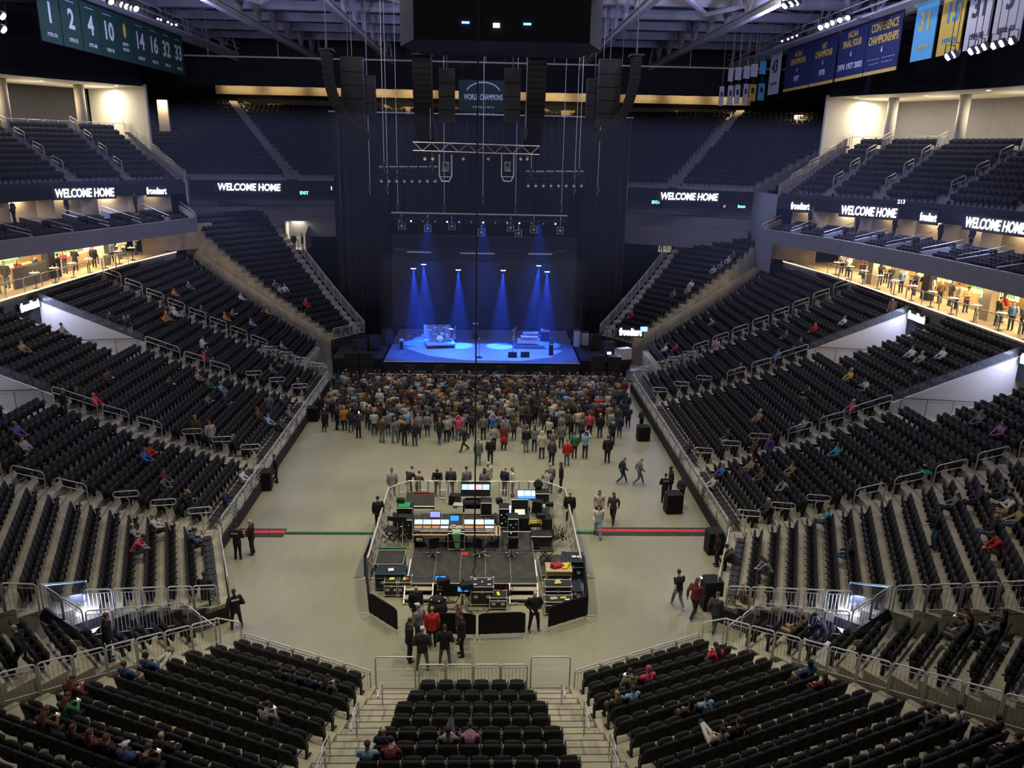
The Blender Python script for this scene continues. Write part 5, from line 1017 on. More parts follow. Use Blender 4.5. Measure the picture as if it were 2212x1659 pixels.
t = thing('ratchet_straps', 'bright yellow straps coiled on the plywood crate', 'strap', (3.95, 30.8, 1.07)); m = MB()
for k in range(5): m.tube([(-.2+.05*k, -.25, .03), (-.1+.05*k, .0, .07+.01*k), (.05+.04*k, .25, .03)], .025, 4)
m.build('strap', M_yellow, t); m = MB(); m.box((-.55, -.1, .04), (.28, .14, .06), rz=.4); m.build('pouch', M_black, t)
# consoles
def console(px, py, w, d, label, ns, cols, fader=True, z=DZ, legh=.78, scr=E_scr, sh=.28, rz=0, y=None):
    p = at(px, py, z+legh); yy = p.y if y is None else y; t = thing('mixing_console', label, 'mixing console', (p.x, yy, z), rz, 'consoles of the mixing position')
    m = MB(); m.add([(-w/2, -d/2, legh-.1), (w/2, -d/2, legh-.1), (w/2, d/2, legh-.1), (-w/2, d/2, legh-.1), (-w/2, -d/2, legh), (w/2, -d/2, legh), (w/2, d/2, legh+.22), (-w/2, d/2, legh+.22)], [(3, 2, 1, 0), (4, 5, 6, 7), (0, 1, 5, 4), (1, 2, 6, 5), (2, 3, 7, 6), (3, 0, 4, 7)]); m.build('body', M_casewall, t)
    sl = .22/d
    for i in range(ns):
        x = -w/2+w*(i+.5)/ns; R = math.atan(sl)
        m = MB(); m.box((x, d*.22, legh+.13+sl*d*.2+.01), (w/ns*.9, d*.34, .02), rx=R+.35); m.build('screen', cols[i % len(cols)], t)
        if fader: m = MB(); m.box((x, -d*.12, legh+.11-sl*d*.14+.01), (w/ns*.85, d*.14, .01), rx=R); m.build('fader_bank', E_or if i < ns-1 else E_scrw, t); m = MB(); [m.box((x-w/ns*.4+w/ns*.8*j/7, -d*.33, legh+.04), (.012, .1, .03), rx=R) for j in range(8)]; m.build('faders', M_steel, t)
    m = MB(); [m.box((s*w*.42, 0, legh/2-.05), (.06, d*.7, legh-.1)) for s in (-1, 1)]; m.box((0, d*.2, legh*.35), (w*.8, .04, .06)); m.build('stand', M_dark, t); return t
console(932, 1140, 1.65, .85, 'left mixing console with cyan screens and orange faders', 4, [E_scr, E_scr, E_scrw, E_scr]); console(1035, 1140, 1.45, .85, 'centre mixing console with cyan screens and orange faders', 3, [E_scr, E_scrw, E_scr])
t = thing('console_desk', 'long pale-edged table under the two mixing consoles', 'table', (-.95, 33.72, DZ)); m = MB(); m.box((0, 0, .655), (4.1, 1.0, .05)); m.build('top', M_wood, t); m = MB(); [m.box((s*1.95, 0, .34), (.06, .9, .68)) for s in (-1, 1)]; m.build('leg_panel', M_dark, t)
# big lighting desk with screen bank
t = thing('lighting_desk', 'tall lighting desk with a wide bank of bright screens, centre of the mixing position', 'lighting console', (at(1026, 1128, DZ).x, 37.2, DZ))
m = MB(); m.box((0, 0, .5), (1.3, .6, .08)); m.box((-.6, .1, .25), (.08, .5, .5)); m.box((.6, .1, .25), (.08, .5, .5)); m.box((0, .2, .35), (1.1, .06, .6)); m.build('body', M_casewall, t); m = MB(); m.box((0, .22, 1.15), (1.52, .1, .74), rx=-.25); m.build('screen_housing', M_dark, t)
for i in range(4):
    for j in range(2): m = MB(); m.box((-.54+.36*i, .17-.05*j+.05*1, .98+.3*j), (.33, .03, .27), rx=-.25); m.build('screen', (E_scrw, E_scr, mat('screen_pink', (0, 0, 0), .5, emit=(1, .45, .5), es=1.6))[(i*2+j) % 3 if i > 1 else (i+j) % 2], t)
m = MB(); m.box((-.2, -.05, .56), (.7, .35, .04)); m.box((.3, .1, .6), (.3, .03, .12)); m.build('keyboard', M_dark, t)
t = thing('touch_desk', 'wide blue-lit touch screen desk on thin crossed legs, far right of the mixing position', 'lighting console', (at(1139, 1110, 0).x, 38.2, .0)); m = MB(); m.box((0, 0, 1.12), (1.2, .62, .08), rx=.5); m.build('housing', M_dark, t)
for i in range(3): m = MB(); m.box((-.37+.37*i, -.01, 1.2), (.34, .34, .02), rx=.5); m.build('screen', (E_scrw, E_scr, E_scrw)[i], t)
m = MB(); m.box((0, -.25, 1.07), (1.1, .14, .02), rx=.5); m.build('key_bank', E_scrb, t); m = MB(); [m.tube([(s*.5, y, 0), (s*.5, 0, 1.05)], .02, 4) for s in (-1, 1) for y in (-.3, .3)]; m.tube([(-.5, 0, .5), (.5, 0, .9)], .015, 4); m.build('leg', M_alu, t)
t = thing('covered_console', 'grey unlit console with a red stripe along its back, far left of the mixing position', 'mixing console', (at(908, 1118, 0).x, 37.7, 0)); m = MB(); m.add([(-.78, -.5, .75), (.78, -.5, .75), (.72, .4, .9), (-.72, .4, .9), (-.78, -.5, .85), (.78, -.5, .85), (.72, .4, 1.25), (-.72, .4, 1.25)], [(3, 2, 1, 0), (4, 5, 6, 7), (0, 1, 5, 4), (1, 2, 6, 5), (2, 3, 7, 6), (3, 0, 4, 7)]); m.build('body', M_rubber, t)
m = MB(); m.box((.05, .38, 1.27), (.85, .08, .03)); m.build('red_stripe', M_red, t); m = MB(); m.tube([(-.76, -.5, .87), (.76, -.5, .87)], .03, 4); [m.tube([(s*.7, -.1, 0), (s*.7, -.1, .78)], .03, 4) for s in (-1, 1)]; m.build('frame', M_alu, t)
def monitor(px, py, z, w, h, mm, label, y=None, rz=0, stand=.3, tilt=0, name='monitor'):
    p = at(px, py, z) if y is None else GY(px, py, y); t = thing(name, label, 'monitor', p, rz, 'monitors and laptops at the mixing position'); m = MB(); m.box((0, .03, 0), (w+.05, .05, h+.05), rx=tilt); m.build('housing', M_dark, t); m = MB(); m.box((0, 0, 0), (w, .02, h), rx=tilt); m.build('panel', mm, t)
    m = MB(); m.tube([(0, .05, -h/2), (0, .05, -h/2-stand)], .025, 4); m.box((0, .05, -h/2-stand), (.25, .2, .02)); m.build('stand', M_dark, t)
monitor(879, 1113, 0, .55, .34, E_scrw, 'tilted white monitor over the rack at the left of the consoles', y=36.2, rz=-.15); monitor(940, 1111, 0, .5, .3, mat('screen_violet', (0, 0, 0), .5, emit=(.35, .38, .85), es=1.2), 'violet monitor above the left console', y=36.2); monitor(982, 1120, 0, .42, .3, E_scrb, 'deep blue screen between the two consoles', y=36.1)
monitor(1102, 1100, 0, .34, .42, E_scrw, 'bright white laptop screen right of the lighting desk', y=36.8, rz=.7); monitor(983, 1079, 0, .42, .34, mat('screen_dull_blue', (.05, .1, .25), .5), 'dull blue open lid left of the lighting desk', y=38.1, rz=-.2); monitor(1068, 1122, 0, .3, .55, mat('screen_grey', (.25, .28, .38), .4), 'grey upright panel at the right end of the centre console', y=35.6, rz=.9)
monitor(952, 1249, 0, .44, .2, E_scrb, 'blue-lit monitor on a pole before the platform, upper left one', y=29.75, stand=1.0); monitor(1000, 1273, 0, .44, .2, E_scrb, 'blue-lit monitor on a pole before the platform, lower right one', y=29.4, stand=1.0)
for k, (px, py, y) in enumerate(((950, 1266, 29.65), (1000, 1286, 29.3))):
    p = GY(px, py, y); t = thing('note_card', 'white number card and yellow strip under the blue monitor, %s one' % ('left' if k == 0 else 'right'), 'card', p); m = MB(); m.box((0, 0, 0), (.22, .02, .13)); m.build('card', M_white, t); m = MB(); m.box((0, 0, -.18), (.26, .02, .05)); m.build('yellow_strip', M_yellow, t); m = MB(); m.box((0, .03, -.1), (.05, .03, .5)); m.build('bracket', M_black, t)
    t = thing('spotlight_remote', 'black remote control stand for a followspot, %s one before the platform' % ('left' if k == 0 else 'right'), 'control stand', (p.x, y+.1, 0)); m = MB(); [m.tube([(0, 0, .7), (.4*math.cos(a), .4*math.sin(a), 0)], .02, 4) for a in (.3, 2.4, 4.5)]; m.tube([(0, 0, .6), (0, 0, 1.25)], .03, 5); m.build('tripod', M_dark, t); m = MB(); m.box((.15, -.1, 1.0), (.5, .35, .25), rz=.3); m.build('head', M_black, t)
t = thing('coiled_light', 'big black round fixture with knobs on the floor before the platform', 'stage lamp', at(945, 1318, 0)); m = MB(); m.cyl((0, 0, 0), .42, .5, 14, .36); m.cyl((0, 0, .5), .36, .12, 14, .2); m.build('body', M_black, t, True); m = MB(); [m.ell((.3*math.cos(a), .3*math.sin(a), .6), (.04, .04, .03), 6, 4) for a in (0, 1.2, 2.5, 3.8, 5)]; m.build('knob_ring', M_white, t)
def rack(px, py, w, h, label, y, z=0, leds=True, d=.7, rz=0):
    p = GY(px, py, y); t = thing('equipment_rack', label, 'rack', (p.x, y, z), rz, 'equipment racks at the mixing position'); m = MB(); m.box((0, 0, h/2+.06), (w, d, h)); m.build('body', M_casewall, t); m = MB(); [m.tube([(sx*w/2, -d/2, .06), (sx*w/2, -d/2, h+.06)], .018, 4) for sx in (-1, 1)]; m.tube([(-w/2, -d/2, h+.06), (w/2, -d/2, h+.06)], .018, 4); m.tube([(-w/2, -d/2, .07), (w/2, -d/2, .07)], .018, 4); m.build('edging', M_alu, t)
    m = MB(); [m.box((0, -d/2-.01, .15+i*.14), (w*.85, .02, .1)) for i in range(int((h-.1)/.14))]; m.build('unit_stack', M_dark, t)
    if leds:
        for k, (dx, dz, mm) in enumerate(((-.15, .75, E_scr), (.0, .6, E_or), (.15, .8, E_scrb), (.1, .4, E_or), (-.12, .3, E_ledg))): m = MB(); m.box((dx*w/.6, -d/2-.025, dz*h), (.06, .01, .03)); m.build('indicator', mm, t)
rack(877, 1160, .72, 1.1, 'tall rack dotted with coloured lights, left of the consoles', 35.4); rack(876, 1128, .78, 1.25, 'rack with a green-lit top left of the left console', 36.4, leds=False); rack(1169, 1118, .72, 1.35, 'rack with a grilled front by the right barricade', 38.0, leds=False); rack(1050, 1118, .55, .7, 'low dark rack under the lighting desk', 36.9, z=DZ, leds=False); rack(1107, 1178, .5, .95, 'small rack with a blue lamp at the right console', 34.6, z=DZ); rack(1088, 1140, .5, 1.0, 'rack with a round blue display right of the centre console', 35.6, z=DZ); rack(1168, 1175, 1.0, .75, 'wide low rack beneath the yellow-lidded case', 34.4, z=0, leds=False)
m = MB(); m.box((0, 0, 0), (.6, .55, .03)); o = m.build('green_panel', M_green, label='green lit panel on top of the left rack', cat='panel'); p = GY(874, 1120, 36.4); o.location = (p.x, 36.35, 1.36)
t = thing('yellow_case', 'small case with bright yellow frame at the right of the consoles', 'case', (GY(1155, 1146, 35.2).x, 35.2, .85)); m = MB(); m.box((0, 0, .05), (.75, .4, .12)); m.build('body', M_black, t); m = MB(); m.box((0, -.02, .13), (.72, .08, .05)); [m.box((s*.3, 0, .13), (.08, .4, .05)) for s in (-1, 1)]; m.box((0, .15, .13), (.6, .05, .05)); m.build('yellow_frame', M_yellow, t)
t = thing('open_lid_case', 'open case with a big dark lid screen at the right of the platform', 'case', (GY(1122, 1150, 35.4).x, 35.4, DZ)); m = MB(); m.box((0, -.1, .35), (.85, .7, .7)); m.build('body', M_casewall, t); m = MB(); m.box((0, .3, 1.0), (.8, .06, .62), rx=-.2); m.build('lid', M_black, t); m = MB(); m.tube([(-.42, .23, .7), (-.42, .36, 1.33), (.42, .36, 1.33), (.42, .23, .7)], .02, 4); m.build('lid_edge', M_alu, t); m = MB(); m.box((0, .05, .8), (.5, .35, .04), rx=.4); m.build('papers', M_alu, t)
t = thing('cart', 'wheeled tool cart with a pale green cloth hanging down its front, between the consoles', 'cart', (GY(986, 1190, 33.3).x, 33.35, DZ)); m = MB(); m.box((0, 0, .45), (.75, .6, .8)); m.build('body', M_casewall, t); m = MB(); m.tube([(-.38, -.31, .05), (-.38, -.31, .85), (.38, -.31, .85), (.38, -.31, .05)], .03, 4, closed=True); m.build('edging', M_alu, t); m = MB(); m.add([(-.2, -.33, .85), (.2, -.33, .85), (.17, -.35, .1), (-.03, -.35, .1)], [(0, 1, 2, 3)]); m.add([(-.2, -.3, .88), (.2, -.3, .88), (.2, .1, .88), (-.2, .1, .88)], [(0, 1, 2, 3)]); m.build('green_cloth', mat('pale_green_cloth', (.25, .55, .38), .85), t)
m = MB(); m.ell((-.25, -.25, .93), (.1, .08, .05), 8, 5); m.build('red_cap', M_red, t); m = MB(); [m.box((-.25+.13*i, .12+.05*(i % 2), .91), (.1, .12, .04), rz=i) for i in range(5)]; m.build('clutter', M_wood, t)
q_ = random.Random(3)
for k, (px, py, y, z, w, d, h, mm, nme, lab) in enumerate(((950, 1143, 33.5, 1.30, .14, .3, .02, M_white, 'paper', 'white sheet of paper left of the cart on the console table'), (962, 1136, 33.8, 1.30, .2, .26, .02, M_wood, 'paper', 'tan sheet lying beside the left console'), (1000, 1136, 33.8, 1.30, .3, .22, .04, M_wood, 'box', 'low tan box between the consoles'), (980, 1130, 34.0, 1.30, .16, .16, .12, mat('pale_blue', (.3, .38, .6), .6), 'box', 'pale blue box behind the cart'),
        (1063, 1144, 33.6, 1.30, .2, .2, .05, M_white, 'paper', 'pale papers at the right end of the console table'), (1058, 1155, 32.98, 1.55, .3, .04, .12, M_white, 'card', 'white card hung on the guard rail by the centre console'), (963, 1128, 34.1, 1.30, .1, .1, .1, M_alu, 'cup', 'pale cup at the left console'), (1065, 1120, 34.2, 1.30, .25, .1, .08, M_wood, 'box', 'small tan box right of the centre console'),
        (990, 1108, 36.9, 1.1, .5, .4, .06, M_steel, 'laptop', 'grey laptop left of the lighting desk'), (983, 1098, 37.4, .95, .55, .45, .5, M_casewall, 'box', 'grey equipment box left of the lighting desk'), (1078, 1096, 37.6, .9, .3, .3, .25, M_casewall, 'box', 'dark box right of the lighting desk'), (1004, 1197, 32.7, DZ, .3, .3, .02, M_red, 'tape_mark', 'red mark on the platform deck'), (1052, 1200, 32.5, DZ, .25, .04, .02, M_yellow, 'tape_mark', 'orange tape mark on the platform deck, centre'), (932, 1154, 33.0, 1.5, .06, .04, .2, mat('neon_tag', (.65, .8, .02), .5), 'tag', 'neon tag hanging on the guard rail'), (906, 1165, 33.3, 1.0, .3, .3, .12, M_wood, 'glove', 'tan gloves on the gear left of the left console'),
        (1160, 1130, 36.6, .9, .5, .4, .6, M_casewall, 'box', 'dark electronics box near the right barricade'), (1180, 1140, 35.8, 0, .5, .6, 1.0, M_casewall, 'box', 'upright dark case near the right barricade'), (858, 1135, 36.2, 0, .4, .5, .9, M_casewall, 'box', 'upright dark case near the left barricade'), (1176, 1122, 36.9, 0, .4, .4, 1.1, M_steel, 'box', 'grey stand case by the right barricade'))):
    p = GY(px, py, y); t = thing(nme, lab, nme.replace('_', ' '), (p.x, y, z), q_.uniform(-.3, .3)); m = MB(); m.box((0, 0, h/2), (w, d, h)); m.box((0, 0, h+.004), (w*.8, d*.8, .006)); m.build('body', mm, t)
    if z < 1.2 and h > .4:
        for s in range(3): m = MB(); m.tube([(-w/2+.05+.1*s, -d/2-.02, h*.9), (-w/2+.1*s, -d/2-.1, h*.4), (-w/2+.12*s, -d/2-.12, .02)], .014, 4); m.build('cable', M_black, t)
for k, (x, y) in enumerate(((3.1, 34.9), (3.6, 36.2), (-3.6, 34.6), (-3.9, 36.6))):
    t = thing('equipment_stand', 'thin metal stand draped with cables, %s of the platform, %s one' % ('right' if x > 0 else 'left', ORD[k % 2]), 'stand', (x, y, 0)); m = MB(); [m.tube([(.35*math.cos(a), .35*math.sin(a), 0), (0, 0, .8)], .018, 4) for a in (.5, 2.6, 4.7)]; m.tube([(0, 0, .7), (0, 0, 1.5)], .02, 4); m.build('tripod', M_alu, t); m = MB(); m.box((0, 0, 1.5), (.4, .25, .18)); m.build('head', M_casewall, t); m = MB(); [m.tube([(-.15+.06*j, 0, 1.45), (-.2+.09*j, -.15, .8), (-.25+.1*j, -.1, .02)], .013, 4) for j in range(6)]; m.build('cable', M_black, t)
def office_chair(px, py, label, y, rz):
    p = GY(px, py, y); t = thing('office_chair', label, 'chair', (p.x, y, DZ), rz, 'swivel chairs at the consoles'); m = MB(); m.box((0, 0, .48), (.5, .48, .08)); m.build('seat', M_seat, t); m = MB(); m.box((0, -.25, .78), (.46, .06, .45), rx=.12); m.build('backrest', M_seat, t); m = MB(); [m.tube([(0, 0, .12), (.32*math.cos(a), .32*math.sin(a), .05)], .025, 4) for a in [2*PI*i/5 for i in range(5)]]; m.tube([(0, 0, .1), (0, 0, .46)], .03, 5); m.build('base', M_alu, t); m = MB(); [m.box((s*.28, 0, .66), (.05, .3, .03)) for s in (-1, 1)]; m.build('armrest', M_dark, t)
office_chair(935, 1172, 'black swivel chair behind the left console', 32.6, .3); office_chair(1037, 1172, 'black swivel chair behind the centre console', 32.6, -.4); office_chair(1106, 1168, 'black swivel chair behind the right rack', 32.6, .2)
def director(px, y, z, label, rz):
    p = GY(px, 1200, y); t = thing('director_chair', label, 'chair', (p.x, y, z), rz, 'folding director chairs'); m = MB(); [m.tube(q, .022, 4) for s in (-.25, .25) for q in ([(-.3, s, .02), (.3, s, .7)], [(.3, s, .02), (-.3, s, .7)])]; [m.tube([(x, .25, .7), (x, .25, 1.15)], .02, 4) for x in (-.3, .3)]; m.build('frame', M_black, t); m = MB(); m.box((0, 0, .68), (.6, .45, .03)); m.build('seat', M_seat, t); m = MB(); m.box((0, .25, 1.05), (.6, .03, .22)); m.build('backrest', M_seat, t)
director(1180, 32.5, .3, 'black folding director chair right of the platform', .1); director(848, 33.4, .85, 'black folding director chair standing on cases at the left', -.3)
t = thing('deck_riser', 'lower dark deck at the right of the mixing platform', 'platform', (3.55, 32.3, 0)); m = MB(); m.box((0, 0, .28), (1.25, 1.9, .04)); m.build('top', M_deck, t); m = MB(); m.tube([(-.63, -.95, .28), (.63, -.95, .28), (.63, .95, .28), (-.63, .95, .28)], .02, 4, closed=True); m.build('edge_frame', M_alu, t)
def rail_bar(x0, x1, y, z, label): t = thing('guard_rail', label, 'railing', (x0, y, z), 0, 'rails at the back of the consoles'); m = MB(); m.tube([(0, 0, 0), (0, 0, 1.0), (x1-x0, 0, 1.0), (x1-x0, 0, 0)], .02, 5); m.tube([(0, 0, .5), (x1-x0, 0, .5)], .015, 4); m.build('frame', M_dark, t); m = MB(); m.tube([(0, 0, 1.0), (x1-x0, 0, 1.0)], .025, 5); m.build('top_rail', M_alu, t)
rail_bar(-2.6, .85, 32.98, DZ, 'low guard rail with pale top bar behind the consoles'); rail_bar(1.2, 2.5, 32.98, DZ, 'short guard rail with pale top bar at the right of the platform')
for k, (px, py, y, z) in enumerate(((905, 1190, 33.6, DZ), (1162, 1072, 38.4, 1.4), (1135, 1105, 38.3, 0))):
    p = GY(px, py, y); t = thing('backpack', ('black bag on the platform under the left console', 'black bag on top of the far right rack', 'dark bag on the floor under the touch desk')[k], 'bag', (p.x, y, z)); m = MB(); m.ell((0, 0, .22), (.26, .18, .26), 10, 7); m.ell((.02, -.14, .16), (.18, .1, .15), 8, 6); m.build('body', M_black, t, True); m = MB(); m.tube([(-.1, .1, .42), (0, .1, .52), (.1, .1, .42)], .015, 4); m.build('strap', M_dark, t)
def cables(cx, cy, z, r, n, label, mm, seed, hgt=.25):
    q = random.Random(seed); m = MB()
    for i in range(n):
        a0 = q.random()*6; rr = r*(.5+.5*q.random()); m.tube([(cx+rr*math.cos(a0+.5*j)*(1+.2*q.random()), cy+rr*.7*math.sin(a0+.5*j), z+.02+hgt*q.random()*abs(math.sin(j*.7+i))) for j in range(11)], .014, 4)
    return m.build('cable_coil', mm, label=label, cat='cable', group='cable bundles')
p = GY(1086, 1270, 29.8); cables(p.x, 29.8, .3, .38, 10, 'tangled black cables on the trunk beside the right steps', M_black, 1, .45); cables(p.x-.05, 29.75, .25, .3, 3, 'pinkish red cables in the tangle beside the right steps', M_red, 2, .4); cables(p.x+.35, 29.6, 0, .35, 5, 'grey cable loops on the floor beside the right steps', M_alu, 3, .12)
cables(-1.0, 29.3, 0, .6, 5, 'thin cable loops on the floor around the left spotlight stand', M_dark, 4, .15); cables(.1, 29.1, 0, .5, 4, 'thin cable loops on the floor around the right spotlight stand', M_dark, 5, .12); cables(-4.1, 34.9, .2, .5, 9, 'thick black cable bundle beside the left racks', M_black, 6, .7); cables(3.95, 34.8, .2, .4, 9, 'thick black cable bundle beside the right barricade', M_black, 7, .8)
p = at(1024, 1252, DZ); m = MB(); pts = [(p.x+.05*math.sin(i*.8), p.y-.1+.14*i, DZ+.03) for i in range(12)]+[(p.x+.02, p.y+1.5, DZ+.25), (p.x, p.y+1.55, 2), (p.x, p.y+1.5, 10), (p.x, p.y+1.5, 30.2)]
m.tube(pts, .032, 6); m.build('power_cable', M_black, label='thick black cable dropping from the roof onto the mixing platform', cat='cable')
# cable ramps across the floor
def ramp_row(xa, xb, y, n, label, mtop, mside, w=.62):
    for i in range(n):
        x0 = xa+(xb-xa)*i/n; L = abs(xb-xa)/n; t = thing('cable_ramp', label % ORD[i], 'cable ramp', (x0+(xb-xa)/n/2, y, 0), 0, 'cable ramps across the floor'); m = MB(); h = L/2-.01
        m.add([(-h, -w/2, 0), (h, -w/2, 0), (h, -w*.18, .06), (-h, -w*.18, .06), (-h, w*.18, .06), (h, w*.18, .06), (h, w/2, 0), (-h, w/2, 0)], [(0, 1, 2, 3), (3, 2, 5, 4), (4, 5, 6, 7)]); m.build('ramp_body', mside, t); m = MB(); m.box((0, 0, .066), (2*h, w*.3, .012)); m.build('lid', mtop, t)
ramp_row(-12.0, -9.6, 35.9, 3, 'black cable ramp with a red lid at the left stand, %s from the left', M_red, M_rubber, .95); ramp_row(-9.6, -5.0, 35.9, 5, 'cable ramp with a green lid between the left stand and the mixer, %s from left', M_green, M_rubber, .35)
ramp_row(4.9, 6.1, 36.1, 1, 'cable ramp with a green lid right of the mixing position, %s', M_green, M_rubber, .45); ramp_row(6.0, 11.9, 36.2, 6, 'black cable ramp with a red lid on the right, %s from the mixing position', M_red, M_rubber, .95)
for sx, x in ((-1, -5.3), (1, 5.2)): m = MB(); m.prism([(x-.2, 31.6), (x+.2, 31.6), (x+.12*1, 35.6), (x-.12, 35.6)], 0, .03); m.build('floor_mat', M_fas, label='long pale cover strip on the floor along the %s of the mixing position' % SIDE[sx], cat='floor strip')
# tall speakers / bins and steps at the foot of the side stands
for k, (px, py, w, h, lab) in enumerate(((572, 1056, .85, 1.1, 'black covered speaker by the left stand steps'), (1539, 1192, .75, 1.15, 'black covered speaker at the end of the red cable ramp'), (1532, 1311, .8, 1.35, 'tall black speaker box beside the right near steps'), (1452, 1105, .9, 1.1, 'black covered box behind the three security guards'), (676, 908, .8, 1.0, 'dark box beside the left stand near the crowd'), (1388, 950, .8, 1.0, 'dark equipment box beside the right stand near the crowd'))):
    p = at(px, py); t = thing('covered_speaker', lab, 'speaker', p, .1, 'black boxes along the side stands'); m = MB(); m.prism([(-w/2, -.35), (w/2, -.35), (w/2, .25), (.3*w, .38), (-.3*w, .38), (-w/2, .25)], .05, h); m.build('cabinet', M_black, t); m = MB(); m.box((0, -.36, h*.5), (w*.85, .02, h*.75)); m.build('cover', M_drape, t); m = MB(); m.box((0, 0, .03), (w*.8, .5, .05)); m.build('base', M_dark, t)
for k, (px, py, rz, n, lab) in enumerate(((482, 1185, PI/2, 2, 'grey wooden steps at the corner of the left stand'), (1558, 1220, -PI/2, 2, 'grey wooden steps at the corner of the right stand'), (455, 1325, 0, 3, 'black steps with pale treads at the near end of the left deck'), (1576, 1328, 0, 3, 'black steps with pale treads at the near end of the right deck'), (590, 1040, PI/2, 2, 'small steps by the left stand speaker'))):
    p = at(px, py); t = thing('steps', lab, 'steps', p, rz, 'steps beside the stands'); a = MB(); b = MB()
    for i in range(n): b.box((0, .14+.28*i, .1+.2*i), (1.1, .26, .04)); a.box((0, .02+.28*i, .0+.1*(i+1)), (1.1, .03, .2*(i+1)-.04))
    b.build('tread', M_conc, t); a.build('riser', M_black, t)
# ------------------------------------------------------------------ people
def loft(m, rings, n=12):      # rings: (centre, rx, ry, xdir, ydir)
    vs = []
    for c, rx, ry, xd, yd in rings: vs += [Vector(c)+Vector(xd)*rx*math.cos(2*PI*k/n)+Vector(yd)*ry*math.sin(2*PI*k/n) for k in range(n)]
    L = len(rings); fs = [(i*n+k, i*n+(k+1) % n, (i+1)*n+(k+1) % n, (i+1)*n+k) for i in range(L-1) for k in range(n)]+[tuple(range(n-1, -1, -1)), tuple((L-1)*n+k for k in range(n))]
    m.add(vs, fs)
def limb(m, pts, rad, n=10):
    P = [Vector(p) for p in pts]; Q = []; R = []
    for i in range(len(P)-1):
        for s in (0, .35, .7): Q.append(P[i].lerp(P[i+1], s)); R.append(rad[i]+(rad[i+1]-rad[i])*s)
    Q.append(P[-1]); R.append(rad[-1]); m.tube(Q, R, n)
    for p, r in ((P[0], rad[0]), (P[-1], rad[-1])): m.ell(p, (r, r, r), 8, 6)
    for p, r in zip(P[1:-1], rad[1:-1]): m.ell(p, (r*1.02,)*3, 8, 6)
def voxel(m, name, size, mt, smooth=1):
    me = bpy.data.meshes.new(name); me.from_pydata(m.v, [], m.f); me.update(); o = bpy.data.objects.new(name, me); COL.objects.link(o)
    b = bmesh.new(); b.from_mesh(me); bmesh.ops.recalc_face_normals(b, faces=b.faces); b.to_mesh(me); b.free()
    r = o.modifiers.new('r', 'REMESH'); r.mode = 'VOXEL'; r.voxel_size = size; r.use_smooth_shade = True
    if smooth: s = o.modifiers.new('s', 'SMOOTH'); s.factor = .5; s.iterations = smooth
    out = bpy.data.meshes.new_from_object(o.evaluated_get(bpy.context.evaluated_depsgraph_get())); bpy.data.objects.remove(o)
    out.name = name; out.materials.clear(); out.materials.append(mt); return out
def pose(lean=0, hipz=.93, hip=(0, 0), knees=None, ankles=None, elbows=None, wrists=None, head=(0, 0), nod=.1, bend=0):
    # faces +Y
    J = {}; px, py = hip; J['pel'] = Vector((px, py, hipz)); s, c = math.sin(lean), math.cos(lean)
    up = Vector((0, s, c)); J['up'] = up; J['che'] = J['pel']+up*.36; J['nec'] = J['pel']+up*.55+Vector((0, .01, 0)); J['sh'] = {q: J['pel']+up*.47+Vector((.198*q, 0, 0)) for q in (-1, 1)}
    hu = (up+Vector((0, nod, 0))).normalized(); J['hu'] = hu; J['hea'] = J['nec']+hu*.165+Vector((head[0]*.03, .02, 0)); J['hip'] = {q: J['pel']+Vector((.09*q, 0, -.04)) for q in (-1, 1)}
    J['kn'] = {q: Vector(knees[q]) for q in (-1, 1)}; J['an'] = {q: Vector(ankles[q]) for q in (-1, 1)}; J['el'] = {q: Vector(elbows[q]) for q in (-1, 1)}; J['wr'] = {q: Vector(wrists[q]) for q in (-1, 1)}
    return J
def two(x, y, z): return {-1: (-x, y, z), 1: (x, y, z)}
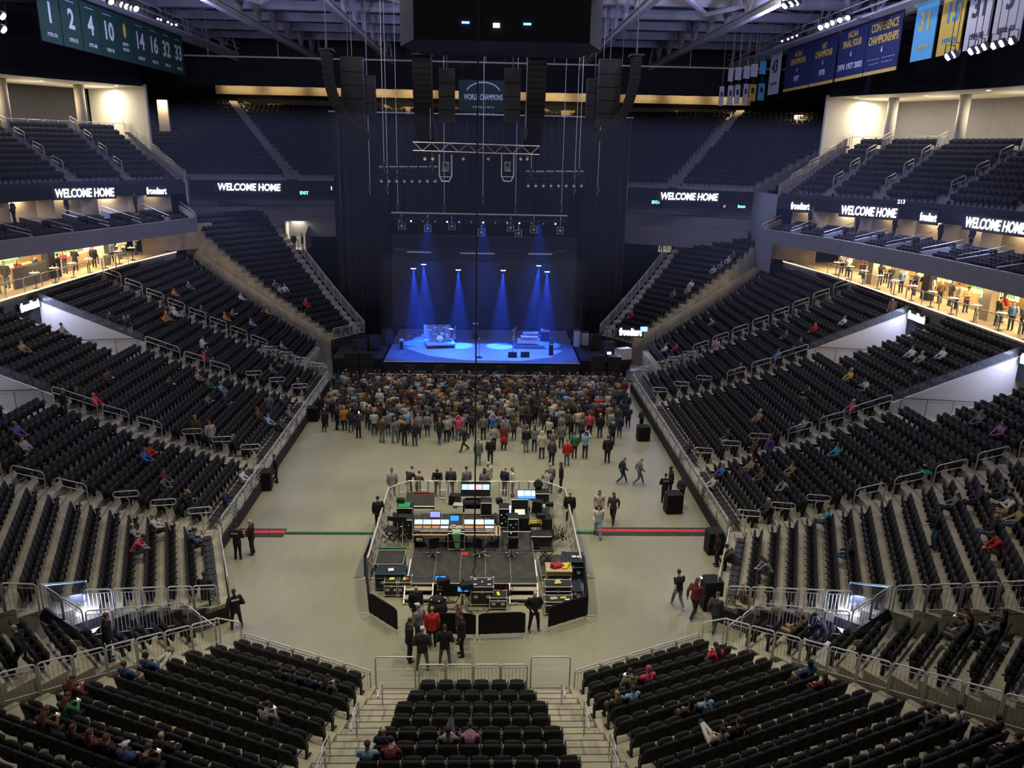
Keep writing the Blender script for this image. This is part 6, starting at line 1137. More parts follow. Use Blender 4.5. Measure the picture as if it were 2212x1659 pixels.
POSES = {
 'stand': pose(.02, knees=two(.10, .02, .49), ankles=two(.11, -.02, .09), elbows=two(.26, -.03, 1.13), wrists={-1: (-.25, .07, .88), 1: (.25, .07, .88)}),
 'wide': pose(.0, .91, knees=two(.15, .03, .48), ankles=two(.19, -.02, .09), elbows=two(.31, -.10, 1.13), wrists=two(.16, .14, 1.02)),
 'arms': pose(-.02, knees=two(.10, .02, .49), ankles=two(.12, -.02, .09), elbows=two(.27, .06, 1.12), wrists={-1: (.04, .26, 1.16), 1: (-.04, .24, 1.12)}),
 'back': pose(-.02, knees=two(.11, .02, .49), ankles=two(.13, -.02, .09), elbows=two(.29, -.12, 1.14), wrists=two(.07, -.20, .96)),
 'phone': pose(.03, knees=two(.10, .02, .49), ankles=two(.11, -.02, .09), elbows=two(.24, .10, 1.14), wrists={-1: (-.07, .32, 1.22), 1: (.08, .32, 1.20)}, nod=.45),
 'raise': pose(.0, knees=two(.10, .02, .49), ankles=two(.11, -.02, .09), elbows=two(.27, .17, 1.40), wrists={-1: (-.09, .33, 1.60), 1: (.09, .33, 1.60)}, nod=-.1),
 'walk': pose(.08, .91, knees={-1: (-.10, .18, .52), 1: (.09, -.02, .48)}, ankles={-1: (-.10, .30, .12), 1: (.09, -.34, .16)}, elbows={-1: (-.25, -.14, 1.15), 1: (.25, .08, 1.14)}, wrists={-1: (-.24, -.16, .90), 1: (.23, .26, .98)}),
 'lean': pose(.38, .93, hip=(0, -.18), knees=two(.10, -.08, .49), ankles=two(.11, -.16, .09), elbows=two(.26, .12, 1.10), wrists={-1: (-.10, .30, 1.12), 1: (.10, .32, 1.12)}, nod=.3),
 'sit': pose(-.10, .50, hip=(0, -.05), knees=two(.12, .40, .52), ankles=two(.11, .42, .09), elbows=two(.26, .03, .76), wrists=two(.12, .30, .66)),
 'sitphone': pose(.12, .50, hip=(0, -.08), knees=two(.13, .38, .52), ankles=two(.12, .36, .09), elbows=two(.24, .14, .74), wrists={-1: (-.05, .34, .84), 1: (.06, .34, .82)}, nod=.55),
 'sitback': pose(-.28, .48, hip=(0, .03), knees=two(.16, .45, .54), ankles=two(.16, .62, .14), elbows=two(.30, -.02, .74), wrists={-1: (-.10, .22, .72), 1: (.12, .20, .70)}, nod=.2),
 'sitfeet': pose(-.30, .48, hip=(0, .02), knees={-1: (-.10, .40, .62), 1: (.12, .42, .58)}, ankles={-1: (-.02, .72, .72), 1: (.08, .76, .70)}, elbows=two(.30, 0, .74), wrists={-1: (-.08, .24, .78), 1: (.10, .24, .76)}, nod=.3),
 'sitlean': pose(.55, .50, hip=(0, -.08), knees=two(.16, .38, .52), ankles=two(.15, .34, .09), elbows=two(.22, .36, .66), wrists={-1: (-.05, .48, .58), 1: (.05, .50, .60)}, nod=.3)}
X = Vector((1, 0, 0))
def torso(m, J, g, hem, fem=0):
    up = J['up']; fw = X.cross(up)*-1; P = J['pel']
    rr = [(-hem, .178+fem*.012, .135), (0, .175+fem*.01, .13), (.10, .163-fem*.014, .125), (.22, .170-fem*.012, .13), (.36, .192-fem*.012, .135), (.45, .180, .112), (.50, .10, .08), (.55, .062, .062)]
    loft(m, [(P+up*h+fw*0, a+g, b+g, X, fw) for h, a, b in rr], 14)
def hand(m, w, el, fr):
    d = (w-el).normalized(); side = d.cross(Vector((0, 0, 1)));
    if side.length < .2: side = X.copy()
    side.normalize(); nrm = side.cross(d).normalized(); c = w+d*.05
    m.ell(c, (.040, .026, .052), 8, 6, Matrix((side, nrm, d)).transposed())
    for i, (o, L) in enumerate(((-.027, .058), (-.009, .068), (.009, .064), (.027, .050))): a = w+d*.085+side*o; b = a+d*L*.6-nrm*.012; e = b+d*L*.35-nrm*.022; m.tube([a-d*.02, a, b, e], [.010, .0095, .009, .008], 6)
    a = w+d*.03+side*.032*fr; m.tube([a, a+side*.028*fr+d*.03-nrm*.012, a+side*.03*fr+d*.058-nrm*.022], [.012, .011, .009], 6)
def body_mesh(J, vx=.013):
    m = MB(); torso(m, J, -.018, .06); hu = J['hu']; fw = X.cross(hu)*-1; H = J['hea']; R = Matrix((X, fw, hu)).transposed()
    limb(m, [J['che']+J['up']*.12, J['nec'], H-hu*.06], [.07, .056, .058])
    m.ell(H+hu*.03-fw*.008, (.074, .094, .088), 12, 9, R); m.ell(H-hu*.045+fw*.018, (.056, .068, .070), 10, 8, R)      # cranium, jaw
    m.ell(H+fw*.092-hu*.022, (.014, .022, .026), 7, 6, R); m.ell(H+fw*.080-hu*.066, (.026, .014, .010), 7, 5, R)       # nose, mouth
    for q in (-1, 1): m.ell(H+X*.074*q-hu*.01, (.012, .022, .032), 6, 6, R); m.ell(H+fw*.082+X*.03*q+hu*.012, (.013, .010, .008), 6, 5, R)
    for q in (-1, 1):
        limb(m, [J['sh'][q], J['el'][q], J['wr'][q]], [.050, .040, .026]); hand(m, J['wr'][q], J['el'][q], -q)
        limb(m, [J['hip'][q], J['kn'][q], J['an'][q]], [.085, .055, .036]); t = J['an'][q]; m.ell(t+Vector((0, .05, -.045)), (.036, .10, .03), 8, 6)
    return voxel(m, 'body', vx, M_skin, 1)
def build_pose(nm, vx=1.0):
    J = POSES[nm]; out = {}; sit = nm.startswith('sit')
    out['body'] = body_mesh(J, .013*vx if vx == 1 else .03)
    for key, fem, hem, sl in (('top', 0, .06, 1), ('coat', 0, .16, 1), ('tee', 0, .05, .0), ('blouse', 1, .08, 1)):
        m = MB(); torso(m, J, .018 if key == 'coat' else .006, .02 if sit and key != 'coat' else hem, fem)
        for q in (-1, 1):
            g = .012 if key == 'coat' else 0
            if sl: limb(m, [J['sh'][q], J['el'][q], Vector(J['wr'][q]).lerp(J['el'][q], .12)], [.082+g, .064+g, .048+g])
            else: limb(m, [J['sh'][q], Vector(J['sh'][q]).lerp(J['el'][q], .7)], [.074, .064])
        if key == 'coat': m.ell(J['nec']-J['hu']*.02-X.cross(J['hu'])*-.05, (.085, .07, .05), 8, 6)
        out[key] = voxel(m, 'jacket' if key == 'coat' else 'shirt', .02*vx, M_cloth, 2)
    m = MB(); up = J['up'] if not sit else Vector((0, 0, 1)); fw = X.cross(up)*-1
    loft(m, [(J['pel']+up*h, a, b, X, fw) for h, a, b in ((-.10, .15, .115), (0, .172, .128), (.09, .155, .118))], 12)
    for q in (-1, 1): limb(m, [J['hip'][q], J['kn'][q], Vector(J['an'][q])+Vector((0, 0, .0))], [.105, .072, .055])
    out['trousers'] = voxel(m, 'trousers', .02*vx, M_cloth, 2)
    m = MB()
    for q in (-1, 1):
        t = J['an'][q]; tip = 0 if t.z < .2 else .05; m.ell(t+Vector((0, .045, -.045+tip)), (.048, .135, .045), 10, 6, Matrix.Rotation(.5 if tip and t.z > .5 else 0, 3, 'X')); m.ell(t+Vector((0, -.02, -.02)), (.048, .06, .06), 8, 6)
    out['shoes'] = voxel(m, 'shoes', .016*vx, M_shoe, 1)
    H = J['hea']; hu = J['hu']; fw = X.cross(hu)*-1; R = Matrix((X, fw, hu)).transposed()
    def hair(kind):
        m = MB()
        if kind in ('short', 'long', 'tail'): m.ell(H+hu*.045-fw*.022, (.084, .098, .088), 12, 8, R)
        if kind == 'long': loft(m, [(H+hu*.02-fw*.045, .08, .06, X, fw), (H-hu*.10-fw*.07, .085, .05, X, fw), (H-hu*.24-fw*.085-J['up']*.03, .095, .04, X, fw), (H-hu*.36-fw*.075, .07, .025, X, fw)], 10)
        if kind == 'tail': limb(m, [H+hu*.05-fw*.11, H-hu*.03-fw*.15, H-hu*.17-fw*.13], [.03, .035, .015])
        if kind == 'fringe': loft(m, [(H+hu*.00-fw*.02, .080, .092, X, fw), (H-hu*.05-fw*.03, .070, .075, X, fw)], 12)
        if kind == 'cap': m.ell(H+hu*.06-fw*.01, (.086, .102, .078), 12, 8, R); loft(m, [(H+hu*.055+fw*.10, .07, .07, X, fw), (H+hu*.067+fw*.10, .065, .065, X, fw)], 10)
        if kind == 'beanie': m.ell(H+hu*.06-fw*.02, (.088, .102, .095), 12, 8, R); m.tube([H+hu*.03+X*.086*math.cos(a)+fw*(.1*math.sin(a)-.015) for a in [2*PI*i/12 for i in range(12)]], .016, 5, closed=True)
        if kind == 'hood': m.ell(H+hu*.03-fw*.03, (.10, .11, .12), 12, 8, R); m.ell(H-hu*.1-fw*.05, (.10, .08, .06), 10, 6, R)
        return m
    for k in ('short', 'long', 'tail', 'fringe', 'cap', 'beanie', 'hood'):
        m = hair(k); me = m.mesh('hat' if k in ('cap', 'beanie', 'hood') else 'hair', M_cloth if k in ('cap', 'beanie', 'hood') else M_hair, True); out[k] = me
    return out
PM = {}
def PMESH(nm):
    if nm not in PM: PM[nm] = build_pose(nm)
    return PM[nm]
C = dict(black=(.010, .010, .012), dark=(.022, .022, .026), navy=(.015, .022, .06), blue=(.035, .075, .17), brightblue=(.045, .15, .42), jeans=(.09, .15, .26), darkjeans=(.03, .045, .085), white=(.62, .62, .60), cream=(.52, .48, .40), grey=(.16, .16, .165), lightgrey=(.33, .33, .33), red=(.45, .02, .025), brightred=(.62, .03, .03), maroon=(.14, .02, .03), pink=(.55, .06, .13),
         lilac=(.35, .16, .30), green=(.03, .16, .08), olive=(.09, .09, .04), tan=(.36, .25, .13), brown=(.10, .055, .03), orange=(.55, .20, .03), teal=(.06, .40, .46), lightblue=(.22, .36, .55), purple=(.14, .08, .30), yellow=(.6, .45, .06), plaid=(.20, .20, .22), khaki=(.42, .28, .13), charcoal=(.05, .05, .055))
HC_ = dict(black=(.012, .010, .009), brown=(.05, .028, .015), blond=(.36, .23, .10), grey=(.25, .25, .25), red=(.12, .04, .018))
SK = [(.55, .33, .24), (.48, .28, .19), (.60, .38, .28), (.30, .16, .10), (.14, .07, .045)]
NP = [0]; PEOPLE = []
def person(p, rz, ps, top, bot, hair=('short', 'brown'), label='', group=None, cut='top', sc=1.0, sk=None, shoe='dark'):
    M = PMESH(ps); NP[0] += 1; h = sc*(.965+.07*((NP[0]*37) % 11)/10)
    t = link('person', None, None, p, rz, label, 'person', group); t.scale = (h, h, h)
    link('body', M['body'], t, col=SK[sk if sk is not None else NP[0] % 3]); link('shirt' if cut != 'coat' else 'jacket', M[cut], t, col=C[top]); link('trousers', M['trousers'], t, col=C[bot]); link('shoes', M['shoes'], t, col=C[shoe])
    if hair and hair[0] != 'bald': link('hat' if hair[0] in ('cap', 'beanie', 'hood') else 'hair', M[hair[0]], t, col=(C if hair[0] in ('cap', 'beanie', 'hood') else HC_)[hair[1]])
    PEOPLE.append(t); return t
AWAY, TO, LF, RT = 0.0, PI, PI/2, -PI/2     # facing: towards the stage, the camera, image left, image right
# each entry: pixel of the feet, facing, pose, top, trousers, hair, cut, label
FP = [
 (515, 1208, AWAY-.1, 'arms', 'black', 'black', ('short', 'black'), 'coat', 'security guard in black with white lettering on the back, left of the cable ramp', dict(sc=1.03)),
 (546, 1197, LF, 'arms', 'black', 'black', ('bald', ''), 'coat', 'bald man in black facing left, beside the left security guard', {}),
 (598, 1042, LF+.4, 'stand', 'black', 'black', ('short', 'brown'), 'top', 'person in black standing by the covered speaker, left stand', {}),
 (512, 1357, AWAY+.5, 'wide', 'black', 'black', ('tail', 'black'), 'coat', 'security guard with white back patch standing at the near left gate', {}),
 (448, 1322, AWAY, 'arms', 'black', 'black', ('short', 'black'), 'top', 'person in black standing on the left corner steps', dict(sk=4)),
 (818, 1140, AWAY+.3, 'stand', 'black', 'black', ('short', 'black'), 'coat', 'person in black jacket outside the left barricade of the mixing position', {}),
 (1229, 1130, AWAY-.2, 'stand', 'black', 'black', ('bald', ''), 'coat', 'bald man in black outside the right barricade of the mixing position', {}),
 (1290, 1160, TO, 'walk', 'white', 'lightblue', ('short', 'brown'), 'top', 'man in a white shirt and pale jeans walking over the red ramp', {}),
 (1292, 1125, TO, 'stand', 'cream', 'dark', ('long', 'black'), 'blouse', 'woman with dark hair in a cream top behind the white-shirted man', {}),
 (1323, 1130, TO-.4, 'walk', 'charcoal', 'black', ('long', 'black'), 'blouse', 'long-haired woman in dark clothes striding right of the red ramp', {}),
 (1343, 1045, RT, 'walk', 'dark', 'blue', ('short', 'blond'), 'coat', 'person in dark jacket and blue jeans walking right across the open floor', dict(shoe='white')),
 (1379, 1048, RT, 'walk', 'grey', 'jeans', ('bald', ''), 'top', 'bald man in a grey top walking right across the open floor', dict(shoe='white')),
 (1311, 1000, AWAY, 'stand', 'black', 'black', ('short', 'brown'), 'coat', 'lone person in black walking towards the stage on the right', {}),
 (1434, 1085, AWAY, 'arms', 'black', 'black', ('short', 'black'), 'coat', 'security guard with lettered back, left of the trio at the right stand', {}),
 (1447, 1070, LF, 'stand', 'black', 'black', ('short', 'black'), 'coat', 'security guard half hidden behind the lettered guard', dict(sk=4)),
 (1469, 1096, LF+.4, 'arms', 'black', 'black', ('short', 'black'), 'coat', 'security guard in black cap facing left, right of the trio', {}),
 (1547, 1222, LF, 'stand', 'black', 'black', ('short', 'black'), 'top', 'person in black by the speaker at the end of the red ramp', dict(sk=4)),
 (1463, 1312, AWAY+.3, 'walk', 'black', 'jeans', ('short', 'black'), 'tee', 'man in black tee shirt and jeans walking away on the near right floor', dict(shoe='white')),
 (1497, 1333, RT+.8, 'walk', 'maroon', 'black', ('long', 'red'), 'blouse', 'woman with long dark red hair walking with a phone on the near right floor', {}),
 (1541, 1362, AWAY-.6, 'walk', 'charcoal', 'darkjeans', ('cap', 'olive'), 'coat', 'person passing the tall speaker at the near right gate', {}),
 (1601, 1345, LF, 'walk', 'brown', 'grey', ('short', 'red'), 'top', 'blurred person walking out beside the right corner steps', {}),
 (899, 1348, TO+.5, 'stand', 'black', 'black', ('bald', ''), 'coat', 'bald man in black standing at the foot of the left platform steps', dict(sc=1.04)),
 (1153, 1362, TO+.2, 'wide', 'black', 'black', ('fringe', 'brown'), 'coat', 'balding guard in black standing hands behind back before the right steps', dict(sc=1.05)),
 (906, 1392, AWAY+.8, 'stand', 'plaid', 'darkjeans', ('cap', 'white'), 'top', 'man in patterned shirt and white cap in the near group', {}),
 (934, 1396, AWAY+.1, 'stand', 'brightred', 'black', ('short', 'blond'), 'coat', 'blond person in a bright red coat in the near group', {}),
 (885, 1428, RT+.3, 'stand', 'black', 'black', ('short', 'brown'), 'coat', 'person in a long black coat, leftmost of the near group', dict(sc=1.05)),
 (913, 1446, AWAY, 'wide', 'dark', 'grey', ('cap', 'white'), 'coat', 'person with white-topped cap seen from behind, near group', {}),
 (961, 1436, AWAY, 'wide', 'black', 'jeans', ('short', 'brown'), 'coat', 'person in black padded vest and jeans seen from behind, near group', {}),
 (992, 1388, LF, 'stand', 'brown', 'black', ('long', 'blond'), 'coat', 'long-haired person in brown behind the black coat, near group', {}),
 (997, 1416, LF+.2, 'stand', 'black', 'black', ('short', 'brown'), 'coat', 'big person in black coat, rightmost of the near group', dict(sc=1.06)),
 # by the stage-side barricade of the mixing position
 (848, 1075, AWAY+.2, 'stand', 'lightgrey', 'grey', ('beanie', 'grey'), 'coat', 'person in pale grey hooded jacket at the far left corner of the mixing position', {}),
 (887, 1072, AWAY-.5, 'lean', 'dark', 'dark', ('cap', 'dark'), 'top', 'man in dark cap leaning on the mixer barricade, leftmost', {}), (905, 1074, AWAY-.2, 'lean', 'brown', 'dark', ('short', 'black'), 'top', 'short person in dark brown leaning beside the capped man', dict(sc=.92)),
 (945, 1072, TO, 'lean', 'black', 'black', ('short', 'black'), 'top', 'person in black printed top bending over the mixer barricade', {}), (974, 1072, AWAY, 'stand', 'charcoal', 'dark', ('fringe', 'grey'), 'top', 'broad man in dark grey at the mixer barricade, seen from behind', {}),
 (1008, 1070, AWAY+.4, 'stand', 'grey', 'dark', ('cap', 'dark'), 'top', 'person in grey with dark cap at the middle of the mixer barricade', {}), (1053, 1060, TO+.3, 'stand', 'cream', 'dark', ('hood', 'cream'), 'coat', 'person in a cream hooded top at the middle of the mixer barricade', {}),
 (1046, 1072, AWAY, 'stand', 'plaid', 'dark', ('long', 'brown'), 'top', 'person in patterned dark top beside the cream hood', dict(sc=.93)), (1090, 1070, AWAY-.6, 'stand', 'navy', 'dark', ('bald', ''), 'top', 'bald man in navy top at the mixer barricade', {}),
 (1107, 1072, LF, 'stand', 'white', 'grey', ('long', 'blond'), 'blouse', 'blond woman in white holding a dark jacket over the barricade', {}), (1187, 1066, AWAY+.2, 'stand', 'grey', 'dark', ('bald', ''), 'top', 'bald man in grey at the right end of the mixer barricade', {}),
 (1180, 1074, AWAY, 'lean', 'lightgrey', 'grey', ('fringe', 'brown'), 'top', 'person in light grey leaning at the right end of the mixer barricade', {}), (1211, 1062, LF, 'stand', 'black', 'black', ('long', 'brown'), 'blouse', 'slim dark-haired person in black at the far right barricade corner', {}),
 # loose groups behind the crowd
 (775, 946, AWAY, 'raise', 'dark', 'black', ('long', 'black'), 'coat', 'lone person raising a glowing phone on the left floor', {}), (745, 930, AWAY+.2, 'stand', 'orange', 'black', ('beanie', 'lightgrey'), 'coat', 'person in orange-brown coat and pale beanie on the left floor', {}),
 (728, 928, RT, 'phone', 'black', 'black', ('short', 'black'), 'coat', 'person in black beside the orange coat on the left floor', {}), (704, 922, TO+.2, 'arms', 'black', 'black', ('short', 'brown'), 'top', 'guard in black standing by the left stand near the crowd', {}),
 (693, 905, AWAY+.5, 'stand', 'black', 'black', ('bald', ''), 'coat', 'bald guard in black farther along the left stand', {}), (874, 962, AWAY-.2, 'phone', 'black', 'dark', ('short', 'black'), 'top', 'man in black with a pale jacket round the waist, left of centre', {}),
 (896, 963, AWAY, 'stand', 'navy', 'darkjeans', ('long', 'red'), 'blouse', 'woman with long red hair in navy, beside the man in black', {}), (949, 958, AWAY-.2, 'walk', 'dark', 'darkjeans', ('short', 'blond'), 'coat', 'person in dark vest with pale sleeves left of the power cable', {}),
 (965, 955, AWAY, 'stand', 'lightgrey', 'dark', ('fringe', 'brown'), 'top', 'person in grey shirt left of the power cable', {}), (990, 952, AWAY, 'raise', 'pink', 'jeans', ('short', 'brown'), 'top', 'person in pinkish red top left of the power cable', {}),
 (1003, 975, LF+.5, 'walk', 'dark', 'dark', ('short', 'brown'), 'coat', 'person in dark clothes striding left beside the power cable', {}), (1033, 1004, AWAY, 'stand', 'grey', 'jeans', ('fringe', 'grey'), 'coat', 'grey-haired man in grey jacket and jeans, nearest of the pair behind the crowd', {}),
 (1059, 1002, AWAY, 'stand', 'black', 'dark', ('short', 'blond'), 'top', 'blond person in black next to the grey-haired man', {}), (1088, 972, AWAY, 'stand', 'maroon', 'black', ('tail', 'red'), 'tee', 'woman in a dark red skirt and strappy top behind the crowd', {}),
 (1066, 972, AWAY, 'stand', 'lightgrey', 'dark', ('short', 'brown'), 'top', 'person in pale grey left of the red skirt', {}), (1064, 948, AWAY, 'raise', 'brightblue', 'jeans', ('short', 'blond'), 'tee', 'person in a bright blue tee shirt behind the crowd', {}),
 (1044, 950, AWAY, 'stand', 'grey', 'dark', ('short', 'brown'), 'top', 'person in grey left of the bright blue tee', {}), (1136, 977, AWAY+.3, 'stand', 'black', 'grey', ('short', 'brown'), 'top', 'man in black printed top and grey trousers right of centre', {}),
 (1154, 975, AWAY-.2, 'stand', 'plaid', 'darkjeans', ('long', 'brown'), 'blouse', 'woman in grey check beside the man in black print', {}), (1170, 991, AWAY, 'stand', 'cream', 'darkjeans', ('hood', 'cream'), 'coat', 'person in cream hooded jacket standing nearer than the crowd', {}),
 (1191, 1005, AWAY-.4, 'stand', 'charcoal', 'black', ('short', 'brown'), 'top', 'person in dark clothes behind the bald man in grey', {}), (1193, 985, AWAY, 'arms', 'grey', 'dark', ('bald', ''), 'top', 'person with folded arms right of the cream hood', {}),
 (1224, 1006, AWAY+.1, 'stand', 'red', 'jeans', ('cap', 'green'), 'coat', 'person in a red and white jacket and green cap', {}), (1240, 990, AWAY, 'stand', 'green', 'dark', ('short', 'black'), 'top', 'person in green beside the red and white jacket', {}),
 (1263, 990, AWAY-.4, 'raise', 'lightblue', 'darkjeans', ('short', 'brown'), 'top', 'person in pale blue shirt at the right edge behind the crowd', {}), (1212, 968, AWAY, 'stand', 'grey', 'dark', ('short', 'brown'), 'coat', 'person in grey coat standing behind the red jacket', {}),
 (1294, 905, AWAY, 'wide', 'brightred', 'dark', ('short', 'brown'), 'coat', 'big person in a bright red jacket at the right of the crowd', dict(sc=1.05)), (1272, 945, AWAY, 'stand', 'pink', 'dark', ('short', 'black'), 'tee', 'person in a crimson tee shirt below the bright red jacket', {}),
 (1295, 946, AWAY, 'stand', 'black', 'darkjeans', ('cap', 'cream'), 'coat', 'person in black jacket with white logo at the right of the crowd', {}), (1384, 935, LF+.3, 'arms', 'black', 'black', ('short', 'black'), 'top', 'guard in black standing by the right stand near the crowd', {}),
 (1333, 930, AWAY, 'stand', 'charcoal', 'darkjeans', ('short', 'brown'), 'top', 'person in dark grey at the right end of the crowd', {}), (863, 915, AWAY, 'stand', 'lightgrey', 'dark', ('short', 'brown'), 'tee', 'person in pale grey tee left of the crowd', {}),
 (847, 912, AWAY, 'stand', 'black', 'jeans', ('beanie', 'yellow'), 'coat', 'person in yellow beanie left of the crowd', {}), (795, 898, AWAY-.3, 'stand', 'brown', 'jeans', ('long', 'brown'), 'coat', 'person in brown at the left end of the crowd', {}), (821, 890, AWAY, 'stand', 'white', 'dark', ('hood', 'white'), 'coat', 'person in a white hooded top at the left end of the crowd', {}),
]
for (px, py, rz, ps, top, bot, hair, cut, lab, kw) in FP:
    z = 0.0
    if (px, py) == (448, 1322): z = .4
    person(at(px, py, z), rz, ps, top, bot, hair, lab, None, cut, **kw)
def backtext(i, s='SECURITY'): t = PEOPLE[i]; text(s, .085, M_wl, t, frame_xy((0, -.165, 1.36), (1, 0, 0)), bold=.004, width=.34)
backtext(0); backtext(13)
m = MB(); m.box((0, -.168, 1.36), (.3, .01, .07)); m.build('back_patch', M_white, PEOPLE[3])
# skirt and waist jacket
sk_ = [p for p in PEOPLE if 'red skirt' in p['label']][0]; m = MB(); loft(m, [((0, 0, .52), .23, .20, X, (0, 1, 0)), ((0, 0, .8), .19, .16, X, (0, 1, 0)), ((0, 0, 1.05), .15, .12, X, (0, 1, 0))], 14); m.build('skirt', M_cloth, sk_, True).color = (*C['red'], 1)
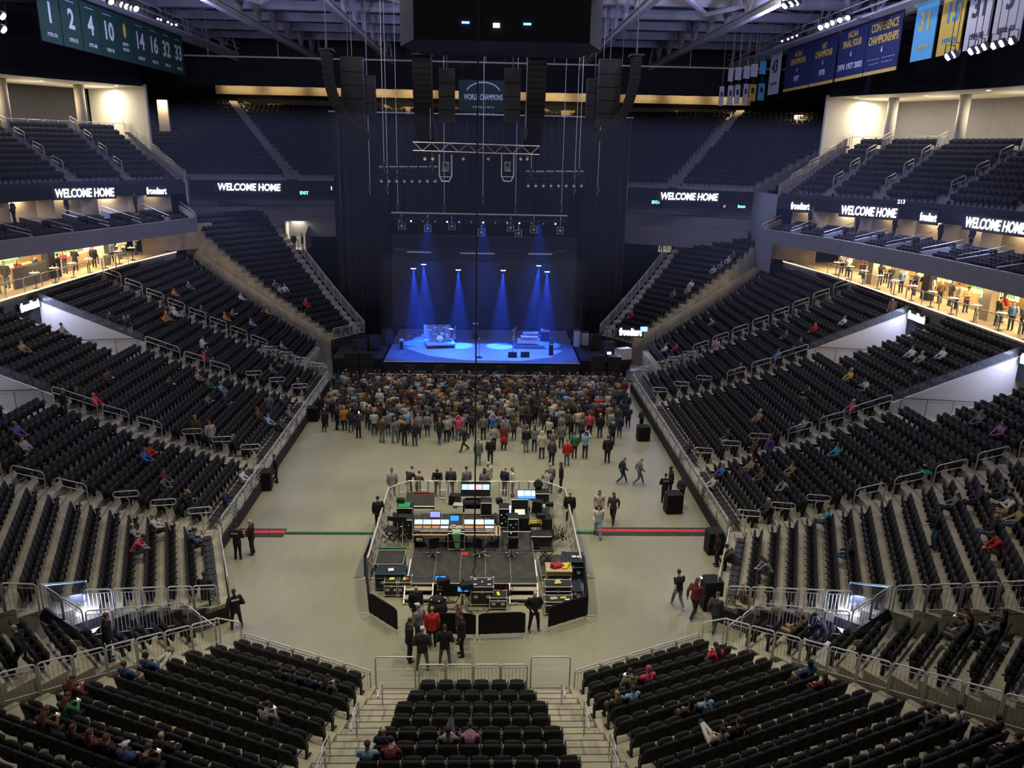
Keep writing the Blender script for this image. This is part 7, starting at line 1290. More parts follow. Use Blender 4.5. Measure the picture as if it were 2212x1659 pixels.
# people sitting (and standing) in the stands: nearest seat to each pixel
SP_USED = set()
def seat_at(px, py, dz=.75):
    best = None
    for q in SEATS:
        if id(q) in SP_USED or not q['sec']: continue
        X_, Y_, k = PJ(q['p']+Vector((0, 0, dz)))
        d = (X_-px)**2+(Y_-py)**2
        if best is None or d < best[0]: best = (d, q)
    SP_USED.add(id(best[1])); best[1]['occ'] = True; return best[1]
def blockname(px, py):
    s = 'left' if px < 1040 else 'right'
    return 'near %s end block' % s if py > 1380 else ('%s near corner' % s if py > 1090 else ('%s side stand' % s if py > 620 else '%s far stand' % s))
SIT = [  # pixel of the chest, pose, top, trousers, hair, cut, what sets them apart
 (758, 1618, 'sit', 'lightblue', 'dark', ('short', 'brown'), 'top', 'person in blue and white checked shirt, bottom row left of centre'), (801, 1620, 'sit', 'navy', 'dark', ('bald', ''), 'top', 'bald man in dark checked shirt beside the blue check'), (846, 1622, 'sitphone', 'maroon', 'dark', ('short', 'black'), 'top', 'person in maroon using a phone, bottom rows'),
 (973, 1618, 'sitfeet', 'grey', 'darkjeans', ('short', 'black'), 'tee', 'person in grey tee with a foot up on the seat in front'), (1026, 1620, 'sitphone', 'lilac', 'dark', ('short', 'brown'), 'blouse', 'person in a lilac patterned top right of the grey tee'),
 (272, 1440, 'sit', 'blue', 'khaki', ('short', 'red'), 'top', 'ginger person in blue jacket, front corner of the near left block'), (298, 1446, 'sitfeet', 'blue', 'cream', ('beanie', 'black'), 'top', 'person in blue with black beanie and legs up beside the ginger one'),
 (105, 1485, 'sitphone', 'maroon', 'black', ('long', 'red'), 'blouse', 'dark red-haired person at the upper left of the near block'), (133, 1502, 'sitphone', 'green', 'black', ('long', 'red'), 'blouse', 'person in green with a bright phone, near left block'),
 (610, 1478, 'sit', 'black', 'black', ('cap', 'charcoal'), 'top', 'person in dark cap, leftmost of four in the near left block'), (640, 1482, 'sit', 'dark', 'black', ('short', 'brown'), 'coat', 'second of four dark-dressed people in the near left block'), (682, 1492, 'sit', 'navy', 'black', ('short', 'black'), 'top', 'third of four, in navy, near left block'), (712, 1505, 'sitphone', 'charcoal', 'black', ('long', 'black'), 'blouse', 'long-haired last of four in the near left block'),
 (557, 1558, 'sitphone', 'grey', 'dark', ('short', 'brown'), 'top', 'person in grey with a bright phone, lower near left block'), (75, 1575, 'sitphone', 'brown', 'dark', ('long', 'red'), 'blouse', 'person with a glowing phone at the lower left'), (148, 1598, 'sit', 'black', 'dark', ('long', 'red'), 'blouse', 'red-haired person in the lower left corner'), (170, 1620, 'sit', 'maroon', 'dark', ('long', 'red'), 'blouse', 'person in maroon, lower left corner'),
 (210, 1625, 'sit', 'black', 'dark', ('short', 'red'), 'top', 'ginger man in black, lower left corner'), (250, 1635, 'sit', 'blue', 'dark', ('cap', 'white'), 'coat', 'person in blue with a white cap, bottom left'), (288, 1645, 'sitphone', 'black', 'dark', ('short', 'red'), 'top', 'person with bright phone at the bottom left edge'), (318, 1648, 'sit', 'dark', 'dark', ('bald', ''), 'top', 'bald person at the bottom left edge'),
 (1357, 1478, 'sitphone', 'olive', 'grey', ('short', 'brown'), 'coat', 'person in olive with a very bright phone, near right block'), (1390, 1468, 'sit', 'pink', 'dark', ('beanie', 'pink'), 'coat', 'person in pink hat, near right block'), (1328, 1532, 'sit', 'charcoal', 'dark', ('long', 'blond'), 'blouse', 'blond person in the near right block, by the aisle'), (1356, 1522, 'sit', 'lightblue', 'dark', ('short', 'brown'), 'top', 'person in light blue check beside the blond one'),
 (1560, 1428, 'sitphone', 'red', 'darkjeans', ('long', 'black'), 'blouse', 'person in rust red with dark hair, second row of the near right block'), (1528, 1535, 'sit', 'lightblue', 'dark', ('short', 'brown'), 'coat', 'person in pale blue denim, middle of the near right block'), (1492, 1545, 'sit', 'brown', 'dark', ('long', 'black'), 'blouse', 'dim person in brown left of the pale denim'),
 (1580, 1590, 'sit', 'black', 'dark', ('short', 'brown'), 'top', 'brown-haired person in black, lower near right block'), (1550, 1612, 'sitfeet', 'grey', 'white', ('short', 'black'), 'tee', 'person in pale trousers stretching legs, lower near right block'), (1738, 1475, 'sit', 'blue', 'khaki', ('hood', 'navy'), 'coat', 'person in blue with tan trousers at the right edge of the near block'), (1783, 1478, 'sit', 'maroon', 'dark', ('long', 'brown'), 'blouse', 'long-haired person at the end of the row by the rail'),
 (2092, 1555, 'sit', 'white', 'dark', ('short', 'black'), 'tee', 'person in a white tee shirt at the lower right'), (2070, 1578, 'sitphone', 'charcoal', 'dark', ('short', 'black'), 'top', 'person in dark grey beside the white tee shirt'), (2180, 1590, 'sit', 'dark', 'dark', ('short', 'brown'), 'top', 'person in dark top at the lower right edge'), (2195, 1600, 'sit', 'black', 'dark', ('short', 'brown'), 'top', 'person at the extreme lower right'),
 (1745, 1345, 'sitback', 'brown', 'khaki', ('short', 'black'), 'coat', 'person in brown coat and tan trousers behind the floor tunnel'), (1770, 1348, 'sitlean', 'navy', 'dark', ('short', 'black'), 'top', 'person in navy leaning forward behind the floor tunnel'), (2130, 1330, 'sitphone', 'brown', 'dark', ('long', 'brown'), 'blouse', 'person with a pale green lit phone on the right bank'), (2160, 1318, 'sit', 'black', 'dark', ('long', 'black'), 'blouse', 'dark-haired person on the right bank by the rail'),
 (2105, 1368, 'sitback', 'charcoal', 'grey', ('short', 'black'), 'top', 'person stretched out on the right bank'), (2180, 1375, 'sitphone', 'grey', 'dark', ('short', 'red'), 'top', 'ginger person in grey on the right bank'),
 (1855, 1195, 'sit', 'navy', 'jeans', ('short', 'red'), 'top', 'ginger person in navy and blue jeans, alone in the right corner block'), (1680, 1222, 'sitlean', 'plaid', 'jeans', ('long', 'brown'), 'top', 'person in plaid shirt and pale jeans, right corner block'), (1595, 1205, 'sitlean', 'charcoal', 'dark', ('short', 'black'), 'coat', 'person hunched on the front deck of the right corner block'),
 (1778, 1108, 'sit', 'teal', 'jeans', ('short', 'blond'), 'tee', 'blond person in a bright turquoise top by the aisle'), (1660, 1118, 'sit', 'charcoal', 'dark', ('bald', ''), 'top', 'bald person in dark grey beside the hoop rail'), (1694, 1058, 'sitlean', 'lightgrey', 'dark', ('short', 'brown'), 'top', 'person in pale grey leaning forward, right side stand'), (1725, 1010, 'sit', 'tan', 'khaki', ('long', 'brown'), 'blouse', 'long-haired person in tan, right side stand'),
 (1552, 1030, 'sit', 'brightblue', 'dark', ('short', 'blond'), 'top', 'person in blue and white top on the right front rows'), (1553, 1042, 'sit', 'cream', 'dark', ('long', 'brown'), 'blouse', 'person in cream behind the blue and white top'), (1617, 1018, 'sitback', 'tan', 'grey', ('short', 'brown'), 'top', 'person in tan beside two others, right side stand'), (1663, 1028, 'sit', 'olive', 'dark', ('long', 'brown'), 'blouse', 'person in olive right of the tan top'),
 (1500, 965, 'sit', 'charcoal', 'jeans', ('long', 'red'), 'blouse', 'red-haired person on the right front rows'), (1570, 955, 'sit', 'black', 'jeans', ('short', 'red'), 'tee', 'person in black tee, right side stand'), (1645, 898, 'sit', 'tan', 'grey', ('beanie', 'cream'), 'coat', 'person in tan coat and pale hat, right side stand'), (1740, 912, 'sit', 'lightgrey', 'jeans', ('long', 'brown'), 'blouse', 'person in pale check, right side stand'), (1752, 916, 'sit', 'black', 'dark', ('long', 'black'), 'blouse', 'dark-haired person right of the pale check'),
 (1746, 856, 'sitphone', 'navy', 'tan', ('cap', 'charcoal'), 'top', 'person in navy with bare arms, right side stand'), (1836, 822, 'sit', 'yellow', 'grey', ('beanie', 'lightblue'), 'top', 'person in yellow and black with pale blue beanie'), (1875, 845, 'sitphone', 'white', 'jeans', ('short', 'brown'), 'tee', 'person in white and black, right side stand'), (1858, 893, 'sit', 'pink', 'dark', ('fringe', 'brown'), 'top', 'person in pale pink check near the ramp, right side stand'), (1818, 965, 'sit', 'teal', 'dark', ('short', 'brown'), 'top', 'person in dark teal, right side stand'),
 (2030, 1010, 'sitphone', 'charcoal', 'teal', ('short', 'brown'), 'top', 'person in dark top stretched out at the far right rows'), (2108, 918, 'sit', 'grey', 'dark', ('short', 'grey'), 'top', 'grey-haired person high on the right side stand'), (2178, 920, 'sit', 'lilac', 'dark', ('short', 'brown'), 'blouse', 'person in purplish check high on the right side stand'), (1965, 770, 'sit', 'white', 'dark', ('short', 'brown'), 'top', 'person in white top beyond the first ramp, leftmost of three'), (1998, 775, 'sit', 'lightgrey', 'dark', ('short', 'grey'), 'top', 'person in light grey beyond the first ramp, middle of three'), (2035, 772, 'sit', 'white', 'dark', ('short', 'black'), 'top', 'person in white beyond the first ramp, rightmost of three'),
 (1692, 782, 'sit', 'brightblue', 'dark', ('short', 'brown'), 'top', 'person in bright blue by the first ramp rail'), (1612, 800, 'sit', 'maroon', 'dark', ('long', 'brown'), 'blouse', 'person in maroon, middle of the far right aisle block'), (1728, 750, 'sit', 'dark', 'dark', ('short', 'red'), 'coat', 'person in dark coat below the first ramp'), (1668, 718, 'sit', 'black', 'dark', ('short', 'brown'), 'top', 'person in black with pale face high right'), (1700, 724, 'sit', 'olive', 'dark', ('short', 'brown'), 'top', 'person in olive next to the pale-faced one'), (1762, 712, 'sit', 'red', 'dark', ('short', 'brown'), 'top', 'person in dull red high on the right'),
 (1823, 702, 'sit', 'white', 'dark', ('short', 'brown'), 'top', 'person in white near the top of the first ramp'), (1545, 703, 'sitlean', 'tan', 'dark', ('bald', ''), 'tee', 'person alone in the far right block'), (1442, 752, 'sit', 'white', 'dark', ('short', 'blond'), 'top', 'pale-topped person at the stage end of the right stand'), (1457, 758, 'sit', 'red', 'dark', ('short', 'brown'), 'top', 'person in red at the stage end of the right stand'), (1363, 688, 'sit', 'red', 'dark', ('short', 'red'), 'top', 'person in red alone in the right stage corner block'),
 (1497, 620, 'sit', 'white', 'dark', ('short', 'brown'), 'top', 'pale person in the right stage corner block'), (1461, 636, 'sit', 'grey', 'dark', ('short', 'brown'), 'top', 'grey person left of the pale one in the right stage corner'), (1502, 640, 'sit', 'tan', 'dark', ('short', 'brown'), 'top', 'tan-topped person in the right stage corner block'), (1545, 582, 'sit', 'lightgrey', 'dark', ('short', 'brown'), 'top', 'person in a row of four high in the right corner, first'), (1560, 583, 'sit', 'grey', 'dark', ('short', 'brown'), 'top', 'person in a row of four high in the right corner, second'), (1576, 584, 'sit', 'lightgrey', 'dark', ('short', 'grey'), 'top', 'person in a row of four high in the right corner, third'), (1592, 584, 'sit', 'brown', 'dark', ('long', 'red'), 'blouse', 'person in a row of four high in the right corner, fourth'),
 (46, 945, 'sit', 'purple', 'dark', ('short', 'blond'), 'coat', 'blond person in purple and blue at the left edge'), (62, 978, 'sitback', 'lightgrey', 'dark', ('short', 'brown'), 'coat', 'person in pale grey coat lounging at the left edge'), (36, 985, 'sit', 'black', 'dark', ('short', 'red'), 'top', 'person in black beside the pale grey coat'), (305, 990, 'sit', 'brightblue', 'dark', ('beanie', 'blue'), 'coat', 'child-sized person in bright blue on the left stand'), (318, 985, 'sitphone', 'brightred', 'dark', ('short', 'brown'), 'top', 'person in red beside the bright blue one'),
 (182, 872, 'sit', 'brightred', 'dark', ('bald', ''), 'coat', 'person in a bright red jacket on the left stand'), (152, 865, 'sit', 'black', 'dark', ('short', 'brown'), 'top', 'person in black left of the bright red jacket'), (222, 815, 'sitphone', 'brown', 'dark', ('short', 'brown'), 'top', 'person in brown with a lit page, left stand'), (360, 842, 'sitphone', 'dark', 'dark', ('short', 'red'), 'top', 'ginger person with glowing phone, left stand'), (430, 822, 'sit', 'tan', 'dark', ('short', 'brown'), 'top', 'person in tan in the left stand group'), (455, 840, 'sit', 'green', 'dark', ('short', 'black'), 'top', 'person in green in the left stand group'),
 (475, 848, 'sit', 'lightblue', 'jeans', ('short', 'grey'), 'top', 'person in pale blue in the left stand group'), (445, 872, 'sitphone', 'grey', 'dark', ('short', 'brown'), 'top', 'person reading a page in the left stand group'), (484, 865, 'sit', 'dark', 'jeans', ('short', 'red'), 'top', 'person bare-armed right of the left stand group'), (437, 780, 'sit', 'red', 'dark', ('short', 'red'), 'top', 'person in dark red on the left stand'), (448, 775, 'sit', 'black', 'dark', ('short', 'brown'), 'top', 'person in black next to the dark red one'), (45, 745, 'sit', 'tan', 'dark', ('short', 'brown'), 'top', 'person in pinkish tan far up the left stand'),
 (128, 706, 'sit', 'lightgrey', 'dark', ('short', 'brown'), 'top', 'person in pale top beside the left ramp'), (352, 680, 'sit', 'grey', 'dark', ('short', 'grey'), 'coat', 'grey person in the far left group of three'), (376, 684, 'sit', 'white', 'dark', ('hood', 'white'), 'coat', 'white-hooded person in the far left group'), (350, 690, 'sitphone', 'orange', 'dark', ('beanie', 'orange'), 'top', 'person in orange hat in the far left group'), (370, 632, 'sit', 'orange', 'dark', ('short', 'brown'), 'coat', 'person in mustard orange jacket far up the left stand'), (477, 682, 'sit', 'orange', 'dark', ('beanie', 'orange'), 'coat', 'person in orange jacket and beanie, far left block'),
 (492, 674, 'sitphone', 'grey', 'dark', ('short', 'brown'), 'top', 'person with phone right of the orange beanie'), (436, 680, 'sit', 'brown', 'dark', ('short', 'brown'), 'top', 'person in brown left of the orange beanie'), (538, 695, 'sit', 'lightblue', 'dark', ('short', 'red'), 'top', 'person in pale blue near the left diagonal stairs'), (516, 645, 'sit', 'white', 'dark', ('short', 'brown'), 'top', 'pale person near the left diagonal rail'), (572, 675, 'sit', 'tan', 'dark', ('short', 'brown'), 'top', 'person in tan by the left diagonal stairs'), (410, 628, 'sit', 'grey', 'dark', ('short', 'brown'), 'top', 'person in grey far up the left stand'),
 (655, 655, 'sit', 'red', 'dark', ('short', 'red'), 'top', 'lone reddish person in the left stage corner block'), (592, 632, 'sit', 'lightgrey', 'dark', ('short', 'brown'), 'top', 'pale person in the left stage corner, lower left of three'), (602, 628, 'sit', 'white', 'dark', ('short', 'brown'), 'top', 'pale person in the left stage corner, right of three'), (590, 610, 'sit', 'grey', 'dark', ('short', 'brown'), 'top', 'grey person in the left stage corner, top of three'),
 (602, 745, 'sit', 'lightgrey', 'dark', ('short', 'brown'), 'top', 'person in pale grey at the stage end of the left stand'), (600, 790, 'sit', 'black', 'dark', ('short', 'red'), 'tee', 'person bare-armed near the left end railing'), (578, 800, 'sit', 'grey', 'dark', ('short', 'brown'), 'top', 'person in grey near the left end railing'), (636, 825, 'sit', 'charcoal', 'dark', ('short', 'grey'), 'top', 'grey-haired person on the left front rows'), (603, 870, 'sit', 'navy', 'dark', ('cap', 'grey'), 'coat', 'person in navy coat with cap, left front group'),
 (618, 890, 'sit', 'grey', 'dark', ('cap', 'grey'), 'coat', 'capped person in grey, left front group'), (552, 895, 'sit', 'brown', 'dark', ('beanie', 'red'), 'top', 'person in red beanie, left front group'), (575, 915, 'sit', 'lightblue', 'dark', ('short', 'brown'), 'top', 'person in pale blue, left front group'), (597, 918, 'sit', 'charcoal', 'dark', ('long', 'brown'), 'blouse', 'long-haired person, left front group'), (497, 950, 'sit', 'black', 'dark', ('long', 'blond'), 'blouse', 'blond person in black on the left stand rows'),
 (345, 1045, 'sitlean', 'grey', 'jeans', ('cap', 'charcoal'), 'top', 'person in grey and jeans leaning forward, left stand'), (358, 1035, 'sit', 'maroon', 'dark', ('short', 'black'), 'top', 'person in maroon behind the leaning one'), (392, 1088, 'sitphone', 'black', 'dark', ('cap', 'tan'), 'coat', 'person in black with tan cap, left stand'), (512, 1030, 'sit', 'white', 'jeans', ('short', 'brown'), 'top', 'person in white and jeans on the left front deck'), (485, 1085, 'sit', 'navy', 'jeans', ('short', 'brown'), 'top', 'person in navy and jeans on the left front deck'),
 (318, 1132, 'sit', 'white', 'dark', ('fringe', 'grey'), 'top', 'person in white shirt at the left corner aisle'), (300, 1162, 'sit', 'lightgrey', 'dark', ('bald', ''), 'top', 'bald person in pale grey in the left corner block'), (302, 1185, 'sitlean', 'pink', 'jeans', ('short', 'brown'), 'tee', 'person in a hot pink top in the left corner block'), (422, 1170, 'sitphone', 'blue', 'dark', ('short', 'brown'), 'coat', 'person in blue with a lit phone on the left front deck'),
 (2085, 1085, 'sit', 'grey', 'dark', ('fringe', 'brown'), 'top', 'person in grey in the crowded right edge rows, upper left'), (2120, 1075, 'sit', 'navy', 'dark', ('cap', 'navy'), 'top', 'person in navy cap in the crowded right edge rows'), (2160, 1065, 'sit', 'charcoal', 'dark', ('short', 'brown'), 'top', 'person in charcoal in the crowded right edge rows'), (2195, 1075, 'sit', 'blue', 'dark', ('short', 'black'), 'top', 'person in blue in the crowded right edge rows'), (2175, 1100, 'sitphone', 'white', 'khaki', ('short', 'black'), 'top', 'person in white reaching forward, right edge rows'), (2140, 1140, 'sit', 'black', 'jeans', ('bald', ''), 'top', 'person in black with jeans, right edge rows'), (2200, 1130, 'sit', 'tan', 'jeans', ('short', 'brown'), 'top', 'person in patterned tan, right edge rows'), (2190, 1165, 'sitlean', 'red', 'grey', ('short', 'red'), 'top', 'person in red check leaning, right edge rows'),
]
for (px, py, ps, top, bot, hair, cut, lab) in SIT:
    q = seat_at(px, py); w = lab
    fwd = Vector((-math.sin(q['rz']), math.cos(q['rz']), 0))
    p = q['p']+fwd*.16+Vector((0, 0, 0)); q['open'] = True
    b = blockname(px, py)
    person(p, q['rz'], ps, top, bot, hair, w if len(w.split()) > 3 else w+', '+b, None, cut)
STD = [(440, 960, AWAY+.6, 'stand', 'cream', 'jeans', ('cap', 'red'), 'coat', 'person standing in a pale jacket and red cap on the left stand'), (407, 958, AWAY, 'stand', 'olive', 'dark', ('beanie', 'tan'), 'coat', 'dark figure with tan hat standing beside the pale jacket'), (145, 905, RT, 'stand', 'black', 'darkjeans', ('bald', ''), 'top', 'bald person standing in the left aisle by the red jacket'),
 (232, 748, AWAY, 'stand', 'dark', 'dark', ('short', 'brown'), 'coat', 'dark figure standing at the foot of the left ramp'), (256, 745, TO, 'stand', 'navy', 'dark', ('short', 'brown'), 'top', 'person in navy standing in the group at the left ramp'), (268, 748, TO+.5, 'arms', 'black', 'white', ('short', 'brown'), 'top', 'person in black and white trousers standing at the left ramp'), (425, 768, RT, 'phone', 'white', 'dark', ('short', 'brown'), 'top', 'person in white standing with a phone, left stand'),
 (205, 1448, RT+.5, 'stand', 'black', 'darkjeans', ('short', 'red'), 'coat', 'person in black and jeans standing at the near left railing'), (22, 1515, LF, 'walk', 'black', 'black', ('bald', ''), 'coat', 'blurred tall person in black at the lower left edge'), (573, 905, AWAY, 'stand', 'grey', 'jeans', ('short', 'brown'), 'top', 'person in grey standing in the left front group'), (1985, 890, LF, 'stand', 'black', 'black', ('short', 'black'), 'coat', 'usher in black standing against the white wall of the near right ramp'),
 (1643, 990, LF, 'phone', 'brown', 'dark', ('short', 'red'), 'coat', 'person in brown standing on the right aisle'), (1671, 982, LF+.3, 'stand', 'purple', 'jeans', ('long', 'blond'), 'blouse', 'blond person in purple standing beside the brown coat'), (1547, 782, AWAY, 'stand', 'lightgrey', 'dark', ('beanie', 'red'), 'coat', 'person with red hat standing far up the right stand'), (2045, 1175, LF, 'lean', 'black', 'jeans', ('short', 'black'), 'top', 'person in black and jeans bending in the right edge rows'), (1935, 690, AWAY, 'stand', 'brown', 'darkjeans', ('short', 'brown'), 'top', 'person in brown standing above the first right ramp')]
for (px, py, rz, ps, top, bot, hair, cut, lab) in STD:
    q = seat_at(px, py, .05); fwd = Vector((-math.sin(q['rz']), math.cos(q['rz']), 0)); person(q['p']+fwd*.38, rz, ps, top, bot, hair, lab, None, cut)
for k, (x, y_, z) in enumerate(DOORS):
    person((x-.3, y_, z), TO, 'stand', 'black', 'black', ('short', 'black'), 'dark figure standing in the lit doorway above the %s corner stand' % SIDE[(-1, 1)[k]], None, 'coat')
    if k == 0: person((x+.6, y_, z), LF, 'stand', 'dark', 'black', ('short', 'black'), 'second figure leaning at the right edge of the left lit doorway', None, 'top')
# concourse and suite people
cq = random.Random(5); PAL = ['black', 'dark', 'navy', 'grey', 'white', 'maroon', 'cream', 'tan', 'brown', 'lightblue', 'red', 'charcoal', 'olive', 'lightgrey']
for k in range(26):
    f = k/25; y = 41+27*f+.3*cq.random(); x = 31.0+1.8*cq.random()-(.6 if y > 60 else 0); tp = PAL[cq.randrange(14)]; side = 1
    person((x, y, 8.97), cq.choice([LF, RT, AWAY, TO, LF+.5]), cq.choice(['stand', 'arms', 'phone', 'stand']), tp, cq.choice(['darkjeans', 'black', 'jeans']), cq.choice([('short', 'brown'), ('long', 'brown'), ('cap', 'dark'), ('short', 'black'), ('long', 'blond')]), 'person in a %s top standing on the lit right concourse, %s from the camera' % (tp, ORD[k]), 'people on the concourses', cq.choice(['top', 'coat', 'blouse']))
for k in range(13):
    f = k/12; y = 52+20*f+.3*cq.random(); x = -(30.9+1.6*cq.random()-(.8 if y > 62 else 0)); tp = PAL[cq.randrange(14)]
    person((x, y, 8.97), cq.choice([LF, RT, AWAY, TO]), cq.choice(['stand', 'arms', 'phone']), tp, cq.choice(['darkjeans', 'black', 'jeans']), cq.choice([('short', 'brown'), ('long', 'brown'), ('cap', 'dark'), ('short', 'black')]), 'person in a %s top standing on the lit left concourse, %s from the camera' % (tp, ORD[k]), 'people on the concourses', cq.choice(['top', 'coat']))
for k in range(11):
    side = 1 if k < 5 else -1; P_ = resample([(r[0]-.5, r[1]) for r in RIB[side]], 101)[(62, 72, 80, 55, 90, 45, 50, 56, 63, 74, 88)[k]]
    person((P_[0]*side, P_[1], 12.5), cq.choice([LF, RT, TO]), 'stand', 'dark', 'black', ('short', 'black'), 'dark silhouette standing at the back of the %s balcony boxes, %s of them' % (SIDE[side], ORD[k if k < 5 else k-5]), 'people in the balcony boxes', 'coat')
# dense crowd before the stage: nearest as people, the rest as one mass
cands = []
cr = random.Random(11)
y = 60.2
row = 0
while y > 48.2:
    u = (60.2-y)/12; half = 11.4-1.2*u; x = -half+(row % 2)*.35
    keep = 1.0 if y > 52 else max(0, (y-47.2)/5)**1.3
    while x < half:
        if cr.random() < keep*(1 if abs(x) < half-1.2 else .7): cands.append((x+cr.uniform(-.2, .2), y+cr.uniform(-.18, .18)))
        x += .66+.1*cr.random()
    y -= .68; row += 1
ex = [(t.location.x, t.location.y) for t in PEOPLE[:len(FP)]]
cands = [c for c in cands if all((c[0]-e[0])**2+(c[1]-e[1])**2 > .3 for e in ex)]
cands.sort(key=lambda c: c[1])
nleft = max(0, 300-len(PEOPLE)); CT = ['black', 'black', 'dark', 'charcoal', 'grey', 'lightgrey', 'navy', 'brown', 'maroon', 'tan', 'dark', 'plaid', 'olive', 'black', 'charcoal', 'brown', 'grey', 'cream', 'black', 'navy', 'tan', 'lightblue']
for i, (x, y) in enumerate(cands[:nleft]):
    tp = cr.choice(CT); hk = cr.choice([('short', 'brown'), ('short', 'brown'), ('short', 'black'), ('long', 'brown'), ('long', 'blond'), ('short', 'blond'), ('cap', 'dark'), ('beanie', 'grey'), ('fringe', 'grey'), ('long', 'black'), ('bald', '')])
    hw = 'bald head' if hk[0] == 'bald' else ('%s %s' % (hk[1], hk[0]) if hk[0] in ('cap', 'beanie') else '%s %s hair' % ('thinning' if hk[0] == 'fringe' else hk[0], hk[1]))
    person((x, y, 0), cr.uniform(-.5, .5), cr.choice(['stand', 'stand', 'wide', 'arms', 'phone', 'back']), tp, cr.choice(['darkjeans', 'black', 'jeans', 'dark', 'grey']), hk, 'person in a %s top with %s in the crowd facing the stage' % (tp, hw), 'crowd in %s tops with %s' % (tp, hw), cr.choice(['top', 'coat', 'blouse', 'tee']))
# the mass: low-detail standing figures joined into one mesh with a colour attribute
vm = POSES['stand']; vm2 = POSES['arms']
def low(J, seed):
    q = random.Random(seed); parts = []
    m = MB(); torso(m, J, .012, .08); [limb(m, [J['sh'][s], J['el'][s], J['wr'][s]], [.074, .056, .042], 6) for s in (-1, 1)]; parts.append((voxel(m, 't', .04, M_cloth, 1), 't'))
    m = MB(); [limb(m, [J['hip'][s], J['kn'][s], J['an'][s]], [.105, .072, .055], 6) for s in (-1, 1)]; parts.append((voxel(m, 't', .045, M_cloth, 1), 'b'))
    m = MB(); H = J['hea']; m.ell(H, (.075, .092, .115), 8, 7); m.ell(H+Vector((0, .09, -.02)), (.014, .02, .024), 5, 4); parts.append((m.mesh('h', M_skin), 's'))
    m = MB(); m.ell(H+Vector((0, -.022, .035)), (.085, .098, .095), 8, 6); parts.append((m.mesh('h', M_skin), 'h'))
    out = []
    for me, k in parts:
        V = np.empty(len(me.vertices)*3, dtype=np.float32); me.vertices.foreach_get('co', V); out.append((V.reshape(-1, 3), [tuple(p.vertices) for p in me.polygons], k))
    return out
LOW = [low(vm, 1), low(vm2, 2), low(POSES['phone'], 3)]
AV, AF, AC = [], [], []; off_ = 0
for (x, y) in cands[nleft:]:
    rz = cr.uniform(-.5, .5); c, s = math.cos(rz), math.sin(rz); h = cr.uniform(.93, 1.04); cols = {'t': C[cr.choice(CT)], 'b': C[cr.choice(['darkjeans', 'black', 'dark'])], 's': SK[cr.randrange(3)], 'h': HC_[cr.choice(['brown', 'black', 'blond', 'brown', 'grey', 'red'])]}
    for V, F, k in LOW[cr.randrange(3)]:
        W = V*h; U = np.stack([W[:, 0]*c-W[:, 1]*s+x, W[:, 0]*s+W[:, 1]*c+y, W[:, 2]], 1); AV.append(U); AF += [tuple(i+off_ for i in f) for f in F]; AC.append(np.tile(np.array((*cols[k], 1), dtype=np.float32), (len(V), 1))); off_ += len(V)
if AV:
    me = bpy.data.meshes.new('crowd'); me.from_pydata(np.concatenate(AV).tolist(), [], AF); at_ = me.color_attributes.new('col', 'FLOAT_COLOR', 'POINT'); at_.data.foreach_set('color', np.concatenate(AC).ravel()); me.polygons.foreach_set('use_smooth', [True]*len(AF))
    M_cr = mat('crowd_colours', (.1, .1, .1), .85); nt = M_cr.node_tree; a = nt.nodes.new('ShaderNodeAttribute'); a.attribute_name = 'col'; nt.links.new(a.outputs['Color'], nt.nodes['Principled BSDF'].inputs['Base Color']); me.materials.append(M_cr)
    link('crowd', me, kind='stuff', label='densely packed audience standing closest to the stage', cat='crowd')
# security row in the pit
for k in range(9):
    x = -9+2.3*k
    PEOPLE.append(person((x, 61.8, 0), TO, 'arms', 'black', 'black', ('short', 'brown'), 'guard in black standing in the pit between barricade and stage, %s from the left' % ORD[k], 'guards in the pit', 'coat')) if False else None
# glowing phones in hands
def phone(p, rz, label, tilt=.5):
    t = thing('phone', label, 'phone', p, rz, 'glowing phones'); m = MB(); m.box((0, .006, 0), (.075, .01, .15), rx=tilt); m.build('case', M_black, t); m = MB(); m.box((0, -.002, 0), (.066, .006, .135), rx=tilt); m.build('screen', E_phone, t)
k = 0
for t in list(PEOPLE):
    if any(w in t['label'] for w in ('phone', 'glowing', 'lit page', 'using a')):
        _ = 0 if t.location.z > .3 else 'raise'; z = .88 if t.location.z > .3 else 1.68; f = Vector((-math.sin(t.rotation_euler.z), math.cos(t.rotation_euler.z), 0))
        phone(t.location+f*.42+Vector((0, 0, z)), t.rotation_euler.z, 'glowing phone held by the %s' % ' '.join(t['label'].split()[:9])); k += 1
NEARSEC = {'centre near block', 'left near end block', 'right near end block'}
for q in SEATS:
    if q['row'] == 0 and q['sec'] and ('side block' in q['sec'] or 'near corner block' in q['sec'] or 'low block' in q['sec']): q['fold'] = True
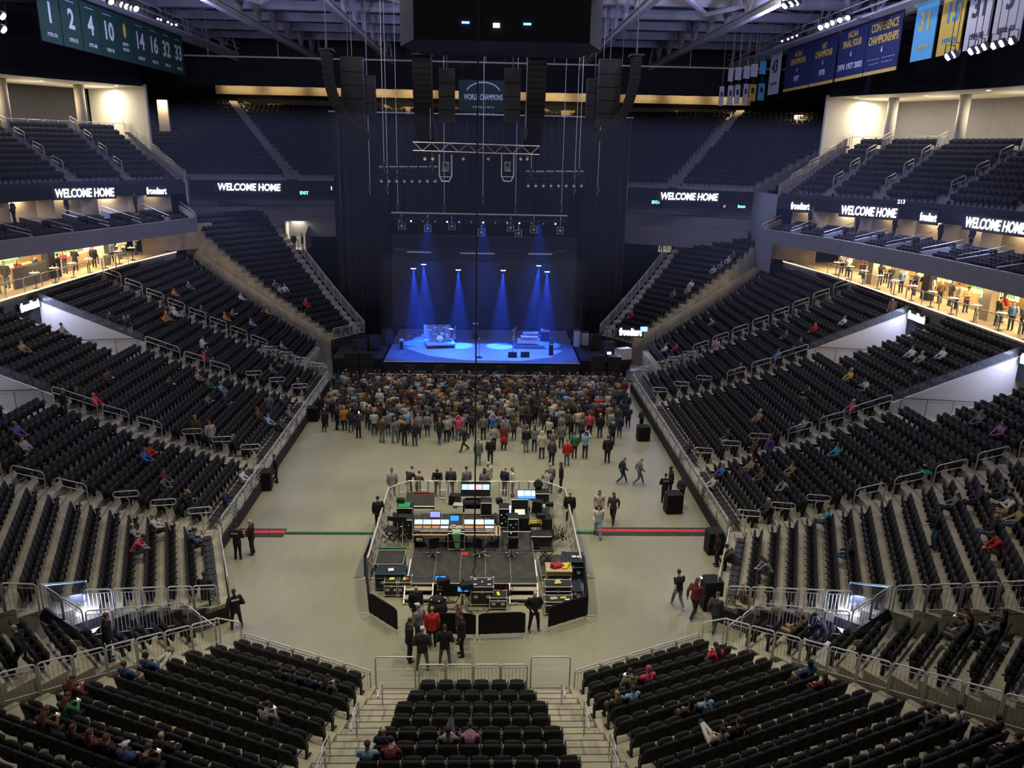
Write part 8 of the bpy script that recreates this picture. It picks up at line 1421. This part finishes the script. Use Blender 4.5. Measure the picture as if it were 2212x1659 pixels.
# ------------------------------------------------------------------ seats
def seat_parts():
    out = {}
    b = bmesh.new()
    def panel(w, h, t, cx, cy, cz, tilt, top=.0, nx=4, nz=4, curve=.03, bulge=.0):
        R = Matrix.Rotation(tilt, 3, 'X'); g = {}
        for s in (0, 1):
            for i in range(nx+1):
                for j in range(nz+1):
                    u, v = i/nx*2-1, j/nz
                    x = u*w/2*(1-.10*v*v*top); z = v*h-(top*.05*abs(u)**3 if j == nz else 0); y = (-t if s else 0)+curve*(u*u)+bulge*math.sin(PI*v)*(-1 if s else 1)
                    g[s, i, j] = b.verts.new(R @ Vector((x, y, z))+Vector((cx, cy, cz)))
        for i in range(nx):
            for j in range(nz):
                b.faces.new((g[0, i, j], g[0, i, j+1], g[0, i+1, j+1], g[0, i+1, j])); b.faces.new((g[1, i, j], g[1, i+1, j], g[1, i+1, j+1], g[1, i, j+1]))
        for i in range(nx):
            b.faces.new((g[0, i, 0], g[0, i+1, 0], g[1, i+1, 0], g[1, i, 0])); b.faces.new((g[0, i, nz], g[1, i, nz], g[1, i+1, nz], g[0, i+1, nz]))
        for j in range(nz):
            b.faces.new((g[0, 0, j], g[1, 0, j], g[1, 0, j+1], g[0, 0, j+1])); b.faces.new((g[0, nx, j], g[0, nx, j+1], g[1, nx, j+1], g[1, nx, j]))
    def fin(name, m, smooth=True):
        nonlocal b
        me = bpy.data.meshes.new(name); b.normal_update(); b.to_mesh(me); b.free(); b = bmesh.new(); me.materials.append(m)
        me.polygons.foreach_set('use_smooth', [smooth]*len(me.polygons)); return me
    panel(.555, .56, .075, 0, 0, .33, math.radians(12), 1, bulge=.012); out['backrest'] = fin('backrest', M_seat)
    panel(.48, .38, .08, 0, .13, .40, math.radians(-8), .6, 3, 3, 0, .01); out['seat_pan'] = fin('seat_pan', M_seat)
    b.free()
    m = MB()
    m.box((0, .02, .17), (.05, .1, .34)); m.box((0, .07, .03), (.06, .26, .05)); m.box((0, .02, .44), (.035, .12, .3), rx=math.radians(12)); out['standard'] = m.mesh('standard', M_seatp)
    m = MB(); m.box((0, .13, .61), (.055, .30, .035)); m.box((0, .0, .56), (.04, .06, .1)); out['armrest'] = m.mesh('armrest', M_seatp)
    return out
SP = seat_parts()
# one low-detail seat for the far thousands
def far_seat():
    m = MB()
    c, s = math.cos(math.radians(12)), math.sin(math.radians(12))
    for (w0, w1, z0, z1, y0, y1, t) in ((.535, .50, .34, .90, 0, -.12, .07),):
        v = []
        for yy in (0, -t):
            v += [(-w0/2, y0+yy, z0), (w0/2, y0+yy, z0), (w1/2, y1+yy, z1-.03), (.12, y1+yy, z1), (-.12, y1+yy, z1), (-w1/2, y1+yy, z1-.03)]
        m.add(v, [(0, 5, 4, 3, 2, 1), (6, 7, 8, 9, 10, 11)]+[(k, (k+1) % 6, 6+(k+1) % 6, 6+k) for k in range(6)])
    m.box((0, .16, .60), (.44, .08, .38), rx=math.radians(-8)); m.box((-.25, .06, .34), (.04, .12, .62)); m.box((-.25, .13, .61), (.05, .28, .035))
    return np.array(m.v, dtype=np.float32), m.f
FV, FF = far_seat()
def merged(name, items, V, F, m, **kw):
    n = len(V); out = np.empty((len(items)*n, 3), dtype=np.float32)
    for k, (p, rz) in enumerate(items):
        c, s = math.cos(rz), math.sin(rz)
        out[k*n:(k+1)*n, 0] = V[:, 0]*c-V[:, 1]*s+p[0]; out[k*n:(k+1)*n, 1] = V[:, 0]*s+V[:, 1]*c+p[1]; out[k*n:(k+1)*n, 2] = V[:, 2]+p[2]
    lens = np.array([len(f) for f in F], dtype=np.int32); flat = np.array([i for f in F for i in f], dtype=np.int32)
    idx = (flat[None, :]+np.arange(len(items), dtype=np.int32)[:, None]*n).ravel(); L = np.tile(lens, len(items))
    me = bpy.data.meshes.new(name); me.vertices.add(len(out)); me.vertices.foreach_set('co', out.ravel())
    me.loops.add(len(idx)); me.loops.foreach_set('vertex_index', idx); me.polygons.add(len(L))
    st = np.concatenate(([0], np.cumsum(L)[:-1])).astype(np.int32); me.polygons.foreach_set('loop_start', st); me.polygons.foreach_set('loop_total', L)
    me.update(); me.validate(); me.materials.append(m)
    return link(name, me, None, None, kind='stuff', **kw)
taken = set()
for q in SEATS:
    px, py, k = PJ(q['p']+Vector((0, 0, .6))); q['px'] = (px, py, k)
    q['vis'] = -30 < px < 2242 and py < 1690
SEATS = [q for q in SEATS if q['vis'] or q['px'][2] > 20]
near = sorted([q for q in SEATS if -10 < q['px'][0] < 2222 and q['px'][1] < 1665 and q['px'][2] > 0 and q['sec'] in NEARSEC], key=lambda q: q['px'][2])[:300]
nid = set(id(q) for q in near)
def side_word(q):
    return '%s from the left' % ORD[q['i']]
for q in near:
    lab = 'black folding arena seat, %s from left in %s row of %s' % (ORD[q['i']], ORD[q['row']+q.get('r0', 0)], q['sec'])
    q['label'] = lab
    t = link('arena_seat', None, None, q['p'], q['rz'], lab, 'seat', 'black folding seats nearest the camera')
    for nme in ('backrest', 'seat_pan'): link(nme, SP[nme], t)
    hp = q['pitch']/2
    link('standard', SP['standard'], t, (hp, 0, 0)); link('armrest', SP['armrest'], t, (hp, 0, 0))
    if q['i'] == 0 or True: link('standard', SP['standard'], t, (-hp, 0, 0)) if q['i'] in (0, q['n']-1) else None
merged('arena_seats', [(q['p'], q['rz']) for q in SEATS if id(q) not in nid and not q.get('fold')], FV, FF, M_seat, label='thousands of black folding seats filling the stands of the arena bowl', cat='seating')
# folding chairs on the front deck rows
def fold_chair():
    m = MB(); s = .014
    for x in (-.22, .22):
        m.tube([(x, .24, 0), (x, -.12, .48), (x, -.2, .82)], s, 4); m.tube([(x, -.24, 0), (x, .17, .46)], s, 4)
    m.tube([(-.22, -.2, .82), (.22, -.2, .82)], s, 4); m.tube([(-.22, -.24, .02), (.22, -.24, .02)], s, 4); m.tube([(-.22, .24, .02), (.22, .24, .02)], s, 4)
    fr = m.mesh('frame', M_dark, True)
    m = MB(); m.box((0, .03, .46), (.40, .38, .03)); st = m.mesh('seat', M_seatp)
    m = MB(); m.box((0, -.17, .73), (.42, .025, .2), rx=math.radians(12)); bk = m.mesh('backrest', M_seatp)
    return fr, st, bk
FC = fold_chair()
for q in [q for q in SEATS if q.get('fold')]:
    t = link('folding_chair', None, None, q['p']-Vector((0, 0, 0)), q['rz'], 'black folding chair, %s along the front row of the %s' % (ORD[q['i']], q['sec']), 'chair', 'folding chairs along the front rows')
    for nme, me in zip(('frame', 'seat', 'backrest'), FC): link(nme, me, t)
